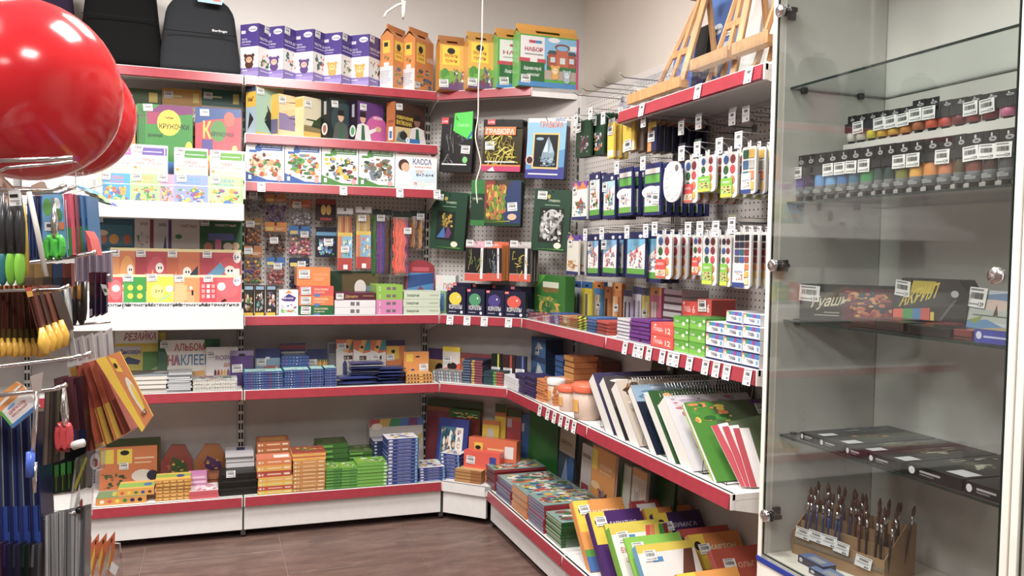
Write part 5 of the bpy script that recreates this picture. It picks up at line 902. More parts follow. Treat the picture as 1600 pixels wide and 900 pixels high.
nb = lambda: [('r', 0, 0, 1, 1, '1c3484'), ('e', .11, .5, .07, .3, 'd8dcec'), ('t', 'ПЛАСТИЛИН', .34, .3, .36, 'a8b4e0', .42), ('r', .9, .15, .97, .85, '6ab0d8'), ('r', 0, 0, 1, .07, 'c8cce0')]
ntop = [('r', 0, 0, 1, 1, 'e4e4ea'), ('b', .05, .1, .95, .9, 12, 7, ['c84a3a', '3a6ab0', 'e8c03c', '3a8a4a', '8a3a6a', 'f0f0f4'])]
stack('plasticine_box', 'navy plasticine box', 'plasticine box', 'in the tall front navy tower', FA, DB, 605, 654, 685, ZB, 13, .13, {'*': '1c3484', 't': 'e4e4ea'}, nb(), ntop, jit=.0015)
stack('plasticine_box', 'navy plasticine box', 'plasticine box', 'in the pile right of the navy tower', FA, .43, 655, 696, 730, ZB, 5, .17, {'*': '1c3484', 't': 'e4e4ea'}, nb(), ntop, jit=.0015)
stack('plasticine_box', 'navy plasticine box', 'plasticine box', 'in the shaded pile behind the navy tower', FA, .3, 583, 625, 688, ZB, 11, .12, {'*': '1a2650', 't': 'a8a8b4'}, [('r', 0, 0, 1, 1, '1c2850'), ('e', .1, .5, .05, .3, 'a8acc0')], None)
# ------------------------------------------------------------------ corner bay: engraving packs on hooks
def frame_art(bg, fg, seed, n=26, dark='1a1a1c'):
    rg = random.Random(seed); out = [('r', 0, 0, 1, 1, dark)]
    for i in range(n):
        cx, cy, a = rg.uniform(.15, .8), rg.uniform(.15, .75), rg.uniform(0, 3.1); l = rg.uniform(.05, .16); wd = .012
        dx, dy = l*math.cos(a), l*math.sin(a); nx, ny = -wd*math.sin(a), wd*math.cos(a)
        out.append(('p', [(cx-dx+nx, cy-dy+ny), (cx-dx-nx, cy-dy-ny), (cx+dx*.4-nx*.2, cy+dy-ny), (cx+dx, cy+dy*.6), (cx+dx*.3+nx, cy+dy+ny)], rg.choice(fg)))
    return out
knife = lambda y: [('r', .08, y, .86, y+.025, 'e4e4e6')]
BKS = ['161618', '1c1c20', '7a1c24', '24242a']
hang('engraving_set', 'black scratch engraving pack with neon green corner', 'engraving set', 'upper left of corner panel', FC, .17, 691, 741, 184, 269, 4, .016, .008, '17171a', '17171a', frame_art('', ['5a5a5c', '7a7a7c', '3a3a3c'], 3)+[('r', 0, .88, .22, 1, 'd02030'), ('t', 'LORI', .03, .91, .04, 'f4e8e8', .16), ('p', [(.4, 1.08), (.96, 1.12), (.98, .62), (.82, .62), (.38, .76)], '3fd83c'), ('t', 'Гравюра', .5, .84, .06, '9af09a', .36, .2), ('p', [(.8, .6), (.98, .78), (.98, .7), (.86, .6)], '2a6ab0'), ('e', .8, .23, .08, .06, '7ad07a')]+knife(.13), roll=3, st=[(.8, .42, 1.25)], back=BKS, short='neon green cornered engraving pack')
hang('engraving_set', 'gold dragon scratch engraving pack with orange title band', 'engraving set', 'upper middle of corner panel', FC, .19, 757, 818, 187, 268, 5, .014, .008, '1a1410', '1a1410', [('r', 0, 0, 1, 1, '2a2414')]+frame_art('', ['d8c83c', 'b8a82c', 'e8dc6a', '7a6a1c'], 4, 60, '3a3418')[0:]+[('r', 0, .84, 1, 1, '14100e'), ('r', .04, .7, .84, .86, 'e8782c'), ('t', 'ГРАВЮРА', .08, .72, .1, 'f6ece0', .72), ('r', .1, .9, .3, 1, 'd02030'), ('t', 'LORI', .12, .93, .04, 'f4e8e8', .16), ('r', 0, .0, 1, .1, 'c8286a'), ('r', 0, .1, 1, .13, 'e8822c'), ('p', [(.15, 0), (.3, .09), (.35, 0)], 'f0e8e8')]+knife(.17), mat='gloss', roll=2.5, st=[(.18, .5, 1.25)], back=BKS, short='gold dragon engraving pack')
hang('engraving_set', 'blue engraving pack with silver sailing ship', 'engraving set', 'upper right of corner panel', FC, .19, 826, 886, 185, 279, 5, .014, .008, '7ab4d8', 'e8eef2', [('r', 0, 0, 1, 1, '8ec4e4'), ('p', [(0, 0), (0, .14), (1, .2), (1, 0)], '3a3a9a'), ('p', [(0, .14), (0, .3), (1, .5), (1, .2)], '5a9ad0'), ('r', 0, .93, 1, 1, 'e8f0f4'), ('t', 'ГРАВЮРА', .32, .85, .1, 'e8682c', .6), ('t', 'набор', .72, .96, .05, '3a6ab0', .24), ('r', .16, .16, .85, .76, 'e8c878'), ('r', .2, .19, .81, .73, '1c1e24'), ('p', [(.38, .28), (.7, .26), (.74, .42), (.62, .62), (.56, .7), (.5, .6), (.42, .44)], '8aa4b4'), ('p', [(.44, .44), (.54, .66), (.56, .44)], 'd0e0e8'), ('p', [(.58, .42), (.64, .6), (.72, .44)], 'b0c8d4'), ('e', .34, .66, .1, .025, '9ab8c8'), ('e', .1, .3, .11, .08, 'e8c8c0'), ('e', .1, .3, .08, .06, '4a2a24'), ('b', .34, .2, .78, .36, 14, 4, ['7a94a4', '5a7484', 'b0c8d4'])]+knife(.06), mat='gloss', roll=2.5, short='silver sailing ship pack', back=['3a4a6a', '1c1c20', '8a2a2c', '2a2a34'])
GN = '1c3f2a'
gr = lambda art: [('r', 0, 0, 1, 1, '1e4430'), ('t', 'ГРАВЮРА', .4, .8, .035, 'c8d8b8', .3), ('r', .3, .74, .7, .752, '8aa890')]+art+[('p', [(.1, .03), (.9, .05), (.9, .03)], '5a9a3a'), ('e', .72, .1, .1, .05, 'e8e4d0'), ('e', .4, .88, .05, .035, 'b8a84a')]
hang('engraving_set', 'tilted green engraving pack with gold and blue bird', 'engraving set', 'left edge of corner panel', FC, .12, 677, 731, 300, 390, 3, .014, .008, GN, '1f6a34', gr([('r', .16, .16, .7, .66, '16261e'), ('b', .3, .36, .66, .64, 22, 5, ['b8902c', '8a7a2c', 'c8a83c', '6a5a1c']), ('p', [(.2, .2), (.4, .4), (.45, .2)], '2a6ab0'), ('p', [(.42, .2), (.5, .42), (.62, .3), (.56, .2)], '6a3a6a')]), roll=5, st=[(.22, .9)], back=['1a2a20', '1c1c1c'], short='tilted green bird pack')
hang('engraving_set', 'wide green engraving pack with rainbow picture', 'engraving set', 'in the centre of corner panel', FC, .2, 737, 815, 281, 353, 4, .014, .01, GN, GN, [('r', 0, 0, 1, 1, '1c3c2a'), ('r', 0, .7, .28, 1, '2a7a34'), ('r', 0, 0, .28, .12, '2a7a34'), ('r', .28, .06, 1, .98, '4a3a2a'), ('p', [(.28, .98), (.28, .3), (.5, .98)], '8a2a24'), ('p', [(.28, .06), (.28, .3), (.6, .5), (.7, .06)], '3a5a1c'), ('p', [(.7, .06), (.6, .5), (.8, .98), (1, .98), (1, .06)], '24386a'), ('b', .3, .1, .72, .95, 40, 6, ['a8782c', 'c85a2c', '8a9a2c', 'd8b03c', '5a8a2c']), ('p', [(.42, .08), (.8, .12), (.8, .1)], 'a8b02c'), ('e', .84, .2, .09, .07, 'e0b89a'), ('t', 'ГРАВЮРА', .04, .56, .05, 'b8c8a8', .2)], st=[(.84, .42, 1.3)], roll=2, back=['14241c'], short='wide rainbow picture pack')
hang('engraving_set', 'green engraving pack with black and white koala drawing', 'engraving set', 'right of corner panel', FC, .21, 836, 894, 296, 393, 2, .014, .008, GN, GN, gr([('r', .18, .14, .84, .7, '1a201c'), ('e', .52, .6, .16, .08, 'c8c8c4'), ('e', .38, .38, .18, .17, '9a9a98'), ('e', .44, .6, .05, .03, '444'), ('b', .2, .16, .82, .68, 34, 8, ['e0e0dc', '6a6a68', '8a8a88', 'c8c8c4', '4a4a48']), ('p', [(.5, .3), (.8, .62), (.84, .58), (.55, .28)], 'b0b0ac')]), roll=3, st=[(.22, .9, 1.2)], short='green koala drawing pack')
for i, (x0, x1, yt, yb, c, t1, bkc, lb) in enumerate([(728, 761, 377, 439, 'd8a0b0', 'e8a8b8', ['c8909c', '1c1c1c'], 'slim pink topped engraving pack'), (759, 784, 378, 439, 'e05a2c', 'e8602c', ['e08a2c'], 'slim orange engraving pack'), (797, 830, 378, 440, 'b0aca8', 'c8c4c0', ['8a8480', '2a2a2a'], 'slim grey topped engraving pack')]):
    hang('engraving_set', lb, 'engraving set', 'in the bottom row of corner panel', FC, .22, x0, x1, yt, yb, 6, .02, .007, c, t1, [('r', 0, .2, 1, .84, '1a1a1c'), ('r', 0, 0, 1, .18, 'd0482c'), ('t', 'ГРАВЮРА', .1, .88, .07, 'f0e0e0', .7), ('r', .72, .06, .84, .84, 'e4e4e6')]+frame_art('', [['b0a04a', '6a8a3a'], ['8a9aa8', '5a6a7a'], ['c8b03c', '8a8a3c']][i], 10+i, 16)[1:], st=[(.2, .95)], back=bkc, htag=False, short=lb)
# coral set boxes on the corner shelf
for r in (1, 0):
    for i, (x0, x1, c, lb) in enumerate([(699, 727.5, 'e8d01c', 'yellow'), (730, 757.5, '4a9a6a', 'green'), (760, 788, '4a3a8a', 'violet'), (789, 821, 'e0442c', 'red')]):
        yt = [450, 452, 454, 456][i]-(8 if r else 0)
        put('coral_craft_box', f'navy coral craft box with {lb} fish picture, ' + ('front row on corner shelf' if not r else 'behind its front row twin'), 'craft kit', FC, .215-.085*r, x0+r*9, x1+r*9, yt, Z4, .05, '181834', [('r', 0, 0, 1, 1, '1a1a3c'), ('e', .45, .6, .34, .24, c), ('e', .3, .62, .1, .1, c), ('p', [(.3, .7), (.5, .86), (.6, .72)], c), ('e', .6, .66, .04, .04, 'f0f0f0'), ('t', 'КОРАЛЛЫ', .12, .22, .16, 'e8e8ec', .7), ('r', .1, .1, .5, .13, 'a8a8b8'), ('e', .8, .1, .07, .06, 'e0e4ec'), ('r', 0, .9, .2, 1.0, 'd83a4a'), ('t', 'LORI', .03, .93, .04, 'f0e0e0', .15)])
put('craft_kit_box', 'white box with red title left of the coral boxes', 'craft kit', FC, .1, 681, 712, 430, Z4, .04, 'd8dcd8', [('r', 0, 0, 1, 1, 'dfe4e0'), ('r', 0, .7, .35, 1, 'e8d8d8'), ('t', 'ГИПС', .4, .62, .16, 'c03a4a', .55), ('r', 0, 0, 1, .5, 'b0d0b0')])
put('craft_kit_box', 'pale green box end beside the diary stack', 'craft kit', FC, .16, 683, 697, 455, Z4, .05, '86a880', [('r', 0, 0, 1, 1, '8ab086'), ('r', .3, .1, .8, .9, '4a7ab0')])
put('craft_kit_box', 'green craft box with sunflower wreath picture', 'craft kit', FB, .22, 835, 884, 430, Z4, .05, '2a6a24', [('r', 0, 0, 1, 1, '2f7a2c'), ('p', [(0, 1), (.4, 1), (0, .6)], '5ab03a'), ('r', .3, .72, .8, .85, 'd8e0c8'), ('t', 'ПОДСОЛНУХ', .3, .62, .1, 'b84a2c', .5), ('e', .5, .25, .32, .26, 'c8a83c'), ('e', .5, .25, .22, .18, '2f6a3c'), ('b', .1, .02, .9, .55, 14, 4, ['d8b83c', '8a9a3a', '4a8a3a'])])
# corner shelf five
def cput(name, lab, cat, *a, **k): return put(name, lab, cat, *a, **k)
cput('pencil_pack', 'purple crayon pack left of the yellow topped one', 'pencil pack', FC, .08, 669, 695, 545, Z5, .02, '3a2454', [('r', 0, 0, 1, 1, '4a3060'), ('r', .1, 0, .95, .62, 'c89a3c'), ('e', .7, .3, .25, .2, '1c1418')])
cput('pencil_pack', 'yellow topped white and red marker pack with window', 'pencil pack', FC, .11, 692, 719, 542, Z5, .02, 'd8b81c', [('r', 0, 0, 1, 1, 'e0d8d0'), ('r', 0, .85, 1, 1, 'e0c41c'), ('p', [(0, 0), (0, .3), (1, .5), (1, 0)], 'd84a2c'), ('e', .55, .4, .28, .12, '2a2024')], st=[(.3, .6, 1.2)])
spt = [('r', 0, 0, 1, 1, '8a8a80'), ('b', .05, .05, .95, .95, 8, 3, ['c8c8c0', '6a6a60', 'a0a098'])]
rb6 = ['c83a2c', 'd8a03c', '3a8a4a', '3a5ab0', '7a3a8a', '2a2a30']
stack('pencil_box', 'grey striped pencil box', 'pencil box', 'leftmost low pile on corner shelf', FC, .21, 676, 722, 580, Z5, 3, .1, {'*': '8a9498'}, [('r', 0, 0, 1, 1, '707c82')]+[('r', .04+.09*k, .1, .08+.09*k, .9, ['c8ccd0', 'b8787a', '9ac0c8'][k % 3]) for k in range(11)], spt)
stack('pencil_box', 'dark pencil box with gold band', 'pencil box', 'in tall corner shelf pile', FC, .21, 723, 754, 562, Z5, 9, .1, {'*': '26324a'}, [('r', 0, 0, 1, 1, '2a3a54'), ('r', .45, .1, .6, .9, 'c8a03c'), ('r', .6, .1, 1, .9, '8a3a44')]+[('e', .05+.06*k, .5, .02, .2, '8aa0b8') for k in range(6)], None, jit=.003)
stack('pencil_box', 'dark green pencil box', 'pencil box', 'in the right low pile on corner shelf', FC, .21, 755, 786, 580, Z5, 5, .1, {'*': '24404a'}, [('r', 0, 0, 1, 1, '24424a'), ('r', .5, .1, .65, .9, '6aa03c'), ('r', .65, .1, 1, .9, 'a83a34')], None, jit=.003)
cput('pencil_pack', 'boxed rainbow pencils in clear lid, behind the piles', 'pencil pack', FC, .1, 718, 768, 553, Z5, .02, '6a2a34', [('r', 0, 0, 1, 1, '7a3038')]+[('r', .02+.08*k, .05, .09+.08*k, .8, rb6[k % 6]) for k in range(12)])
for i, (x0, x1, c) in enumerate([(768, 784, '14241c'), (785, 805, '3a1c1c'), (806, 822, '1c2440')]):
    cput('pencil_pack', ['black', 'maroon', 'dark blue'][i]+' pencil pack with price sticker, behind corner piles', 'pencil pack', FC, .12, x0, x1, 553+i*2, Z5, .02, c, [('r', 0, 0, 1, 1, c), ('r', .6, .3, .75, 1, ['d8c82c', 'a83a2c', '5a6ab0'][i])], st=[(.45, .42, 1.2)])
stack('pencil_box', 'white pencil box end', 'pencil box', 'at the inner corner of fifth shelf', FB, .39, 787, 808, 588, Z5, 2, .09, {'*': 'e6e6ea'}, None, None)
# ------------------------------------------------------------------ right run: packs on hooks
BP = 'on the right panel'
def penpack(band, art, seed): return [('r', 0, 0, 1, 1, '1c2458'), ('r', .08, .08, .96, .84, 'eceae6'), ('r', .08, .08, .96, .2, '5aa03a'), ('p', [(.08, .84), (.08, .5), (.96, .75), (.96, .84)], band), ('p', [(.5, .55), (.55, .72), (.64, .55)], 'd83a3c'), ('b', .15, .2, .9, .6, 14, seed, art), ('e', .75, .9, .1, .04, 'd8dcec')]
castle = ['d8606a', 'c8a0a8', '8a8a9a', 'e8c8c8', '6a8a9a', 'b84a4a']
hang('watercolour_set', 'green bottle strip pack', 'paint set', 'at top left of right panel', FB, .26, 901, 924, 188, 244, 3, .02, .012, '163a24', '1d4a2c', [('r', 0, 0, 1, 1, '18402a'), ('b', .1, .08, .9, .6, 18, 3, ['5a2a44', '2a3a5a', '8a6a7a', '3a5a4a', 'b8b8b8', '7a3a3a'])], st=[(.2, .82, 1.2)])
hang('watercolour_set', 'green bottle strip pack', 'paint set', 'second from top left of right panel', FB, .24, 926, 945, 178, 241, 4, .02, .012, '163a24', '1d4a2c', [('r', 0, 0, 1, 1, '18402a'), ('b', .1, .08, .9, .6, 18, 4, ['8a2a44', 'c88a3a', '8a6a7a', '3a5a4a', 'c8c8c8', '3a3a6a'])], st=[(.2, .85, 1.2)])
hang('marker_pack', 'slim yellow pencil pack', 'pencil pack', 'hanging nearest the green bottle packs', FB, .26, 950, 960, 185, 247, 3, .03, .01, 'e0b81c', 'a8a4a0', [('r', 0, 0, 1, .65, 'e8c41c'), ('r', .1, .05, .9, .2, 'f0f0f0')], st=[(.5, .7, 1.1)])
hang('marker_pack', 'yellow and cream pencil pack', 'pencil pack', 'under the left end of easel shelf', FB, .25, 974, 992, 178, 236, 6, .035, .01, 'e8c020', 'c8bc98', [('r', 0, .25, 1, 1, 'ecc81c'), ('r', 0, 0, 1, .25, 'e8dcc0')], st=[(.5, .16, 1.3)], back=['d8c8bc', 'c8a0a0', 'd8c8bc', 'd0b8a8'], short='yellow and cream pencil pack')
hang('marker_pack', 'navy and orange ruler pack', 'pencil pack', 'under the middle of easel shelf', FB, .25, 1013, 1026, 190, 236, 7, .035, .012, '1c2450', 'e0902c', [('r', 0, 0, .45, 1, 'e08a2c'), ('r', .45, 0, 1, 1, '1c2450'), ('r', 0, .8, 1, 1, 'e8c81c')], st=[(.5, .5, 1.2)], back=['161e44'])
mk = dict(flap='24306a', col='1c2458')
hang('pencil_pack', 'white log house pack', 'pencil pack', 'left end of the middle row', FB, .3, 895, 918, 284, 343, 4, .03, .01, 'e8e4dc', '7a3a9a', [('r', 0, 0, 1, 1, 'ecebe4'), ('r', 0, .8, 1, 1, '7a4aa0'), ('p', [(0, .8), (.2, 1), (.5, .85), (.7, 1), (1, .8)], 'e07a2c'), ('r', 0, 0, 1, .08, '24306a'), ('p', [(.3, .3), (.6, .6), (.85, .3)], 'a84a34'), ('b', .05, .1, .95, .5, 12, 5, ['3a7a3c', '5a9ab0', '8a5a3c'])], st=[(.2, .78, 1)], htag=False)
hang('pencil_pack', 'white cat illustrated pack', 'pencil pack', 'second in the middle row', FB, .3, 921, 938, 270, 342, 4, .03, .01, '1c2458', '3a2a6a', penpack('c8dcd8', ['b8603c', 'e8c8b8', '5a9a4a', '4a3a34'], 4), st=[(.4, .75, 1.1)], htag=False)
hang('pencil_pack', 'white and teal giraffe pack', 'pencil pack', 'third in the middle row', FB, .31, 943, 962, 272, 342, 4, .03, .01, '1c2458', '24306a', penpack('a8d0d8', ['d85a3c', '24282c', '7a5ab0', '5a9a4a', '8ac0d8'], 6), st=[(.2, .72, 1.1)], htag=False)
nvp = [('r', 0, 0, 1, 1, '1c2460'), ('r', .08, .06, .92, .55, 'e8e8e8'), ('e', .4, .45, .5, .12, 'e8e8e8'), ('r', .08, .62, .92, .78, '5ab03c'), ('r', .08, .8, .92, .9, 'e4dcd8'), ('b', .12, .18, .85, .5, 10, 3, ['4a6a8a', 'c8a0a0', 'd8b8a8', '8a9ab0']), ('r', .1, .06, .9, .18, '6aa83c')]
hang('pencil_pack', 'navy colour pencil pack with green stripe', 'pencil pack', 'fourth in the middle row', FB, .31, 967, 989, 262, 337, 7, .03, .012, '1c2460', '1c2460', nvp, htag=True, lspec=None)
hang('pencil_pack', 'larger navy colour pencil pack with green stripe', 'pencil pack', 'beside the white palette', FB, .31, 1007, 1034, 255, 336, 7, .032, .014, '1c2460', '1c2460', nvp, st=[(.75, .32, 1.2)])
def anim(s): return [('r', 0, 0, 1, 1, 'e0dcd0'), ('r', 0, .85, 1, 1, '5a3a9a'), ('p', [(0, .85), (.3, 1), (.6, .88)], 'e0a03c'), ('r', 0, 0, 1, .08, '24306a'), ('b', .05, .1, .95, .4, 12, s, ['d8a03c', 'a86a2c', 'c8883c', '8a5a2c'])]
hang('pencil_pack', 'cream squirrel illustrated pack', 'pencil pack', 'left end of the lower row', FB, .3, 887, 905, 367, 429, 4, .03, .01, 'e4e0d4', '6a4aa0', anim(3), st=[(.3, .8)], htag=False)
hang('pencil_pack', 'white castle illustrated pack', 'pencil pack', 'second in the lower row', FB, .3, 918, 936, 366, 432, 5, .03, .01, '1c2458', '24306a', penpack('7ab0d8', castle, 5), st=[(.3, .72, 1.1)], htag=True)
hang('pencil_pack', 'castle illustrated pack with red star', 'pencil pack', 'third in the lower row', FB, .31, 942, 965, 364, 432, 7, .03, .01, '1c2458', '24306a', penpack('7ab0d8', castle, 8), st=[(.15, .72, 1.1)], htag=True)
hang('pencil_pack', 'wide castle illustrated pack with red star', 'pencil pack', 'fourth in the lower row', FB, .31, 979, 1010, 362, 434, 4, .03, .012, '1c2458', '24306a', penpack('6ab4d8', castle, 9), htag=True)
hang('pencil_pack', 'blue and red castle pack behind paint tray', 'pencil pack', 'fifth in the lower row', FB, .29, 1012, 1036, 360, 442, 3, .03, .012, '1c2458', '24306a', penpack('6ab4d8', castle, 11), htag=True)
PANS = ['2f5a3c', 'e0a83c', '2a6a4a', 'd86a3c', '2f6a34', 'c8343c', '2a5a9a', '8a2a3a', '24284a', '6a2a24', '1c1c24', '4a3026']
def disc(r, c):
    def f(): m = MB(); m.lathe([(r, -.0015), (r, .0), (r*.85, .0005), (.0001, .0003)], c, 14); return m.data('paint_pan', 'plastic')
    return cached(('pan', round(r, 4), c), f)
def sq(w, h, c):
    def f(): m = MB(); m.cbox(-w/2, w/2, -.0008, .0012, -h/2, h/2, c, .0006); return m.data('paint_pan', 'plastic')
    return cached(('sqp', round(w, 4), round(h, 4), c), f)
def tray_mesh(w, h, t):
    def f():
        m = MB(); c = w*.14; P = []
        for cx, cz, a0 in ((w-c, c, -90), (w-c, h-c, 0), (c, h-c, 90), (c, c, 180)):
            for k in range(4): a = R(a0+30*k); P.append((cx+c*math.cos(a), cz+c*math.sin(a)))
        m.prism(P, 0, t*.25, 'e4e4e2'); Q = [(w/2+(x-w/2)*.9, h/2+(z-h/2)*.95) for x, z in P]; m.prism(Q, t*.25, t, 'd8d8d6'); return m.data('paint_tray', 'plastic')
    return cached(('ptr', round(w, 3), round(h, 3), round(t, 3)), f)
def paints(desc, where, x0, x1, yt, yb, d, n, gap, t, nx, ny, lab, square=False, pans=PANS, z0f=.06, tag=True):
    u0, w, zt = span(FB, d, x0, x1, yt, 0); zb = FB.hit((x0+x1)/2, yb, d)[1]; h = zt-zb
    hook(FB, u0+w/2, zt+.012, d+t+.012, say('hook of the', desc, where), tag=tag)
    for i in range(n):
        dd = d-i*gap
        if dd < .02: break
        o = obj('watercolour_set', tray_mesh(w, h, t), None, FB.at(u0, dd, zb), (0, 0, FB.rot)); thing(o, say(ordi(i, n, 'frontmost', 'rearmost', 'from front'), desc, where), 'paint set', say(desc, where))
        for a in range(nx):
            for b in range(ny):
                cx = w*(.08+.84*(a+.5)/nx); cz = h*(z0f+(.96-z0f)*(b+.5)/ny); c = pans[(b*nx+a) % len(pans)]
                if square: obj('paint_pan', sq(w*.84/nx*.86, h*.9/ny*.8, c), o, (cx, -.0014, cz))
                else: obj('paint_pan', disc(min(w*.84/nx, h*.9/ny)*.44, c), o, (cx, -.0006, cz), (R(90), 0, 0))
            if i > 0 and a == 0: pass
        obj('label_card', print_mesh(lab, w*.9, h*.42, 'card'), o, (w*.02, -.002, h*.02)); 
        hg = MB(); hg.box(w*.38, w*.62, 0, .0012, h, h+.018, 'e8e8e8'); obj('hang_tab', cached(('htab', round(w, 3)), lambda: hg.data('hang_tab', 'plastic')), o, (0, 0, h-h))
    return u0, w, h, zb
redl = [('r', 0, 0, .72, 1, 'd8302c'), ('r', 0, .05, .72, .45, 'e8d8c8'), ('r', 0, 0, .72, .12, 'd8502c'), ('t', 'АКВАРЕЛЬ', .08, .7, .12, 'f4e4e0', .5), ('b', .05, .1, .68, .45, 8, 3, ['e0a03c', '3a8a4a', 'c84a3a'])]
grl = [('r', 0, 0, .8, 1, '7ac02c'), ('r', 0, 0, .8, .18, 'c8dc2c'), ('r', .06, .2, .74, .6, 'b8c878'), ('t', 'Акварель', .1, .74, .12, 'f0f4e0', .56), ('b', .08, .2, .72, .6, 8, 5, ['8a5a3a', 'd83a2c', '5a3a24', 'e0c03c', '3a6a3a'])]
blc = [('r', 0, 0, .75, 1, 'eeeef2'), ('r', 0, 0, .75, .2, '24408c'), ('t', 'АКВАРЕЛЬ', .08, .6, .1, '5a6a9a', .55), ('b', .2, .25, .7, .6, 8, 4, ['d8a03c', '8a6a5a', 'b8b8c0', 'e07a3a'])]
paints('round welled paint tray with red label', 'beside the white palette', 1070, 1091, 249, 317, .3, 6, .035, .012, 2, 4, redl)
# palette
u0, w, zt = span(FB, .315, 1041, 1070, 252, 0); zb = FB.hit(1055, 316, .315)[1]; h = zt-zb; m = MB()
m.prism([(w*.5+w*.55*math.cos(a)*(1-.1*math.cos(2*a)), h*.5+h*.5*math.sin(a)) for a in [2*math.pi*k/24 for k in range(24)]], 0, .006, 'eeeeec'); pal = obj('paint_palette', m.data('paint_palette', 'plastic'), None, FB.at(u0, .325, zb), (0, 0, FB.rot)); thing(pal, 'white oval mixing palette hung before the red labelled tray', 'palette')
for k in range(6):
    a = R(110+40*k); m = MB(); m.lathe([(.013, .0), (.010, .001), (.004, -.0005), (.0001, -.001)], 'd8d8d6', 14); obj('mixing_well', m.data('mixing_well', 'plastic'), pal, (w*.5+w*.36*math.cos(a), -.0008, h*.5+h*.34*math.sin(a)), (R(90), 0, 0))
m = MB(); m.lathe([(.012, .0), (.0001, .0003)], '6a6a68', 14); obj('thumb_hole', m.data('thumb_hole', 'plastic'), pal, (w*.72, -.0006, h*.82), (R(90), 0, 0))
paints('round welled paint tray with green label', 'second tray of middle row', 1092, 1119, 243, 300, .3, 6, .035, .012, 2, 4, grl)
paints('round welled paint tray with lime label', 'third tray of middle row', 1128, 1153, 238, 309, .3, 6, .035, .012, 2, 4, grl)
paints('square pan paint set with blue edged card', 'in middle row', 1160, 1182, 229, 303, .3, 8, .035, .012, 2, 4, blc, True, ['2f6a4a', 'e0b03c', '3a7a8a', 'e07a4a', '3a6a9a', 'b8b8b0'])
paints('round welled paint tray with red label', 'first tray of lower row', 1026, 1050, 366, 436, .31, 8, .033, .012, 2, 4, redl)
paints('narrow paint tray with red label', 'second tray of lower row', 1083, 1098, 367, 430, .27, 3, .035, .012, 2, 4, redl)
paints('round welled paint tray with green label', 'third tray of lower row', 1099, 1121, 367, 446, .31, 5, .033, .012, 2, 5, grl)
paints('round welled paint tray with green label', 'fourth tray of lower row', 1127, 1143, 367, 448, .31, 5, .033, .012, 2, 5, grl)
paints('large square pan watercolour set', 'beside the cabinet in lower row', 1147, 1174, 362, 451, .31, 9, .03, .012, 3, 7, blc, True, ['8a6a6a', '6a9a5a', 'e8d8a0', '7a3a6a', '3a8a4a', 'e0b03c', '9a3a6a', '1f6a5a', 'e0782c', '5a5a5a', '2a5a9a', 'a03a3a', '4a4a9a', '2a6a7a', '8a2a34', '3a2a4a', '24344a', '5a2a2c', '2a2a34', '1c2438', '141418'])
for i, (x, y, L) in enumerate([(993, 124, .26), (966, 133, .26), (948, 139, .26), (930, 144, .26), (917, 151, .26), (1164, 189, .2), (1186, 183, .2), (1118, 196, .22), (1090, 205, .22)]):
    uu, zz = FB.hit(x+(12 if i < 5 else 6), y, .15); hook(FB, uu, zz, L, say(['first', 'second', 'third', 'fourth', 'fifth', 'sixth', 'seventh', 'eighth', 'ninth'][i], 'empty wire hook near the', 'top of right panel' if i < 5 else 'easel shelf underside'), tag=i >= 5)
# ------------------------------------------------------------------ right run, fourth-level shelf
def bput(name, lab, cat, d, x0, x1, yt, t, col, spec=None, **k): return put(name, lab, cat, FB, d, x0, x1, yt, Z4, t, col, spec, **k)
pens = lambda bg, top, cols: [('r', 0, 0, 1, 1, bg), ('r', 0, .84, 1, 1, top), ('e', .5, .9, .14, .03, '222')]+[('r', .12+.76*k/len(cols), .08, .12+.76*(k+.8)/len(cols), .7, c) for k, c in enumerate(cols)]
for i, (x0, x1, yt, bg, tp, cols, lb) in enumerate([(895, 908, 439, 'c8c8d0', '1f4a90', ['d83a2c', 'e8e0d8', '3a6ab0'], 'blue topped pen pack with red tips'), (909, 926, 440, 'e0c820', '2a64a8', ['d8c41c', '6a6a74', 'e8dc4a'], 'yellow and blue pen pack with grey splash'), (929, 944, 440, '3a86c8', 'e07a24', ['e89a3c', 'e8d8c0', '4aa0d8'], 'orange topped marker pack with sky blue base'), (945, 956, 448, 'd07a24', 'c86a1c', ['4a3028', 'd89a3c'], 'small orange pencil pack'), (957, 972, 442, 'c8742c', 'd88a2c', ['f0d8b8', 'e8a04a', 'a85a24'], 'orange pencil pack with cream label'), (975, 988, 453, 'e4e2ea', '2a3480', ['3a3a4a', 'e8e8f0', '6a4a9a'], 'white pen pack with navy top'), (989, 1003, 448, 'd0d0dc', '1f2a6a', ['6a3a9a', 'c8c8d4', '8a8a9a'], 'silver and violet pen pack'), (1004, 1015, 450, 'e4d460', '24306a', ['e8d83c', 'f0e8d0'], 'yellow highlighter pack'), (1017, 1034, 449, 'd85a8a', 'e08a2c', ['f0ece4', 'f0ece4', 'd8607a'], 'pink eraser pack with orange top')]):
    bput('pencil_pack', lb+' standing at the back of right fourth shelf', 'pencil pack', .11, x0, x1, yt, .02, bg, pens(bg, tp, cols), st=[(.5, .45)] if i in (2, 4, 7) else None, mat='gloss')
stack('watercolour_tray', 'white flat paint tray', 'paint set', 'in the striped pile left of red boxes', FB, .16, 1038, 1066, 452, Z4, 7, .12, {'*': 'e0dcdc', 'd': '5a4a4c'}, [('r', 0, 0, 1, 1, 'eceaea'), ('r', 0, 0, 1, .3, '6a4a50')], None)
gz = lambda c, n: [('r', 0, 0, 1, 1, c), ('t', 'ГУАШЬ', .12, .3, .36, 'f4e4e0', .45), ('t', n, .7, .25, .5, 'f4e4e0', .16), ('e', .12, .84, .06, .1, 'f0d8d0')]
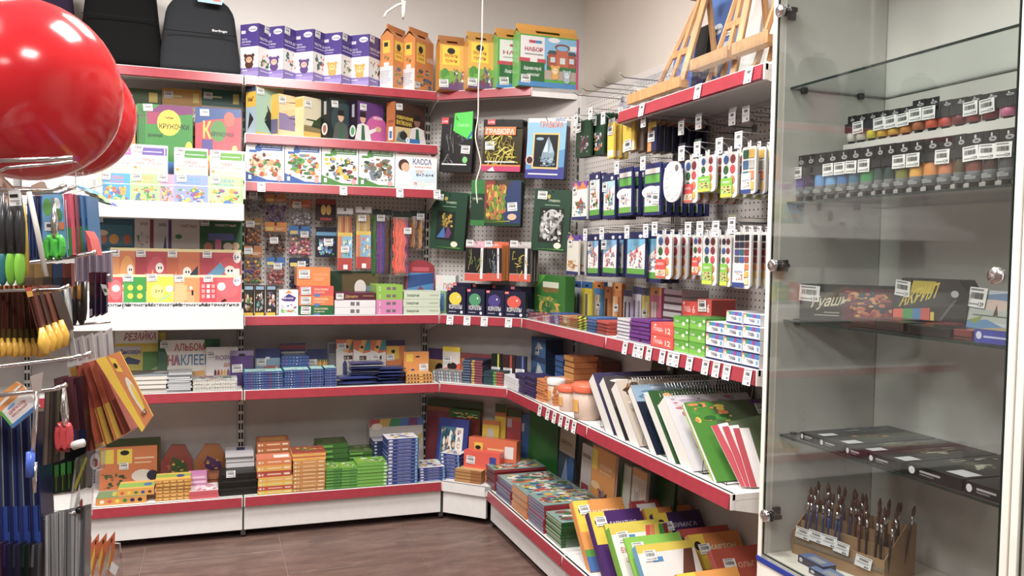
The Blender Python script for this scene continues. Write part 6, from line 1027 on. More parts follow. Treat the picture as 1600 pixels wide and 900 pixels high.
stack('gouache_box', 'red gouache box', 'paint set', 'at the back beside white tray pile', FB, .2, 1066, 1089, 470, Z4, 3, .1, {'*': 'd8382c'}, gz('dc3a2c', '6'), None)
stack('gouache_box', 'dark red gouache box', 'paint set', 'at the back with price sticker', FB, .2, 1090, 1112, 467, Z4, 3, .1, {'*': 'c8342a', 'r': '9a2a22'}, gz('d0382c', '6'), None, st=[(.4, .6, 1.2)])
stack('pen_pack', 'violet plastic pen pack', 'pen pack', 'left of two violet piles at shelf front', FB, .3, 985, 1000, 497, Z4, 6, .12, {'*': '6a2a86'}, [('r', 0, 0, 1, 1, '74308e'), ('r', 0, 0, 1, .25, '3a1650')], None, jit=.003, mat='gloss')
stack('pen_pack', 'violet plastic pen pack', 'pen pack', 'right of two violet piles at shelf front', FB, .3, 1001, 1016, 499, Z4, 6, .12, {'*': '6a2a86'}, [('r', 0, 0, 1, 1, '74308e'), ('r', 0, 0, 1, .25, '3a1650')], None, jit=.003, mat='gloss')
stack('pen_pack', 'white and silver pen pack', 'pen pack', 'in the pile left of violet packs', FB, .3, 965, 984, 497, Z4, 6, .12, {'*': 'd4d2d8'}, [('r', 0, 0, 1, 1, 'dcdae0'), ('r', 0, 0, 1, .3, '7a7a8a')], None, jit=.003, mat='gloss')
stack('gouache_box', 'red gouache box numbered twelve', 'paint set', 'at shelf front right of violet packs', FB, .31, 1017, 1052, 505, Z4, 2, .1, {'*': 'e03c2c'}, [('r', 0, 0, 1, 1, 'e4402e'), ('t', 'ГУАШЬ', .12, .32, .3, 'f4e4e0', .42), ('t', '12', .66, .22, .46, 'f4e8e0', .22), ('e', .2, .8, .06, .09, 'f0d8d0')], None)
gn = [('r', 0, 0, 1, 1, '5aa82c'), ('r', 0, 0, 1, .42, '7ac23c'), ('e', .66, .4, .09, .16, 'f0f4e8'), ('e', .9, .72, .07, .12, 'e8f0e0'), ('t', 'Гуашь', .08, .5, .2, 'e8f4d8', .3)]
stack('gouache_box', 'green gouache box', 'paint set', 'in the left green column at shelf front', FB, .305, 1053, 1077, 494, Z4, 3, .1, {'*': '4a942c', 't': '3a7a24'}, gn, None, jit=.001)
stack('gouache_box', 'green gouache box', 'paint set', 'in the right green column at shelf front', FB, .305, 1078, 1103, 495, Z4, 3, .1, {'*': '4a942c', 't': '3a7a24'}, gn, None, jit=.001)
wg = [('r', 0, 0, 1, 1, 'ececf0'), ('r', 0, 0, 1, .12, '1f2a6a'), ('p', [(0, .72), (0, 1), (1, 1), (1, .66)], '3a7ac8'), ('p', [(0, .7), (0, 1), (.16, 1), (.1, .7)], 'e07a3c'), ('p', [(.16, .72), (.2, 1), (.38, 1), (.3, .72)], '3aa06a'), ('p', [(.55, .7), (.6, 1), (.75, 1), (.7, .68)], 'a83a8a'), ('e', .1, .72, .08, .18, 'e8d8c0'), ('t', 'ГУАШЬ', .32, .32, .26, '6a6a7a', .36), ('r', .84, .28, .94, .58, '5ab0d8')]
for (x0, x1, yt, n, wh) in [(1104, 1131, 503, 3, 'in the first white column from the left'), (1132, 1160, 507, 3, 'in the second white column'), (1161, 1188, 510, 3, 'in the last white column, beside the cabinet')]:
    stack('gouache_box', 'white rainbow gouache box', 'paint set', wh, FB, .31, x0, x1, yt, Z4, n, .1, {'*': 'e8e8ee', 'd': '1f2a6a'}, wg, None, jit=.001)
u0, w, H = span(FB, .3, 1143, 1166, 507, Z4)
stack('gouache_box', 'white rainbow gouache box', 'paint set', 'set back on top of the columns', FB, .29, 1136, 1160, 486, Z4+H, 1, .1, {'*': 'e8e8ee', 'd': '1f2a6a'}, wg, None); stack('gouache_box', 'white rainbow gouache box', 'paint set', 'on top nearest the cabinet', FB, .29, 1162, 1188, 490, Z4+H, 1, .1, {'*': 'e8e8ee', 'd': '1f2a6a'}, wg, None)
for (x0, x1, yt, n, c, sp, lb, wh) in [(826, 858, 491, 6, 'b84a54', [('r', 0, 0, 1, 1, 'c05a60'), ('r', 0, .5, 1, .8, 'd89a9a'), ('r', .7, 0, .9, 1, 'e0c8c8')], 'red flat pencil pack', 'in the low pile at corner end'), (859, 872, 489, 6, '2a4a9a', [('r', 0, 0, 1, 1, '2f54a4'), ('r', 0, 0, 1, .2, '1c2c5a')], 'blue flat pencil pack', 'beside the red corner pile'), (875, 902, 494, 6, 'c0803c', [('r', 0, 0, 1, 1, 'c8883c'), ('r', 0, 0, 1, .25, '7a4a1c'), ('r', .4, .3, .6, .9, 'e8c880')], 'kraft coloured crayon box', 'in the brown pile'), (903, 917, 494, 5, '3a4a1c', [('p', [(0, 0), (.3, 1), (.6, 1), (.3, 0)], 'd8dc1c'), ('p', [(.6, 0), (.9, 1), (1, 1), (1, .3), (.9, 0)], 'd8dc1c')], 'black and lime striped pack', 'next to the brown pile'), (918, 932, 495, 5, '3a6aa8', [('r', 0, 0, 1, 1, '4070b0'), ('r', 0, 0, 1, .2, '24406a')], 'steel blue small box', 'left of the red block'), (933, 952, 501, 4, 'b8382c', [('r', 0, 0, 1, 1, 'c03c30'), ('r', 0, 0, 1, .2, '6a1c18')], 'brick red small box', 'right of the blue block')]:
    stack('pencil_box', lb, 'pencil box', wh, FB, .3, x0, x1, yt, Z4, n, .12, {'*': c}, sp, None, jit=.003)
stack('pencil_pack', 'clear topped green flat pack', 'pencil pack', 'behind the red corner pile', FB, .2, 838, 872, 475, Z4, 5, .12, {'*': '4a8a44'}, [('r', 0, 0, 1, 1, '5a9a54'), ('r', 0, .4, 1, .7, 'a8d098')], None, jit=.003, mat='gloss')
def guard(fr, u0, u1, d, z0, z1, lab):
    m = MB(); m.cbox(0, u1-u0, 0, .002, 0, z1-z0, 'fff', .0005); o = obj('shelf_guard', m.data('shelf_guard', 'acryl'), None, fr.at(u0, d, z0), (0, 0, fr.rot)); thing(o, lab, 'shelf guard')
guard(FB, .01, .95, .3145, Z4, Z4+.052, 'low clear guard strip along the small boxes on right shelf')
# ------------------------------------------------------------------ easel shelf
ZT = 1.991
def easel(x0, x1, y0, y1, xf0, xf1, lab, hgt=.66, dm=.24):
    (ua, za), (ub, zb) = FB.hit(x0, y0, dm+.03), FB.hit(x1, y1, dm+.03); zl = (za+zb)/2
    fu = [FB.hitz(x, y, ZT)[0] for x, y in (xf0, xf1)]; uc = sum(fu)/2; top = ZT+hgt
    ro = empty('tabletop_easel', FB.at(uc, 0, ZT), FB.rot); thing(ro, lab, 'easel', 'wooden easels on the top right shelf')
    def bar(name, p, q, wx, wy):
        p, q = Vector(p), Vector(q); m = MB(); L = (q-p).length; m.cbox(-wx/2, wx/2, -wy/2, wy/2, 0, L, 'fff', .002)
        o = obj(name, m.data(name, 'wood'), ro, p); o.rotation_mode = 'QUATERNION'; o.rotation_quaternion = (q-p).to_track_quat('Z', 'Y'); o.rotation_mode = 'XYZ'
    a = .014; zt_ = hgt; d0 = -dm; d1 = -.1
    bar('leg', (fu[0]-uc, d0, .0), (-a, d1, zt_), .024, .016); bar('leg', (fu[1]-uc, d0, .0), (a, d1, zt_), .024, .016)
    bar('mast', (0, d0*.93, .03), (0, d1-.012, zt_+.0), .02, .014); bar('rear_leg', (0, -.025, .0), (0, d1+.012, zt_-.03), .022, .015)
    m = MB(); m.cbox(ua-uc, ub-uc, -.016, .02, -.014, .014, 'fff', .002); m.cbox(ua-uc, ub-uc, -.02, -.014, -.014, .026, 'fff', .0015); obj('ledge', m.data('ledge', 'wood'), ro, (0, d0-.012, zl-ZT))
    m = MB(); m.cbox(-.05, .05, -.02, .02, -.02, .02, 'fff', .003); obj('top_clamp', m.data('top_clamp', 'wood'), ro, (0, d1-.02, zt_*.97))
    m = MB(); m.cbox(fu[0]*.6-uc*.6, fu[1]*.6-uc*.6, -.008, .008, -.012, .012, 'fff', .002); obj('cross_bar', m.data('cross_bar', 'wood'), ro, (0, d0+(d1-d0)*.42, zt_*.42))
easel(980, 1062, 160, 128, (1008, 163), (1052, 148), 'wooden tabletop easel at left end of the top right shelf', .425, .27)
easel(1078, 1136, 105, 84, (1085, 138), (1122, 124), 'wooden tabletop easel in middle of the top right shelf', .5, .24)
easel(1143, 1200, 82, 58, (1150, 113), (1186, 100), 'wooden tabletop easel nearest the glass cabinet', .5, .24)
def back(lab, x0, x1, yt, d, t, col, spec=None, tilt=8, name='canvas_pack', cat='canvas', st=None): put(name, lab, cat, FB, d, x0, x1, yt, ZT, t, col, spec, tilt=tilt, st=st)
back('blue canvas pack with white oval logo behind the middle easel', 1098, 1160, -25, .06, .02, '3f68b0', [('r', 0, 0, 1, 1, '4470b8'), ('e', .25, .66, .13, .05, 'e8ecf4'), ('t', 'гамма', .16, .645, .025, '3a5aa0', .2), ('r', .1, .1, .6, .4, '2a3a5a'), ('r', .1, .42, .6, .52, 'c8ccd0')], 6, st=[(.62, .62, 1.4)])
back('white stretched canvas behind the right easel', 1150, 1178, -20, .09, .02, 'e4e2de', [('r', 0, 0, 1, 1, 'e8e6e2')], 8)
back('white stretched canvas nearest the cabinet side', 1180, 1206, -20, .08, .02, 'e4e2de', [('r', 0, 0, 1, 1, 'e6e4e0')], 8)
back('blue boxed canvas board behind left easel', 1046, 1078, 58, .08, .03, '3a5cb0', [('r', 0, 0, 1, 1, '4468b8'), ('r', .1, .2, .8, .3, 'c8d0e8')], 6)
back('black portfolio folder between left and middle easels', 1080, 1096, 40, .1, .02, '1a1a1c', [('r', 0, 0, 1, 1, '1c1c1e')], 6)
back('small picture canvas in white frame under left easel', 1012, 1044, 138, .18, .02, 'ece8e0', [('r', .06, .06, .94, .94, 'd8cfc0'), ('e', .4, .5, .2, .3, 'e8dcc8')], 6)
back('green landscape picture canvas beside small white canvas', 1046, 1062, 132, .17, .02, '8a9a7a', [('r', 0, 0, 1, 1, '9aa888'), ('b', .1, .1, .9, .6, 8, 4, ['5a7a4a', 'b8a878', '7a8a5a'])], 6)
back('white packet stack at the left end of easel shelf', 985, 1008, 152, .22, .05, 'e8e6e2', [('r', .1, .2, .9, .8, 'dcd8d0')], 0)
guard(FB, FB.hitz(972, 178, ZT)[0]+.02, FB.hitz(1186, 98, ZT)[0]-.01, .292, ZT, ZT+.1, 'clear glass guard along the front of the easel shelf')
# ------------------------------------------------------------------ right run, fifth shelf: piles, jars, leaning sketchbooks
stack('pencil_box', 'dark violet pencil box', 'pencil box', 'left of two violet piles by the corner', FB, .38, 805, 821, 585, Z5, 8, .1, {'*': '30285e'}, [('r', 0, 0, 1, 1, '382f6a'), ('r', 0, 0, 1, .25, '1a1638')], None, jit=.003)
stack('pencil_box', 'dark violet pencil box', 'pencil box', 'right of two violet piles by the corner', FB, .38, 822, 836, 586, Z5, 8, .1, {'*': '30285e'}, [('r', 0, 0, 1, 1, '382f6a'), ('r', 0, 0, 1, .25, '1a1638')], None, jit=.003)
stack('crayon_box', 'orange wax crayon box', 'crayon box', 'in the front left orange pile', FB, .37, 838, 849, 592, Z5, 8, .1, {'*': 'd8803c'}, [('r', 0, 0, 1, 1, 'dc8640'), ('r', 0, 0, 1, .2, '9a4a1c')], None, jit=.003)
stack('crayon_box', 'orange wax crayon box', 'crayon box', 'in the front right orange pile', FB, .36, 851, 866, 591, Z5, 8, .1, {'*': 'd8803c'}, [('r', 0, 0, 1, 1, 'dc8640'), ('r', 0, 0, 1, .2, '9a4a1c')], None, jit=.003)
stack('crayon_box', 'amber wax crayon box', 'crayon box', 'in the tall pile behind orange jars', FB, .24, 882, 897, 556, Z5, 8, .13, {'*': 'd07a34', 'f': 'd8a04a'}, [('r', 0, 0, 1, 1, 'dca24c'), ('r', 0, 0, 1, .2, '8a4a1c')], None, jit=.003)
stack('pencil_box', 'bright blue small box', 'pencil box', 'between the tall blue box and amber pile', FB, .22, 868, 880, 556, Z5, 7, .1, {'*': '2a62b0'}, [('r', 0, 0, 1, 1, '2f6ab8'), ('r', 0, 0, 1, .2, '1c3c6a')], None, jit=.002)
for i in (0, 1): 
    u0, w, H = span(FB, .2, 829, 853, 557, Z5); put('dinosaur_kit_box', ['lower', 'upper'][i]+' of two blue boxes with white figure and price sticker', 'craft kit', FB, .2, 829, 853, 557 if i == 0 else 528, Z5+H*i, .1, '2a5a98', [('r', 0, 0, 1, 1, '3a78b4'), ('r', 0, .8, 1, 1, '2c4a80'), ('p', [(.3, .1), (.5, .8), (.85, .5), (.6, .4)], 'd0dce4'), ('e', .6, .6, .12, .12, 'e8ecf0')], rspec=[('r', 0, 0, 1, 1, '22344e')], st=[(.5, .3, 1.2)] if i else None)
put('crayon_box', 'dark red flat box pile behind the amber pile', 'crayon box', FB, .12, 905, 940, 560, Z5, .1, '5a2a1c', [('r', 0, 0, 1, 1, '6a3420')]+[('r', 0, k/6, 1, k/6+.03, '34180e') for k in range(6)])
def jar(lab, px, py, r, h, lid, d=.34):
    u, dd = FB.hitz(px, py, Z5); ro = empty('plastic_jar', FB.at(u, dd, Z5), FB.rot); thing(ro, lab, 'jar', 'orange lidded jars')
    m = MB(); m.lathe([(.0005, .001), (r*.8, .001), (r*.84, .004), (r*.95, h*.78), (r*.93, h*.78), (r*.82, .006), (.0005, .005)], 'eee', 24); obj('bucket', m.data('bucket', 'tint'), ro)
    m = MB(); m.lathe([(r*1.02, h*.76), (r*1.04, h*.78), (r*1.04, h*.93), (r*1.0, h*.96), (r*.9, h*.96), (r*.88, h), (.0005, h)], lid, 24); obj('lid', m.data('lid', 'plastic'), ro)
    m = MB(); a0 = -1.9
    P = [(r*.93*math.cos(a0+k*.16), r*.93*math.sin(a0+k*.16)) for k in range(6)]
    for (p, q) in zip(P[:-1], P[1:]): m.face([(p[0], p[1], h*.22), (q[0], q[1], h*.22), (q[0]*1.03, q[1]*1.03, h*.55), (p[0]*1.03, p[1]*1.03, h*.55)], 'e8a83c')
    obj('label', m.data('label', 'card'), ro)
OL = 'f05a1c'
jar('orange lidded tub at the front, nearest the sketchbooks', 917, 654, .066, .155, OL); jar('smaller orange lidded tub left of the big front tub', 889, 641, .052, .115, OL); jar('white lidded tub at the left front', 869, 632, .044, .125, 'f0f0ec'); jar('white lidded tub behind the orange ones', 895, 617, .042, .12, 'f0f0ec'); jar('taller orange lidded tub behind the front tub', 917, 622, .056, .17, OL)
def leaner(name, lab, cat, fr, xt, yt, zs, d, w, t, tilt, cov, spec, spine=False, st=None, page='f1efe9', h=None, kind='book', wire=None, lspec=None):
    """leans along the shelf: cover towards +u, front edge at distance d; its top front corner sits at photo point xt, yt"""
    u, z = fr.hit(xt, yt, d); h = h or (z-zs)/math.cos(R(tilt)); ub = u+h*math.sin(R(tilt))
    me = book_mesh(w, h, t, cov, 'gloss', spine, page) if kind == 'book' else box_mesh(w, h, t, cov)
    o = item(name, lab, cat, fr.at(ub, d, zs+.004), fr.rot+R(90), me, w, h, t, spec, st=st, tilt=tilt, mat='gloss' if kind == 'book' else 'card', lspec=lspec)
    if wire: obj('wire_spiral', spiral_mesh(w, t), o, (0, 0, h), (R(90), 0, 0)).location = (0, .0, h-.004)
    return o, ub
sk = [(926, 584.4, .34, .056, '2a2040', [('r', 0, 0, 1, 1, '3c3458'), ('b', .02, .55, .98, .98, 16, 3, ['8a7ab0', 'd8d0e0', '5a4a8a', '4a3a5a'])], 'first sketchbook from the left, violet bouquet cover'), (942, 593, .34, .05, '3a3436', [('r', 0, 0, 1, 1, '4a4446'), ('r', 0, .0, 1, .5, '2a2a2e'), ('b', .02, .5, .98, .98, 18, 4, ['e0dcd8', '8a7a6a', '2a2a2a', 'c0a890'])], 'second sketchbook from the left, black and beige cover'), (962, 599, .34, .056, 'a08a74', [('r', 0, 0, 1, 1, 'c8b8a8'), ('b', .02, .4, .98, .98, 20, 5, ['8a5a2c', 'e8dcc8', '4a3424', 'b89a7a'])], 'third sketchbook from the left, brown animal cover'), (985, 611, .33, .036, '1c2438', [('r', 0, 0, 1, 1, '1c2438'), ('r', 0, .75, 1, 1, '8aa8c0'), ('b', .02, .7, .98, .98, 10, 6, ['c8d8e0', '5a7a9a']), ('b', .05, .05, .95, .6, 8, 7, ['2a344c', '101624'])], 'fourth sketchbook from the left, wire bound navy cover'), (1012, 618.7, .33, .04, '2a5a2c', [('r', 0, 0, 1, 1, '2f5a2c'), ('b', .0, .05, 1, .98, 40, 8, ['e0562c', '3a7a34', 'c88a3c', '1f3a1c', 'e8a04a', 'c83a2c'])], 'fifth sketchbook from the left, red and green flower cover'), (1036.5, 629.7, .34, .056, 'd8d4d8', [('r', 0, 0, 1, 1, 'dcd8dc'), ('b', .05, .7, .95, .98, 14, 9, ['b8a8c0', 'e8d0d8', '8a7a9a', 'c8607a']), ('b', .1, .1, .6, .6, 6, 3, ['e0a8b0', 'd8c8c8'])], 'sixth sketchbook from the left, pale wire bound cover'), (1068, 642, .36, .016, '3a6a24', [('r', 0, 0, 1, 1, '5a6a4c'), ('p', [(0, 0), (0, 1), (.3, 1), (.2, .4), (.3, 0)], '4a8a2c'), ('b', 0, .7, .45, 1, 12, 4, ['e87a3c', 'e8c83c', '4a9a34', '2a6a2c']), ('e', .62, .45, .28, .16, 'b8b4ac'), ('e', .5, .36, .12, .1, 'd8b868'), ('e', .58, .42, .06, .05, 'dcc078'), ('r', .4, .05, 1, .2, '6a8a4a'), ('e', .75, .95, .06, .05, '6a3a8a')], 'seventh sketchbook, rabbit and chick on the cover')]
for i, (x, y, w, t, cv, sp, lb) in enumerate(sk):
    o, ub = leaner('sketchbook', lb, 'sketchbook', FB, x, y, Z5, .375, w, t, 43.7, cv, sp, h=.292, wire=i in (3, 5), st=[(.8, .86, 1.2), (.95, .72, 1.2)] if i == 6 else None)
    if i == 6: m = MB(); m.box(0, .002, t+.0005, t+.004, 0, .292, 'c8e02c'); obj('spine_strip', m.data('spine_strip', 'card'), o)
    s = MB(); c, sn = math.cos(R(43.7)), math.sin(R(43.7)); off = .003
    s.tube([(.0, -.03, .003), (.0, .003, .003), (.0, .003+.1*sn+t/c, .003+.1*c), (.0, .09+t, .003), (.26, .09+t, .003), (.26, .003+.1*sn+t/c, .003+.1*c), (.26, .003, .003), (.26, -.03, .003), (.26, -.03, .012)], .0016, '222', 5); s.tube([(0, -.03, .012), (0, -.03, .003), (.26, -.03, .003)], .0016, '222', 5)
    so = obj('book_stand', cached(('bst', round(t, 3)), lambda: s.data('book_stand', 'dark')), None, FB.at(ub, .36, Z5), (0, 0, FB.rot+R(90))); thing(so, say('black wire stand under the', ORD[i], 'leaning sketchbook from the left'), 'book stand')
for i in range(3):
    u, z = FB.hit(1096+i*9, 672-i*7, .33); o = item('striped_card', say(['leftmost', 'middle', 'rightmost'][i], 'red and white striped card fanned over rabbit sketchbook'), 'card', FB.at(1.93+.006*i, .34-.012*i, Z5+.006), FB.rot+R(90), box_mesh(.2, .21-.01*i, .0016, 'f0ecec'), .2, .21-.01*i, .0016, [('r', .0, 0, .12, 1, 'c03a4a'), ('r', .12, 0, .3, 1, 'f2eeee'), ('r', .3, 0, 1, 1, '5a6a4c')], tilt=38-3*i, mat='card')
    o.rotation_euler = (R(-40+3*i), R(-8+5*i), FB.rot+R(90))
for i, (u, c, lb) in enumerate([(.80, '2a2c24', 'dark album standing at the back behind first sketchbooks'), (1.0, '24342c', 'dark green album leaning at the shelf back'), (1.3, '1c1c22', 'black album leaning at the shelf back near cabinet'), (1.6, '3a3430', 'brown album leaning at the shelf back beside cabinet')]):
    put_h = .24; item('album', lb, 'album', FB.at(u, .05, Z5), FB.rot, book_mesh(.22, put_h, .012, c), .22, put_h, .012, [('r', 0, 0, 1, 1, c), ('b', .1, .1, .9, .9, 10, i, ['3a4a44', '5a5a58', '2a2a30', '6a5a4a'])], tilt=9)
# ------------------------------------------------------------------ right run, bottom shelf
ZR = ZB-.012
art = lambda s: [('r', 0, 0, 1, 1, '8aa8a0'), ('b', .02, .03, .98, .97, 26, s, ['e8e4d8', '3a7a4a', 'c8503c', 'd8b84a', '3a6a9a', '8a4a3a', 'f0ece0'])]
for i, (x0, x1, yt, n, cv, pg, lb, wh) in enumerate([(753, 775, 731, 7, '9a1c2c', '5a6a74', 'red backed colouring book', 'first pile from the corner, bottom right shelf'), (776, 799, 751, 6, '8a2a34', '4a7aa8', 'blue edged colouring book', 'second pile from the corner'), (800, 824, 765, 7, 'd8782c', 'b8946a', 'tan edged colouring book', 'third pile from the corner'), (826, 851, 781, 8, 'a01c30', '6a8aa8', 'red spined colouring book', 'fourth pile from the corner'), (853, 877, 808, 8, '1f5a2c', 'a8b89a', 'green spined colouring book', 'fifth pile, beside clear guard')]):
    u0, w, H = span(FB, .475, x0, x1, yt, ZR); w = min(w, .215); h = H/n; rg = random.Random(i)
    for k in range(n):
        def mkb(w=w, h=h, cv=cv, pg=pg):
            m = MB(); c = .0012; t = .285; m.box(0, w, 0, t, 0, c, cv); m.box(0, w, 0, t, h-.001-c, h-.001, cv); m.box(.001, w-.0015, .001, t-.002, c, h-.001-c, pg); m.box(w-.0015, w, 0, t, c, h-.001-c, cv); return m.data('book', 'gloss')
        o = item('colouring_book', say(ordi(n-1-k, n), lb, wh), 'book', FB.at(u0+rg.uniform(-.003, .003), .475+rg.uniform(-.004, .004), (ZB if i == 0 else ZR)+k*h), FB.rot+R(rg.uniform(-1, 1)), cached(('cbk', i), mkb), w, h, .285, tspec=art(i+3) if k == n-1 else None, mat='gloss', group=say(lb, wh))
m = MB(); m.cbox(0, .002, 0, .2, 0, .1, 'fff', .0005); o = obj('shelf_divider', m.data('shelf_divider', 'acryl'), None, FB.at(FB.hit(880, 830, .47)[0]+.03, .47, ZR), (0, 0, FB.rot)); thing(o, 'small clear divider beside the green spined pile', 'shelf divider')
YQ = 'f0d01c'
pk = lambda c, txt, tc='f4e8c8', lo=None: [('r', 0, 0, 1, 1, c), ('r', .02, .55, .3, 1, YQ), ('e', .15, .85, .07, .06, '222'), ('t', txt, .36, .78, .06, tc, .5)]+(lo or [])
bum = [('r', 0, 0, 1, 1, 'f0eee8'), ('r', 0, .9, 1, 1, 'e0c83c'), ('t', 'БУМАГА', .1, .66, .07, 'c83a3a', .34), ('t', 'ЦВЕТНАЯ', .14, .54, .06, 'c83a3a', .3), ('r', .22, .82, .42, .88, '3a8ac8')]+[('p', [(.5+.1*k, .5), (.66+.08*k, .98), (.74+.08*k, .98), (.58+.1*k, .5)], c) for k, c in enumerate(['d83a2c', 'e8822c', 'e8d02c', '3a9a3c', '8a2a2c'])]
front = [(893, 787, .03, 'e8942c', pk('e8942c', 'КАРТОН', lo=[('r', 0, 0, 1, .2, '3a6ab0'), ('r', 0, .2, 1, .3, '5aa03a')]), 'orange cardboard album pack, first of the leaning front row'), (918, 801, .03, '4a1c6a', pk('4a1c6a', 'БАРХАТНАЯ', 'd8d0e0'), 'purple velvet paper pack in the leaning front row'), (944, 816, .012, '8ab82c', [('r', 0, 0, 1, 1, 'e8dcc8'), ('r', 0, .92, 1, 1, 'e0c83c'), ('p', [(.5, .5), (.8, .95), (.9, .95), (.7, .5)], '8a2a3a'), ('p', [(.7, .5), (.9, .95), (1, .95), (.9, .5)], '5a2a6a'), ('r', .1, .7, .35, .86, 'd8d8dc')], 'cream paper pack with purple stripes, front row'), (951, 833, .03, '7ac02c', bum, 'white coloured paper pack with rainbow stripes and lime edge'), (974, 856, .008, '8ac83c', [('r', 0, 0, 1, 1, '8ac83c'), ('r', .1, .1, .9, .9, '9ad04c')], 'lime green paper sheet pack in front row'), (992, 853, .03, '6ab0d8', [('r', 0, 0, 1, 1, 'ece8e4'), ('r', 0, .9, 1, 1, 'e0c83c'), ('r', .05, .1, .6, .55, '2a5a9a'), ('r', .3, .1, .42, .55, 'd8dce4'), ('t', 'БУМАГА', .55, .2, .08, 'c83a3a', .4), ('p', [(.6, .5), (.8, .9), (.95, .9), (.85, .5)], '6a3a2a'), ('r', .22, .78, .4, .84, '3a8ac8')], 'white and blue coloured paper pack, front row'), (1056, 884, .03, 'e8a02c', pk('e89a2c', 'ФОЛЬГА', 'f4dcb0'), 'golden orange paper pack at the bottom edge of the photo')]
for x, y, t, c, sp, lb in front: leaner('paper_pack', lb, 'paper pack', FB, x, y, ZR, .47, .225, t, 41, c, sp, kind='box', h=.29, st=[(.2, .86, 1.1)], lspec=[('r', 0, 0, 1, 1, c)])
backr = [(985, 778, .02, '9a2a30', [('r', 0, 0, 1, 1, 'a8302c'), ('r', .1, .7, .5, .95, 'e8e0e0')], 'dark red card album behind the leaning rows'), (1004, 790, .03, 'c8702c', pk('d0782c', 'КАРТОН'), 'orange cardboard pack, first of the back row'), (1017, 806, .02, '2c1440', pk('3a1c54', 'БУМАГА', 'c8c0d8'), 'dark purple paper pack, back row'), (1058, 828, .02, '2a5a9a', [('r', 0, 0, 1, 1, 'b83a34'), ('r', .05, .3, .95, .9, '2a4a8a'), ('t', 'ЦВЕТНАЯ', .25, .6, .12, 'e8b83c', .65), ('r', .1, .5, .3, .75, 'd0d4d8')], 'red and blue coloured paper pack with yellow title'), (1072, 848, .02, 'd8902c', pk('d8822c', 'КАРТОН'), 'orange card pack with yellow square, back row'), (1110, 852, .03, 'b8402c', [('r', 0, 0, 1, 1, 'c04a30'), ('t', 'ФОЛЬГА', .3, .75, .06, 'e8b090', .5), ('r', 0, 0, 1, .4, '8a2a24'), ('e', .3, .4, .1, .1, '3a1a1a'), ('e', .7, .4, .1, .1, '3a1a1a')], 'rust red paper pack nearest the cabinet')]
for x, y, t, c, sp, lb in backr: leaner('paper_pack', lb, 'paper pack', FB, x, y, ZR, .235, .215, t, 41, c, sp, kind='box', h=.285, st=[(.25, .8, 1.1)])
rc = [('r', 0, 0, 1, 1, 'e0902c'), ('r', .0, .7, .22, .96, YQ), ('t', 'АЛЬБОМ', .35, .76, .05, 'f4dcb0', .5), ('t', 'для рисования', .35, .7, .03, 'f4dcb0', .5), ('e', .2, .5, .2, .05, 'f0c890'), ('b', .3, .08, .75, .5, 14, 4, ['2a2a34', 'e8e4e0', 'c83a2c', '3a6aa0', '8a5a2c']), ('e', .3, .1, .2, .06, 'd8a860')]
for i in range(5):
    o, w, h = put('drawing_album', say(ordi(i, 5, 'frontmost', 'rearmost', 'from the front'), 'orange drawing album standing upright under sketchbook shelf'), 'album', FB, .2-.014*i, 922, 958, 704, ZR, .012, 'e0902c', rc, kind='book', tilt=3, group='orange drawing albums under the sketchbook shelf')
for x0, x1, yt, d, c, lb, sp in [(872, 896, 672, .12, '3a4a54', 'grey school album with title and shield at wall', [('r', 0, 0, 1, 1, '4a5a6a'), ('r', 0, .6, 1, 1, 'c8b8a4'), ('t', 'ШКОЛА', .1, .75, .06, '6a2a2a', .7), ('p', [(.2, .1), (.5, .55), (.7, .1)], '8aa8d0'), ('e', .8, .4, .2, .2, '3a6ab0')]), (906, 922, 696, .16, 'c0b8b4', 'white grey paper pad leaning beside orange albums', [('r', 0, 0, 1, 1, 'cfc8c4'), ('r', .1, .2, .8, .4, 'a03a44'), ('r', .1, .8, .9, .86, '8a8a8a')]), (968, 982, 728, .16, 'c8c4b8', 'pale green edged album right of orange albums', [('r', 0, 0, 1, 1, 'd0ccc0'), ('r', 0, 0, .2, 1, '3a8a3a')]), (984, 1006, 735, .18, 'c8b8a8', 'cream textured album near the leaning rows', [('r', 0, 0, 1, 1, 'ccbcac'), ('r', 0, .9, 1, 1, 'd8903c'), ('b', .1, .1, .9, .85, 8, 3, ['a89a94', '8a8a90'])]), (1012, 1050, 735, .12, '1f4a1c', 'dark green tall folder in the shade under sketchbooks', [('r', 0, 0, 1, 1, '244a20')])]:
    put('album', lb, 'album', FB, d, x0, x1, yt, ZR, .015, c, sp, tilt=3)
# corner bottom shelf
for i, (fr, d, x0, x1, yt, c, lb) in enumerate([(FC, .05, 666, 751, 626, '8a3a44', 'large dull red card sheet pack at corner back'), (FC, .075, 772, 789, 632, 'd8b81c', 'large yellow card sheet pack with grass top'), (FC, .06, 789, 813, 640, 'b83a40', 'large red card sheet pack'), (FC, .05, 813, 826, 648, '2a5a94', 'narrow visible blue card sheet pack'), (FC, .05, 826, 872, 640, '1f6a24', 'large green card sheet pack at corner right')]):
    put('card_sheet_pack', lb+' on bottom shelf', 'paper pack', fr, d, x0, x1, yt, ZB, .012, c, [('r', 0, 0, 1, 1, c)]+([('r', 0, .88, 1, 1, '3a4a1c'), ('r', 0, .82, 1, .88, 'b0602c')] if i < 3 else [])+([('r', .1, .72, .4, .85, 'b8b0b4')] if i in (2, 3) else []), tilt=3, mat='gloss')
put('card_sheet_pack', 'small yellow pack with hang hole in front of sheets', 'paper pack', FC, .1, 752, 778, 658, ZB, .01, 'd8b41c', [('r', 0, 0, 1, 1, 'dcba20'), ('e', .5, .75, .2, .12, 'c8c4b8'), ('r', 0, .92, 1, 1, 'c8742c')], tilt=4)
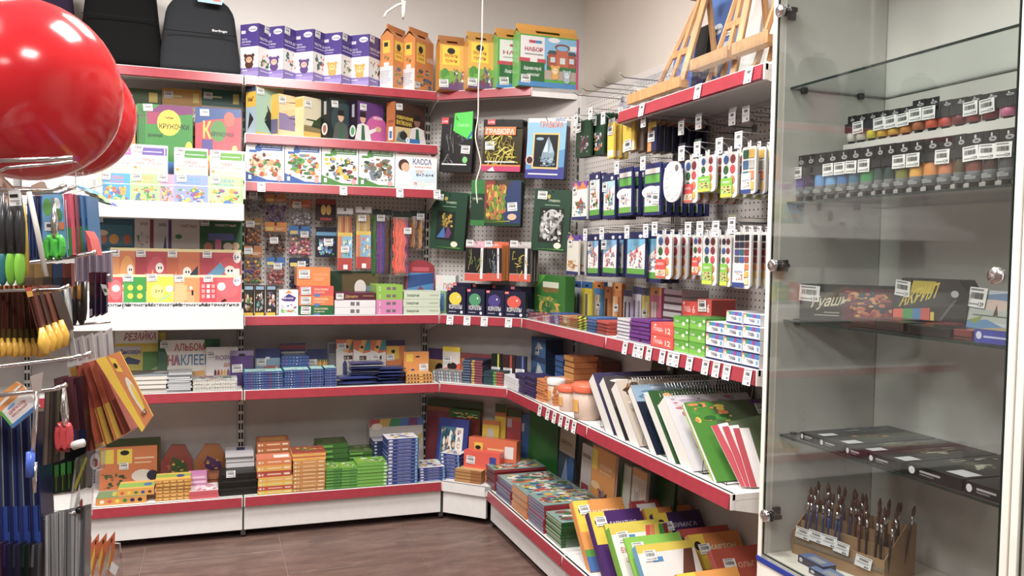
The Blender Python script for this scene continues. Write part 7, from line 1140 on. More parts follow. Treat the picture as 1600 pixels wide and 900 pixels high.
put('foil_paper_pack', 'shiny green and copper foil paper pack at corner', 'paper pack', FC, .085, 700, 748, 641, ZB, .01, '2a4a1c', [('r', 0, 0, 1, 1, '7a3424'), ('r', 0, .86, 1, 1, '2a5a20'), ('b', .05, .86, .95, .95, 10, 4, ['e8e0d0', 'e89a4a', '4a8a34'])], tilt=4, mat='gloss')
put('colouring_book', 'navy colouring folder leaning at the corner, vertical title', 'book', FC, .2, 680, 727, 657, ZB, .02, '1c2c74', [('r', 0, 0, 1, 1, '1c2c7a'), ('r', .1, .15, .75, .85, '3a6a84'), ('b', .1, .15, .7, .85, 22, 6, ['1f4a5a', 'd8b088', '2a8a9a', 'e8e0d8', '6a4a3a']), ('r', .6, .1, .84, .85, 'e4e0dc'), ('t', 'Р', .66, .72, .08, '8a3a2a', .1), ('t', 'А', .66, .6, .08, '2a2a34', .1), ('t', 'С', .66, .48, .08, 'b85a2c', .1), ('t', 'К', .66, .36, .08, '2a2a34', .1)], tilt=10, kind='box')
put('plasticine_box', 'orange moulded case with yellow label on corner shelf', 'plasticine box', FC, .19, 731, 806, 687, ZB, .06, 'dc5c24', [('r', 0, 0, 1, 1, 'dc6428'), ('r', .12, .6, .3, .88, 'ecc42c'), ('e', .2, .76, .06, .05, '222'), ('r', .4, .72, .74, .77, 'f0b880'), ('r', .76, .56, .94, .85, 'e8e4e4')], mat='gloss', tilt=4)
put('plasticine_box', 'glossy red orange case in front of the orange one', 'plasticine box', FC, .25, 725, 781, 706, ZB, .05, 'e8402c', [('r', 0, 0, 1, 1, 'e8462c'), ('r', 0, 0, 1, .4, 'e08034'), ('r', .72, .5, .9, .85, '2a3a9a'), ('b', .1, .0, .6, .3, 8, 5, ['3a8a5a', 'e8c03c', '8a3a2c'])], st=[(.2, .7, 1.2)], mat='gloss')
stack('craft_wood_box', 'kraft brown slim box', 'craft kit', 'at the front of corner bottom shelf', FC, .3, 711, 752, 734, ZB, 4, .1, {'*': 'b07a3c'}, [('r', 0, 0, 1, 1, 'bc8644'), ('r', 0, 0, 1, .14, '6a4020'), ('r', .6, .1, 1, 1, 'a0642c')], [('r', 0, 0, 1, 1, 'd8b070')])
stack('plasticine_box', 'navy plasticine box', 'plasticine box', 'in the pile below the colouring folder', FC, .27, 688, 718, 709, ZB, 7, .1, {'*': '1c3484', 't': 'd8d8e0'}, nb(), ntop)
# ------------------------------------------------------------------ glass cabinet: paint tubes
ZT1, ZT2, ZT3, ZT0 = 1.572, 1.240, .912, .568
def tube_mesh(c, dark, h, w):
    def f():
        m = MB(); t = .022; zs = [(0, .5, .9), (h*.1, .5, .9), (h*.11, .92, 1), (h*.3, .96, 1), (h*.31, .96, 1), (h*.52, 1, .8), (h*.72, 1, .35)]; n = 12
        P = []
        for z, kx, ky in zs: P += [(w/2+w*.48*kx*math.cos(2*math.pi*k/n), t/2+t*.5*ky*math.sin(2*math.pi*k/n), z) for k in range(n)]
        fs = []; cs = []
        for i in range(len(zs)-1):
            for k in range(n): fs.append((i*n+k, i*n+(k+1) % n, (i+1)*n+(k+1) % n, (i+1)*n+k)); cs.append(['1a1a1a', '1a1a1a', c if dark else '7a7e80', c if dark else '7a7e80', c, c][i])
        fs.append(tuple(range(n))[::-1]); cs.append('1a1a1a'); fs.append(tuple((len(zs)-1)*n+k for k in range(n))); cs.append(c); m.mesh(P, fs, cs, True)
        return m.data('paint_tube', 'plastic')
    return cached(('tube', c, dark, round(h, 3), round(w, 3)), f)
def ptube(i, row, x0, x1, yt, zb, d, c, cn, wide):
    u0, w, h = span(FK, d, x0, x1, yt, zb); w = max(w, .02)
    o = obj('paint_tube', tube_mesh(c, row == 'back', h, w), None, FK.at(u0, d, zb), (0, 0, FK.rot)); thing(o, cn, 'paint tube', 'acrylic paint tubes in the glass cabinet')
    m = MB(); a, b = w*.42, w*.58
    for q in ((0, a, .72, 1), (b, w, .72, 1), (a, b, .72, .9), (a, b, .96, 1)): m.box(q[0], q[1], .009, .011, h*q[2], h*q[3], '141416')
    m.face([(w*.62+w*.26*math.cos(2*math.pi*k/14), .0085, h*.85+h*.045*math.sin(2*math.pi*k/14)) for k in range(14)], 'a8a8ac'); m.face([(w*.62+w*.12*math.cos(2*math.pi*k/14), .0084, h*.85+h*.014*math.sin(2*math.pi*k/14)) for k in range(14)], '2c2c30')
    m.box(0, w, -.001, .0105, h*(.42 if row == 'back' else .56), h*.72, '26282c'); obj('header_card', cached(('thd', row, round(w, 4), round(h, 3)), lambda: m.data('header_card', 'card')), o)
    row == 'front' and obj('cover_print', print_mesh(lines(.15, .2, .8, .7, 3, 'b8bcc0', 2), w, h*.14, 'card'), o, (0, -.0005, h*.14))
    if wide: sticker(o, w*.5, h*wide, -.002, .95, random.uniform(-.06, .06))
    return o
back_t = [('e8e4dc', 'white'), ('dcd6cc', 'pale cream'), ('d8d02c', 'lemon yellow'), ('e0b82c', 'yellow'), ('e0b01c', 'deep yellow'), ('dc8c2c', 'amber'), ('b86a3c', 'ochre'), ('e0582c', 'orange'), ('d0382c', 'vermilion'), ('7a2a34', 'plum red'), ('9a2430', 'crimson'), ('7a1c2a', 'dark crimson'), ('d86a9a', 'pink'), ('c8608a', 'rose')]
xs = [1321, 1334, 1351, 1367, 1384, 1403, 1422, 1443, 1464, 1485, 1507, 1530, 1559, 1585]
for i, (c, cn) in enumerate(back_t):
    x0 = xs[i]; x1 = xs[i+1]-1 if i < 13 else 1606; yt = 181-(x0-1321)*.174-(8 if i in (7, 6) else 0)
    ptube(i, 'back', x0, x1, yt, 1.733, .2, c, f'{cn} paint tube in the raised back row, ' + (f'{ORD[i]} from its left end' if i else 'at its left end'), (.55 if i in (1, 3, 4, 5, 6, 7, 10, 11) else 0))
front_t = [('5a3a9a', 'violet'), ('3a2a4a', 'dark violet'), ('4a8ac8', 'sky blue'), ('5a9ad0', 'light blue'), ('2a6aa8', 'cobalt blue'), ('2a6a8a', 'teal blue'), ('2a8a4a', 'bright green'), ('2a4a44', 'dark green'), ('24403a', 'bottle green'), ('7a7a34', 'olive'), ('e0a02c', 'yellow ochre'), ('d8862c', 'golden orange'), ('c8723a', 'sienna orange'), ('5a4a2c', 'umber'), ('7a3a2a', 'rust brown'), ('4a2c2a', 'dark brown'), ('4a4e52', 'slate grey'), ('1c1c1e', 'black')]
xs = [1240, 1255, 1270, 1287, 1305, 1323, 1341, 1363, 1378, 1396, 1418, 1440, 1463, 1487, 1506, 1533, 1557, 1585]
for i, (c, cn) in enumerate(front_t):
    x0 = xs[i]; x1 = xs[i+1]-1 if i < 17 else 1605; yt = 243-(x0-1240)*.137
    ptube(i, 'front', x0, x1, yt, ZT1+.001, .315, c, f'{cn} paint tube in the lower front row, ' + (f'{ORD[i]} from its left end' if i else 'at its left end'), (.62 if i in (0, 3, 4, 5, 6, 9, 10, 12, 14, 15, 16) else 0))
m = MB(); m.cbox(0, .6, 0, .1, 0, .16, 'fff', .001); u, z = FK.hit(1318, 226, .21)
o = obj('riser_block', m.data('riser_block', 'inner'), None, FK.at(u, .212, ZT1+.0005), (0, 0, FK.rot)); thing(o, 'grey riser block under the back row of paint tubes', 'display riser')
# second cabinet shelf
def shelf_stand(p1, p2, z, yt, x=0):
    (ua, da), (ub, db) = FK.hitz(*p1, z), FK.hitz(*p2, z); A = FK.at(ua, da, z); B = FK.at(ub, db, z); rot = math.atan2((B-A).y, (B-A).x)
    return A, rot, (B-A).length, FK.hit(p1[0], yt, da)[1]-z
def kput(name, lab, cat, d, x0, x1, yt, zb, t, col, spec=None, **k): return put(name, lab, cat, FK, d, x0, x1, yt, zb, t, col, spec, **k)
A, ro_, w, h = shelf_stand((1249, 499), (1402, 507), ZT2+.001, 443); item('gouache_set', 'long dark gouache box with script title and rose painting', 'paint set', A, ro_, box_mesh(w, h, .05, {'*': '1c201c', 'l': 'd8c8bc'}), w, h, .05, [('r', 0, 0, 1, 1, '20241c'), ('p', [(.15, .6), (.5, 1), (.5, .6)], '4a3c1c'), ('r', .44, .06, .98, .92, '5a2430'), ('b', .45, .06, .97, .9, 26, 4, ['a83a4a', '8a2a3a', 'c86a3c', '3a4a5a', 'd8a05a', '6a1c2c']), ('t', 'Гуашь', .12, .36, .3, 'e0d8b8', .36, .35, .12), ('r', .26, .22, .42, .25, 'a8a898'), ('r', .16, .14, .42, .17, 'a8a898')], st=[(.1, .74, 1.3)])
A, ro_, w, h = shelf_stand((1393, 507), (1508, 520), ZT2+.001, 433); m = MB(); m.prism([(0, 0), (w, 0), (w, h*.75), (w*.9, h), (w*.14, h), (0, h*.66)], 0, .05, '1e1e20')
o = obj('paint_case', m.data('paint_case', 'gloss'), None, A, (0, 0, ro_)); thing(o, 'black cut corner paint case with rainbow slanted lettering', 'paint set')
obj('cover_print', print_mesh([('p', [(.3, .95), (.62, .95), (.55, .7), (.24, .7)], 'c8b01c'), ('t', 'АКРИЛ', .1, .4, .3, 'e0c81c', .5, .4, .25), ('p', [(.02, .16), (.02, .34), (.16, .36), (.16, .14)], 'e0502c'), ('p', [(.16, .14), (.16, .36), (.3, .38), (.3, .12)], '3a9a4a'), ('p', [(.3, .12), (.3, .38), (.42, .4), (.42, .1)], '2a7ab0'), ('p', [(.42, .1), (.42, .4), (.54, .42), (.54, .08)], 'c83a2c'), ('r', .55, .1, .6, .34, 'd8b82c'), ('e', .86, .72, .05, .07, 'b8b8bc'), ('p', [(.62, .1), (.66, .1), (.9, .62), (.86, .62)], '5a5a5e')], w, h, 'gloss'), o); sticker(o, w*.16, h*.78, -.003, 1.2, .1)
A, ro_, w, h = shelf_stand((1508, 520), (1588, 531), ZT2+.001, 451)
item('watercolour_album', 'watercolour album with misty harbour painting in cabinet', 'album', A, ro_, book_mesh(w, h, .012, 'c8ccd0', 'gloss'), w, h, .012, [('r', 0, 0, 1, 1, 'c4ccd4'), ('p', [(0, .85), (1, 1), (1, .8), (.4, .72)], '6a8ab0'), ('r', 0, .3, 1, .55, 'b8bcb8'), ('e', .5, .68, .45, .12, 'd8c0b8'), ('p', [(.5, .44), (.55, .7), (.6, .44)], '5a4a3a'), ('r', .1, .42, .9, .45, '6a7a6a'), ('p', [(0, 0), (0, .3), (.4, .35), (1, .1), (1, 0)], '5a8ab8'), ('p', [(0, .3), (.3, .42), (.2, .24)], '8a9a4a'), ('r', .7, .02, .9, .14, '1f3a7a')], tilt=8, st=[(.16, .82, 1.4)])
for i, (x0, x1, d, c, t, lb) in enumerate([(1330, 1368, .30, '4a2420', .14, 'dark red flat paint box lying before the rose painting box'), (1368, 1412, .31, '3a2a24', .14, 'dark brown flat paint box lying on cabinet shelf'), (1398, 1468, .24, '7a1c20', .16, 'deep red lacquered paint box under the black case'), (1418, 1486, .325, '141414', .08, 'black flat box with red end on cabinet shelf edge'), (1490, 1520, .32, '7a2420', .12, 'wine red flat box beside the blue one')]):
    u0 = FK.hit(x0, 500, d)[0]; u1 = FK.hit(x1, 500, d)[0]; item('flat_paint_box', lb, 'paint set', FK.at(u0, d, ZT2+.001), FK.rot, box_mesh(u1-u0, .022, t, c, 'gloss'), u1-u0, .022, t, [('r', .04, .2, .96, .35, '2a1412')], mat='gloss')
u0 = FK.hit(1522, 530, .33)[0]; u1 = FK.hit(1600, 530, .33)[0]
item('flat_paint_box', 'royal blue flat box with white round logo', 'paint set', FK.at(u0, .33, ZT2+.001), FK.rot, box_mesh(u1-u0, .028, .1, '2a34a0'), u1-u0, .028, .1, [('r', 0, 0, 1, 1, '2c38a8'), ('e', .1, .55, .06, .3, 'd8dcf0'), ('r', .2, .4, .8, .55, 'c0c8ec')], tspec=[('r', 0, 0, 1, 1, 'b09a78')])
# third cabinet shelf: black boxed pastels
gam = lambda: [('r', 0, 0, 1, 1, '17171a'), ('e', .09, .5, .06, .34, 'e4e4e8'), ('r', .24, .5, .62, .68, 'b8b8bc'), ('r', .24, .28, .5, .38, '8a8a90')]
pt = lambda s, p: [('r', 0, 0, 1, 1, '222426'), ('r', .04, .3, .7, .95, p[0]), ('b', .05, .3, .7, .94, 10, s, p), ('r', .6, .06, .95, .22, 'd8d8dc')]
us = [(1207, 1239), (1239, 1281), (1283, 1321), (1321, 1376), (1386, 1479), (1482, 1600)]
for i, ((x0, x1), t, p, lb) in enumerate(zip(us, [.36, .36, .37, .37, .36, .36], [['2a3444', '3a4a6a', '4a4a44', '8a8a7a'], ['3a4a2c', 'a83a7a', 'd87a3c', '2a5a3a'], ['4a4a3a', '9aa08a', '6a6a5a', '8a7a6a'], ['3c3430', 'b8a88a', '5a4a3c', 'c8c0a8'], ['3a3a34', 'a0a080', 'c8c8b8', '5a5a4a'], ['444', '8a8a80', '6a6a6a', 'a0a0a0']], ['first black pastel box from the left, blue grey picture', 'second black pastel box, pink and green picture', 'third black pastel box, pale floral picture', 'fourth black pastel box, brown portrait picture', 'fifth black pastel box, wide with white lettering', 'last wide black pastel box, cut by the door frame'])):
    (ua, _), (ub, _) = FK.hitz(x0, 690+(x0-1207)*.3, ZT3), FK.hitz(x1, 690+(x1-1207)*.3, ZT3); ub = min(ub, .762); w = ub-ua-.002
    item('pastel_box', lb+', lying flat', 'paint set', FK.at(ua, .385 if 0 else .335, ZT3+.001), FK.rot, box_mesh(w, .021 if i < 4 else .026, .31, '17171a', 'gloss'), w, .021 if i < 4 else .026, .31, gam(), tspec=pt(i, p), mat='gloss')
# brushes in a card rack at the cabinet bottom
(ua, za), (ub, zb) = FK.hit(1255, 820, .27), FK.hit(1382, 845, .27); rw = .30; ZC = ZT0+.001
RKR = FK.rot+R(14); RKO = FK.at(.035, .30, ZC); RKU = Vector((math.cos(RKR), math.sin(RKR), 0)); RKV = Vector((-RKU.y, RKU.x, 0))
rk = empty('brush_rack', RKO, RKR); rk.scale = (.95, .9, .72); thing(rk, 'stepped kraft cardboard rack holding paint brushes', 'brush rack')
def rp(name, mb, mat='paper', **k): return obj(name, mb.data(name, mat), rk, **k)
KC = 'a8845c'
for xx in (0, rw-.003): m = MB(); m.prism([(0, 0), (0, .09), (.03, .12), (.07, .16), (.11, .2), (.145, .205), (.16, .19), (.16, 0)][::-1], 0, .003, KC); o = rp('side_panel', m, rot=(0, 0, R(90)), loc=(xx+.003, 0, 0))
for k in range(4): m = MB(); m.cbox(.003, rw-.003, .002+.036*k, .005+.036*k, 0, .09+.035*k, KC, .0008); rp('step_panel', m)
m = MB(); m.cbox(.003, rw-.003, 0, .16, 0, .003, KC, .0008); rp('base', m); m = MB(); m.cbox(.003, rw-.003, -.0012, .002, .045, .06, '8a7c68', .0005); rp('front_band', m)
for k, (x, z) in enumerate([(.04, .105), (.085, .11), (.13, .11), (.17, .1), (.24, .075)]):
    o = obj('price_tag', cached('tagw', lambda: tag_mesh(.05, .042)), rk, (x, -.004, z-.012), (R(-4), R([3, 2, -2, 4, 6][k]), 0))
def brush_meshes(col, L):
    def f():
        m = MB(); m.tube([(0, 0, 0), (0, 0, L*.3), (0, 0, L*.62), (0, 0, L*.72)], [.0016, .0032, .0036, .003], col, 6); a = m.data('handle', 'plastic')
        m = MB(); m.tube([(0, 0, L*.72), (0, 0, L*.86)], [.0032, .0042], 'd8d2c4', 7); b = m.data('ferrule', 'chrome')
        m = MB(); m.tube([(0, 0, L*.86), (0, 0, L*.93), (0, 0, L)], [.004, .0052, .0012], '5a3424', 6); c = m.data('bristles', 'paper')
        m = MB(); m.tube([(0, 0, L*.72), (0, 0, L*.86)], [.0032, .0042], 'e0dcd4', 7); return a, b, c
    return cached(('brush', col, L), f)
nbr = 0; rg = random.Random(11)
for row in range(3):
    for k in range(14):
        x = .022+.02*k+rg.uniform(-.003, .003)
        if .155 < x < .185 and row == 0: continue
        col, cn = ('1c3f74', 'blue') if x < .15 else ('5a2420', 'brown') if x < .2 else ('1a1a1c', 'black'); L = .172+.012*row
        a, b, c = brush_meshes(col, round(L, 3)); y = .02+.036*row; 
        o = obj('paint_brush', a, rk, None); o.parent = None; o.location = RKO+RKU*x+RKV*y+Vector((0, 0, .004)); o.rotation_euler = (R(rg.uniform(-5, 2)), R(rg.uniform(-6, 6)), RKR); 
        thing(o, say(cn, 'handled brush,', ['leftmost' if k == 0 else ORD[k]+' from the left'][0], 'in the', ['front', 'middle', 'back'][row], 'row of the cardboard rack'), 'paint brush', 'paint brushes in the cardboard rack'); obj('ferrule', b, o); obj('bristles', c, o); nbr += 1
for u, d, w, t, h, c, c2, lb in [(.10, .345, .1, .045, .02, '1a1c3c', '5a7ab0', 'navy flat brush set in front of the cardboard rack'), (.175, .37, .12, .05, .014, '24304a', '6a8ac0', 'blue topped flat box before the rack'), (.42, .30, .14, .12, .05, '4a2a5a', '5a2a3a', 'purple box with dark red lid at cabinet bottom'), (.3, .35, .09, .05, .012, '3a3a44', '8a8a90', 'grey slim packet right of the rack')]:
    item('brush_set_box', lb, 'paint set', FK.at(u, d-.015, ZC), FK.rot, box_mesh(w, h, t, c, 'gloss'), w, h, t, [('r', 0, 0, 1, 1, c), ('e', .12, .5, .07, .3, 'd0d0dc')], tspec=[('r', 0, 0, 1, 1, c2), ('r', .3, .2, .8, .7, 'a8b0b8')], mat='gloss')
# ------------------------------------------------------------------ foreground: wire stand hung with small goods, red balloons
def P3(px, py, dep): return EYE+(CF+CR*((px-800)/FPX)-CU*((py-450)/FPX))*dep
SD = 1.24
st = empty('wire_stand', Vector((P3(-70, 450, SD).x, P3(-70, 450, SD).y, 0))); thing(st, 'chrome wire display stand with long hooks at the left edge', 'display stand')
S0 = st.location
def sp(name, mb, mat='chrome'): return obj(name, mb.data(name, mat), st)
m = MB(); m.tube([(0, 0, .03), (0, 0, 1.72)], .018, 'ccc', 12); sp('column', m); m = MB(); m.lathe([(.0005, 0), (.2, 0), (.2, .012), (.05, .03), (.02, .034), (.0005, .034)], 'ccc', 28); sp('base_plate', m, 'dark')
for pts, dep, r in [([(0, 251), (60, 249), (113, 247)], 1.1, .003), ([(-20, 275), (12, 262), (113, 253)], 1.12, .0022), ([(-40, 298), (82, 297), (103, 289)], 1.16, .003), ([(-40, 303), (95, 301), (118, 291)], 1.2, .003), ([(-40, 414), (40, 411), (115, 401), (150, 394)], 1.22, .003), ([(-40, 456), (95, 452), (108, 446)], 1.1, .0026), ([(0, 540), (113, 508), (172, 503)], 1.45, .002), ([(-40, 576), (4, 572), (115, 559), (143, 552)], 1.08, .003), ([(-40, 622), (40, 613), (85, 608), (104, 601)], 1.05, .003), ([(-40, 790), (75, 773), (115, 768), (140, 757)], 1.25, .0026), ([(-40, 822), (70, 813), (105, 806), (124, 797)], 1.15, .0026), ([(-40, 890), (120, 882), (145, 878), (157, 868)], 1.3, .0022), ([(60, 450), (110, 444), (172, 430)], 1.5, .002), ([(40, 410), (118, 400), (182, 393)], 1.52, .002)]:
    q = [P3(x, y, dep)-S0 for x, y in pts]; q = [Vector((0, 0, q[0].z))]+q; m = MB(); m.tube(q, r, 'ccc', 8); sp('hook_arm', m)
for x, y, dep in ((140, 757, 1.25), (124, 797, 1.15), (157, 868, 1.3)):
    m = MB(); m.ball((0, 0, 0), .0055, '111', 8, 6); o = sp('hook_cap', m, 'plastic'); o.location = P3(x, y, dep)-S0
for i, (x, y) in enumerate([(113, 247), (121, 253), (129, 260), (145, 268), (153, 275), (161, 283)]):
    m = MB(); c = P3(x, y, 1.12+.05*i)-S0; e = P3(x+9, y+8, 1.12+.05*i)-S0; f = P3(x, y+38, 1.12+.05*i)-S0; g = P3(x+9, y+46, 1.12+.05*i)-S0; n = CF*.002
    m.mesh([c, e, g, f, c+n, e+n, g+n, f+n], [(0, 3, 2, 1), (4, 5, 6, 7), (0, 1, 5, 4), (1, 2, 6, 5), (2, 3, 7, 6), (3, 0, 4, 7)], '9a8f94'); sp('tag_holder', m, 'acryl')
def slab(name, lab, cat, quad, dep, th, col, spec=None, mat='card', shear=0.0, group=None, side=None):
    """a flat pack hanging at distance dep: quad is its near face TL, TR, BR, BL; th its thickness going back"""
    Q = [P3(x, y, dep) for x, y in quad]; c = sum(Q, Vector())/4; q = [p-c for p in Q]; n = ((c-EYE).normalized()*.45+CF*.55)*th
    m = MB(); v = q+[p+n for p in q]; s = side or col
    m.mesh(v, [(3, 2, 1, 0), (4, 5, 6, 7), (0, 1, 5, 4), (1, 2, 6, 5), (2, 3, 7, 6), (3, 0, 4, 7)], [col, col, s, s, s, s]); o = obj(name, m.data(name, mat), None, c); thing(o, lab, cat, group)
    if spec:
        d = MB(); draw(d, spec, 1, 1, y=-.0006); vs = []
        for x, y, z in d.v: vs.append(q[3]*(1-x)*(1-z)+q[2]*x*(1-z)+q[1]*x*z+q[0]*(1-x)*z+CF*(y-.0002))
        d.v = vs; obj('cover_print', d.data('cover_print', 'gloss' if mat == 'film' else mat), o)
    return o
def rod(name, lab, cat, pts, dep, r, col, mat='plastic', group=None):
    q = [P3(x, y, dep+(.0 if len(p_) < 3 else p_[2])) for p_ in pts for x, y in [p_[:2]]]; m = MB(); m.tube([p-q[0] for p in q], r, col, 8); o = obj(name, m.data(name, mat), None, q[0]); thing(o, lab, cat, group); return o
def scissors(lab, x, y0, y1, dep, col, blade='b8bcc0', w=13):
    ro = empty('scissors', P3(x, y0, dep)); thing(ro, lab, 'scissors', 'scissors on the wire stand'); z = lambda a, b: P3(a, b, dep)-ro.location; L = y1-y0
    m = MB(); m.tube([z(x, y0), z(x+1, y0+L*.4), z(x+2, y0+L*.62)], [.002, .006, .005], blade, 6); obj('blade', m.data('blade', 'chrome'), ro)
    for s in (-1, 1):
        cx, cy = x+s*w*.5, y0+L*.8; m = MB(); m.tube([z(cx+w*.42*math.cos(2*math.pi*k/14), cy+L*.19*math.sin(2*math.pi*k/14)) for k in range(15)], .0045, col, 7, False); m.tube([z(x, y0+L*.55), z(x+s*w*.3, y0+L*.66)], .004, col, 6); obj('handle', m.data('handle', 'plastic'), ro)
    return ro
# first hooks
slab('price_tag', 'white price label clipped on the stand hook near top left', 'price label', [(13, 298), (31, 297), (34, 321), (15, 322)], 1.13, .001, 'ececec', [('r', .1, .55, .8, .75, '222'), ('r', .1, .3, .9, .36, '999'), ('t', '59', .6, .06, .16, '333', .25)])
for i, (x, c, cn) in enumerate([(4, '1f7a8a', 'teal'), (17, '7ac81c', 'lime'), (31, '86d42c', 'bright lime')]):
    ro = empty('craft_knife', P3(x, 300, 1.14)); thing(ro, f'hanging tool with {cn} oval grip, far left of stand', 'craft tool'); z = lambda a, b: P3(a, b, 1.14)-ro.location
    m = MB(); m.tube([z(x, 302), z(x, 350), z(x+1, 396)], [.002, .007, .006], '3a3a3e', 8); obj('shaft', m.data('shaft', 'plastic'), ro); m = MB(); a = z(x, 418); m.ball(a, .024, c, 12, 10, (.3, .3, 1.05)); obj('grip', m.data('grip', 'plastic'), ro)
slab('pencil_pack', 'grey clear pack with silver tools beside the lime grips', 'stationery pack', [(13, 322), (33, 322), (34, 392), (18, 392)], 1.16, .012, '5a5a5c', [('r', .2, .0, .35, 1, '8a8a8c'), ('r', .6, 0, .7, 1, '2a2a2c')], 'gloss')
rod('plastic_stick', 'yellow plastic stick beside the lime tool grips', 'craft tool', [(35, 318), (39, 370), (42, 430)], 1.15, .004, 'e8c020')
for i in range(4): slab('pen_pack', say(['first', 'second', 'third', 'fourth'][i], 'dark blue striped pack behind the white stick'), 'pen pack', [(42+7*i, 306), (49+7*i, 306), (51+7*i, 405), (44+7*i, 408)], 1.24, .08, ['14204a', '1c3a7a', '101430', '24407a'][i], [('r', .3, .05, .6, .95, ['2a4a8a', '101a3a', '2a3a6a', '3a6ab0'][i])], 'gloss')
rod('plastic_stick', 'long white plastic stick slanting across the stand', 'craft tool', [(45, 300), (59, 365), (72, 432)], 1.12, .0034, 'd8d4cc'); rod('plastic_stick', 'white plastic stick behind the yellow handled brush packs', 'craft tool', [(103, 450), (108, 490), (113, 540)], 1.22, .0034, 'b8b8b4')
slab('scissors_pack', 'light blue scissors card with green leaf print', 'scissors', [(66, 304), (97, 304), (105, 402), (68, 402)], 1.18, .004, '4a94c8', [('r', 0, 0, 1, 1, '5aa0d0'), ('e', .25, .8, .22, .14, '5aa04a'), ('e', .7, .85, .2, .1, 'e8ecec'), ('e', .75, .68, .2, .1, '4a8a4a'), ('r', .45, .45, .62, .95, '7a8a94'), ('r', .1, .42, .75, .56, 'e0dcec'), ('r', .2, .48, .6, .53, '4a4a6a'), ('r', .8, .44, 1, .56, 'e0702c'), ('r', .7, 0, 1, .15, '1c2c6a')])
scissors('green handled scissors on the light blue card', 85, 318, 404, 1.165, '3ac82c', '9aa4a8', 14)
for i, (x, c, c2) in enumerate([(100, 'd8305a', '3aa03c'), (108, '8a3a4a', '2f8a34'), (117, '2a6aa8', '48b03c'), (126, '3a7ab0', '3a9a3c')]):
    slab('scissors_pack', say(['pink topped', 'dull red topped', 'blue topped', 'light blue topped'][i], 'scissors pack seen edge-on beside blue card'), 'scissors', [(x-1, 303+i), (x+8, 302+i), (x+14, 398-i*2), (x+4, 400-i*2)], 1.2+.02*i, .07, c, [('r', 0, 0, 1, .45, c2), ('r', 0, .45, 1, .6, ['c03050', '4a2a34', '1c3a6a', '245a8a'][i]), ('r', .3, .1, .5, .9, 'c8d0d0')], 'gloss')
slab('scissors_pack', 'red tipped green scissors pack at right of the row', 'scissors', [(133, 360), (140, 372), (146, 398), (138, 394)], 1.22, .05, 'e0443c', [('r', 0, 0, 1, .3, 'e0503c'), ('r', 0, .3, 1, 1, 'd83a3c')], 'gloss')
for i, (x, y, c) in enumerate([(118, 289, '6ab0e0'), (128, 296, 'e8d060'), (137, 303, 'a8d0a0'), (147, 308, '4a5ab0')]):
    slab('notepad_pack', say(['sky blue', 'yellow', 'pale green', 'indigo'][i], 'edged card pack fanned beyond the hook tips'), 'card pack', [(x, y), (x+16, y+6), (x+22, y+12), (x+6, y+7)], 1.3+.04*i, .07, c, [('r', 0, 0, 1, .35, 'f0f0ea'), ('r', 0, 0, 1, .16, '4a2a34')])
for i in range(3): slab('card_pack', say(['left', 'middle', 'right'][i], 'tan tilted card pack in front of the big balloon'), 'card pack', [([-6, 5, 48][i], [268, 280, 290][i]), ([12, 24, 64][i], [290, 300, 283][i]), ([8, 20, 73][i], [310, 322, 304][i]), ([-8, 0, 56][i], [300, 312, 312][i])], 1.32, .02, ['c8a090', 'b89888', 'd8b8a0'][i], [('r', .0, .4, 1, .5, '6a3a30'), ('r', 0, 0, 1, .2, 'e8c8b0')])
# second level: brush packs with yellow ends
for i in range(9):
    x = -8+7.5*i; xb = x-6+i*2.2; lab = say('brush pack with yellow ends,', ORD[i], 'from the left in the wide fan')
    slab('brush_pack', lab, 'brush pack', [(x+3, 446), (x+9, 446), (xb+12, 536), (xb+3, 538)], 1.1+.008*i, .05, ['3a1a14', '4a2018', '2a1410'][i % 3], [('r', 0, .9, 1, 1, ['a83a2c', 'c8862c'][i % 2]), ('r', .35, 0, .55, 1, '6a3a1c'), ('r', 0, 0, 1, .25, '5a4a1c')], 'gloss')
    rod('yellow_paintbrush', say('yellow rounded brush end,', ORD[i], 'from the left under the wide fan'), 'brush', [(xb+7, 528), (xb+8, 545), (xb+8, 556+2*(i % 2))], 1.1+.008*i, [.0025, .0058, .004], 'f0b81c')
for i in range(4):
    x = 40+9*i; xb = 62+10*i; slab('brush_pack', say('red topped brush pack,', ORD[i], 'in the slanting row below green scissors'), 'brush pack', [(x, 450-1*i), (x+9, 448-i), (xb+8, 528-4*i), (xb, 532-4*i)], 1.08+.02*i, .05, ['5a2418', '3a1c14', '6a3018', '2c1a14'][i], [('r', 0, .82, 1, 1, 'd8a02c'), ('r', 0, .93, 1, 1, 'b83a2c'), ('r', .3, .0, .5, .82, '1c120e')], 'gloss')
    rod('yellow_paintbrush', say('large yellow brush end,', ORD[i], 'in the slanting row'), 'brush', [(xb+3, 512-4*i), (xb+7, 535-4*i), (xb+9, 553-4*i)], 1.075+.02*i, [.003, .0078, .005], 'f4bc14')
slab('card_pack', 'blue and teal picture pack behind the yellow brush ends', 'card pack', [(78, 452), (108, 450), (112, 520), (86, 526)], 1.32, .01, '3a6a8a', [('r', 0, 0, 1, 1, '44748c'), ('b', .05, .05, .95, .95, 12, 3, ['2a8a8a', '1c4a6a', '8ab0c0', 'd8d8d8', 'b84a3a'])], 'gloss')
for i, x in enumerate((38, 52, 66, 82, 96)): slab('card_pack', say(['first', 'second', 'third', 'fourth', 'fifth'][i], 'small card pack hung under the green scissors hook'), 'card pack', [(x, 413), (x+15, 411), (x+16, 448), (x+1, 449)], 1.34, .02, ['8a6a3a', 'a8843c', '7a5a34', '2a4a7a', '8a3a2c'][i], [('r', 0, .1, 1, .4, ['5a3a1c', '6a4a1c', '3a2a1c', '1c2c4a', '4a1c1c'][i])])
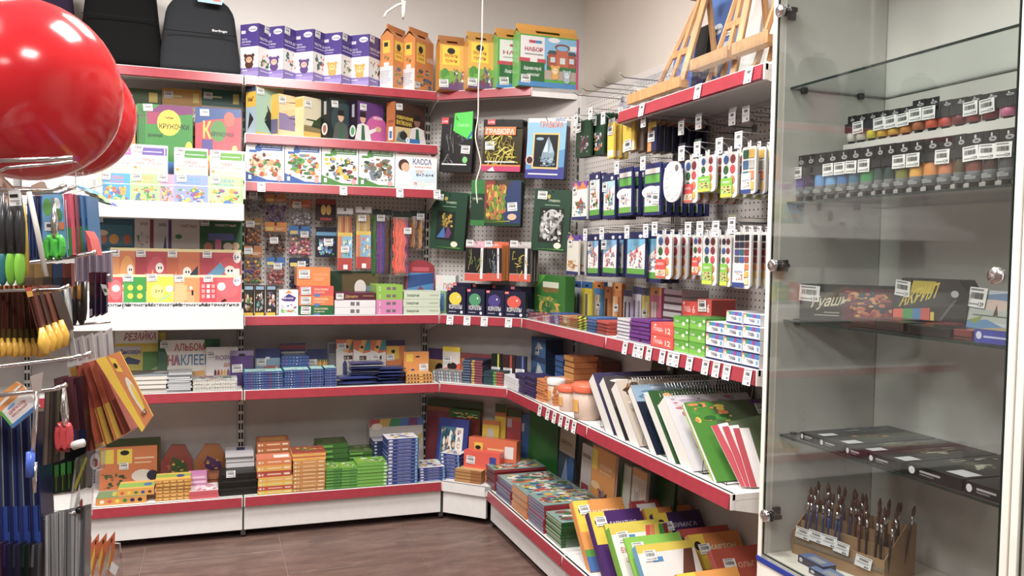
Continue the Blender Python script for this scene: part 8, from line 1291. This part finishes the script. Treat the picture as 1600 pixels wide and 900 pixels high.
for i, x in enumerate((120, 131, 142, 154, 165)): slab('clear_pouch', say(['leftmost', 'second', 'middle', 'fourth', 'rightmost'][i], 'lilac clear pouch in front of lower book tray'), 'pouch', [(x-4, 398), (x+8, 396), (x+9, 440), (x-2, 442)], 1.48+.01*i, .012, 'a898ac', [('r', .2, .1, .35, .9, 'c8c0d0'), ('r', .6, .1, .7, .95, '8a7c94')], 'gloss')
for i, x in enumerate((110, 122)):
    ro = empty('marker', P3(x, 442, 1.42)); thing(ro, say(['left', 'right'][i], 'black and yellow pocket knife shaped pen hung below pouches'), 'pen'); z = lambda a, b: P3(a, b, 1.42)-ro.location
    m = MB(); m.tube([z(x+4, 446), z(x+4, 470)], .006, 'e8a01c', 8); obj('yellow_body', m.data('yellow_body', 'plastic'), ro); m = MB(); m.tube([z(x+4, 468), z(x+5, 500), z(x+6, 508)], [.007, .006, .003], '1a1614', 8); obj('black_tip', m.data('black_tip', 'plastic'), ro); m = MB(); m.tube([z(x+9, 440), z(x+9, 485), z(x+7, 500)], .0055, '2a1f14', 8); obj('clip', m.data('clip', 'plastic'), ro)
for i, (x, c) in enumerate([(139, '1c1a34'), (148, '24143a'), (157, '1c1c3c')]):
    slab('binder_clip_pack', say(['left', 'middle', 'right'][i], 'dark purple key strap hanging before white tray'), 'key strap', [(x, 426), (x+9, 425), (x+9, 492-i*2), (x+1, 497-i*2)], 1.45+.02*i, .012, '2a1230' if i != 1 else '34102a', [('r', 0, 0, 1, .35, c), ('r', .1, .75, .9, 1, '5a1430'), ('r', .1, .02, .6, .18, ['c0c4d4', c, c][i])], 'gloss')
slab('price_tag', 'white tag hanging on the dark purple straps', 'price label', [(157, 444), (165, 445), (171, 460), (164, 462)], 1.44, .001, 'e4e6e6', [('r', .2, .3, .8, .6, '4a6a5a')])
# third level: big orange packs, correction card, compasses
for i in range(5): slab('header_card_pack', say(ordi(i, 5, 'first', 'last', 'from the left'), 'white clear topped pouch above orange packs'), 'pouch', [(100+15*i, 533-3*i), (114+15*i, 528-4*i), (122+14*i, 570-2*i), (106+14*i, 574-2*i)], 1.2+.02*i, .004, 'b8b4b4', [('r', .4, .2, .55, .9, '8a8290'), ('r', 0, 0, 1, .15, 'd8d4d4')], 'gloss')
lay = [((108, 575), (118, 573), (150, 702), (138, 706), 'dca828', 'b0402c'), ((118, 572), (128, 570), (162, 690), (150, 694), 'c8502c', 'd0582c'), ((128, 568), (138, 566), (176, 690), (164, 696), 'b84a2c', 'e8b828'), ((138, 566), (147, 563), (190, 680), (180, 688), 'cc5a2c', 'e8b828'), ((146, 564), (153, 561), (204, 672), (194, 680), 'a03c24', '6a2c18')]
for i, (a, b, c, d, c1, c2) in enumerate(lay): slab('felt_craft_pack', say(ordi(i, 5, 'leftmost', 'last', 'from the left'), 'edge-on orange craft pack in the big fan'), 'craft pack', [a, b, c, d], 1.16+.012*(5-i), .06, c1, [('r', 0, 0, 1, .45, c2), ('r', .1, .0, .3, 1, c1)], 'gloss')
slab('felt_craft_pack', 'yellow edged orange pack with pale oval, front of big fan', 'craft pack', [(150, 562), (187, 549), (239, 650), (222, 675)], 1.15, .004, 'd88a3c', [('r', 0, 0, 1, 1, 'd87f3a'), ('p', [(0, 0), (0, 1), (.42, 1), (.3, 0)], 'f0c41c'), ('p', [(.5, .98), (.72, .92), (.74, .72), (.52, .76)], 'f4c81c'), ('e', .58, .84, .07, .04, '3a3a1c'), ('e', .72, .38, .17, .27, 'ece4d0'), ('e', .78, .34, .1, .2, 'f0d020'), ('t', 'НАБОР', .48, .1, .06, '6a3a1c', .35)], 'gloss', side='e8b81c')
slab('correction_card', 'tilted white card with red title, orange top and blue base', 'stationery pack', [(-4, 640), (37, 603), (62, 635), (20, 669)], 1.06, .004, 'e8e4e0', [('r', 0, 0, 1, 1, 'ece8e6'), ('r', 0, .84, 1, 1, 'e8902c'), ('r', 0, 0, 1, .14, '2a7ac8'), ('r', 0, .14, .08, .84, '5ab03c'), ('t', 'ЦИРКУЛЬ', .2, .5, .11, 'd0405a', .6), ('t', 'ШКОЛЬНЫЙ', .22, .34, .09, 'd0605a', .55), ('e', .38, .72, .14, .05, '5a9ad8')], 'gloss'); slab('correction_card', 'second orange topped card behind the tilted white one', 'stationery pack', [(-10, 624), (24, 597), (34, 603), (-4, 640)], 1.1, .01, 'e09030', [('r', 0, 0, 1, .3, 'e8e0d8')], 'gloss')
for i in range(5): slab('compass_pack', say(ordi(i, 5, 'leftmost', 'rightmost', 'from the left'), 'dark blue long pack with silver stripe, lower left'), 'compass pack', [(-16+15*i, 655-2*i), (-3+15*i, 652-2*i), (2+16*i, 850), (-12+16*i, 852)], 1.08+.01*i, .06, ['1c2c6a', '16245a', '20347a', '142050', '1a2a64'][i], [('r', .2, .3, .35, 1, 'a0a4ac'), ('r', .1, .0, .9, .3, '1f48b0'), ('r', .7, .1, .85, .9, '101a40')], 'gloss')
ro = empty('compass', P3(58, 613, 1.02)); thing(ro, 'steel drawing compass with blue holder hanging on stand', 'compass'); z = lambda a, b: P3(a, b, 1.02)-ro.location
m = MB(); m.tube([z(58, 612), z(55, 660), z(51, 708)], .0028, 'e4e4e4', 8); obj('steel_leg', m.data('steel_leg', 'chrome'), ro); m = MB(); m.tube([z(48, 706), z(47, 745)], .0052, '2a60d8', 8); obj('blue_holder', m.data('blue_holder', 'plastic'), ro); m = MB(); m.tube([z(56, 722), z(54, 770)], .0022, 'd0d0c8', 6); obj('needle_leg', m.data('needle_leg', 'chrome'), ro); m = MB(); m.prism([(z(48, 588).x, z(48, 588).z), (z(52, 612).x, z(52, 612).z), (z(64, 612).x, z(64, 612).z), (z(67, 582).x, z(67, 582).z)][::1], -.001, .001, 'b8aaa4'); obj('hang_card', m.data('hang_card', 'card'), ro)
slab('ruler_pack', 'brown smoky clear pack beside the compass', 'stationery pack', [(70, 606), (98, 606), (94, 720), (66, 728)], 1.1, .02, '3a302c', [('r', .1, 0, .3, 1, '5a4c44'), ('r', .5, .0, .6, 1, '241c1a'), ('r', .75, .1, .9, 1, '4a4a34')], 'gloss')
for i in range(3): slab('divider_pack', say(['left', 'middle', 'right'][i], 'maroon clear pack between compass and orange fan'), 'stationery pack', [(84+14*i, 592), (97+14*i, 588), (106+15*i, 690), (92+15*i, 694)], 1.14+.01*i, .03, ['4a2430', '5a2a34', '3c1c28'][i], [('r', .2, .1, .4, .9, '6a3a44'), ('r', 0, 0, 1, .2, ['1c2c5a', '2a3a6a', '14224a'][i])], 'gloss')
scissors('red handled scissors hanging next to the maroon packs', 100, 600, 704, 1.09, 'c8202c', 'b82028', 10)
rod('glue_stick', 'white cap tube below the red scissors', 'glue stick', [(114, 697), (122, 694), (131, 692)], 1.08, .0055, 'e4e0dc')
for i in range(6): slab('green_pen_pack', say(ordi(i, 6, 'leftmost', 'rightmost', 'from the left'), 'black and green pen pack under red scissors'), 'pen pack', [(74+10*i, 700-3*i), (85+10*i, 698-3*i), (84+10*i, 772-2*i), (75+10*i, 774-2*i)], 1.2, .05, '161a16', [('r', 0, .0, 1, .35, '24301c'), ('r', .1, .35, .8, .6, ['2f8a2c', '2a7a2a', '3a9a34'][i % 3]), ('r', .3, .05, .5, .4, '5a6a24')], 'gloss')
slab('clear_bag', 'crumpled clear bag with red print, lower stand', 'bag', [(118, 716), (146, 702), (142, 806), (104, 830)], 1.16, .01, '8a8480', [('p', [(.1, .6), (.6, .95), (.7, .9), (.2, .5)], 'a89a34'), ('p', [(.2, .2), (.4, .6), (.5, .3)], 'd8d4d0'), ('e', .55, .25, .08, .1, 'a83a44')], 'film')
slab('clear_bag', 'round silver lid in clear bag beside yellow label box', 'bag', [(138, 708), (160, 704), (158, 734), (140, 738)], 1.2, .02, '9a8c8c', [('e', .5, .5, .4, .42, 'd8d0d0'), ('e', .5, .45, .22, .22, '7a5a5a'), ('e', .62, .35, .1, .12, 'b83a3a')], 'film')
for i in range(5): slab('ruler_pack', say(ordi(i, 5, 'leftmost', 'rightmost', 'from the left'), 'pale clear ruler pack at the stand bottom'), 'stationery pack', [(70+13*i, 806-3*i), (82+13*i, 803-3*i), (84+12*i, 905), (70+12*i, 905)], 1.12+.01*i, .03, ['8e8e92', 'a4a4a8', '7c7c80', 'b4b4b8', '6a6a70'][i], [('r', .2, 0, .4, 1, 'c4c4c8'), ('r', .7, .0, .8, 1, '4a4a50')], 'gloss')
for i in range(5): slab('pen_pack', say(ordi(i, 5, 'leftmost', 'rightmost', 'from the left'), 'dark violet pack at the bottom left corner'), 'pen pack', [(-14+15*i, 852), (0+15*i, 850), (2+14*i, 910), (-14+14*i, 910)], 1.06+.01*i, .05, ['3a1c34', '1c1a3a', '24243a', '16201c', '34343c'][i], [('r', .3, .4, .6, 1, ['b8a8b0', '2a2a5a', '3a3a4a', '2a3a30', '6a6a74'][i])], 'gloss')
for i, (x, y) in enumerate([(128, 838), (140, 834), (152, 833), (165, 831)]): slab('orange_card_pack', say(ordi(i, 4, 'leftmost', 'rightmost', 'from the left'), 'orange headed card pack near the floor'), 'card pack', [(x, y+18), (x+14, y), (x+13, y+32), (x+4, y+70)], 1.3-.02*i, .004, 'e0682c', [('r', 0, 0, 1, .45, 'c8701c'), ('p', [(0, .2), (.0, .5), (.6, .7), (.6, .4)], 'ecc02c'), ('e', .7, .8, .1, .08, '3a1c10')], 'gloss')
slab('clear_bag', 'grey clear bag with white sticker at stand foot', 'bag', [(168, 848), (186, 850), (190, 905), (158, 905)], 1.24, .01, '9a928c', [('p', [(.2, .3), (.5, .5), (.9, .35), (.7, .1)], 'eceaea'), ('p', [(.0, .1), (.3, .95), (.4, .9), (.15, .1)], 'b8b0ac')], 'film')
# balloons and ribbons
def balloon(px, py, dep, r, lab, tie):
    c = P3(px, py, dep); m = MB(); prof = []
    n = 22
    for i in range(n+1):
        a = math.pi*i/n; k = 1+.07*max(0, -math.cos(math.pi-a))*0; z = -math.cos(a)*r; rr = math.sin(a)*r
        if z < 0: z *= 1.08; rr *= 1-.06*(z/r)**2
        prof.append((max(rr, .0004), z))
    TR = Matrix.Rotation(R(72), 3, CR); rv = lambda q: [tuple(TR @ Vector(p)) for p in q]
    m.lathe(prof, 'fff', 40); m.v = rv(m.v); o = obj('balloon', m.data('balloon', 'latex'), None, c); thing(o, lab, 'balloon', 'red balloons')
    k = MB(); k.lathe([(.011, -r*1.08-.018), (.006, -r*1.08-.006), (.004, -r*1.08), (.012, -r*1.06)], 'fff', 14); k.v = rv(k.v); obj('knot', k.data('knot', 'latex'), o)
    s = MB(); kn = TR @ Vector((0, 0, -r*1.08-.012)); s.tube([tuple(kn), tuple(kn+Vector((0, 0, -.1))), tuple(Vector(tie)-c)], .0012, 'e8d8d0', 5); obj('string', s.data('string', 'fabric'), o)
balloon(39, 141, 1.40, .151, 'large red balloon at the upper left, nearest the camera', (S0.x, S0.y, 1.5)); balloon(108, 178, 1.92, .143, 'second red balloon half hidden behind the large one', (S0.x+.02, S0.y+.02, 1.45))
def ribbon(lab, pts, dep, r, w=.004):
    q = [P3(x, y, dep) for x, y in pts]; q = [Vector((q[0].x, q[0].y, 3.148))]+q; sm = []
    for i in range(len(q)-1):
        p0, p1, p2, p3 = q[max(i-1, 0)], q[i], q[i+1], q[min(i+2, len(q)-1)]
        for k in range(6): t = k/6; sm.append(.5*((2*p1)+(p2-p0)*t+(2*p0-5*p1+4*p2-p3)*t*t+(3*p1-p0-3*p2+p3)*t**3))
    sm.append(q[-1]); m = MB(); m.tube([p-q[0] for p in sm], r, 'ece6d4', 6); o = obj('ribbon', m.data('ribbon', 'gloss'), None, q[0]); thing(o, lab, 'ribbon')
ribbon('thin cream ribbon hanging from the ceiling before the engraving packs', [(754, 0), (753, 60), (748, 120), (747, 180), (743, 215), (751, 255), (744, 285), (746, 318)], 3.0, .0022)
ribbon('curled white ribbon end hanging above the purple boxes', [(629, -8), (632, 2), (628, 6), (622, 8), (612, 14), (604, 20), (600, 27)], 2.6, .0035)
# ------------------------------------------------------------------ link everything
for o in ALL: SC.collection.objects.link(o)
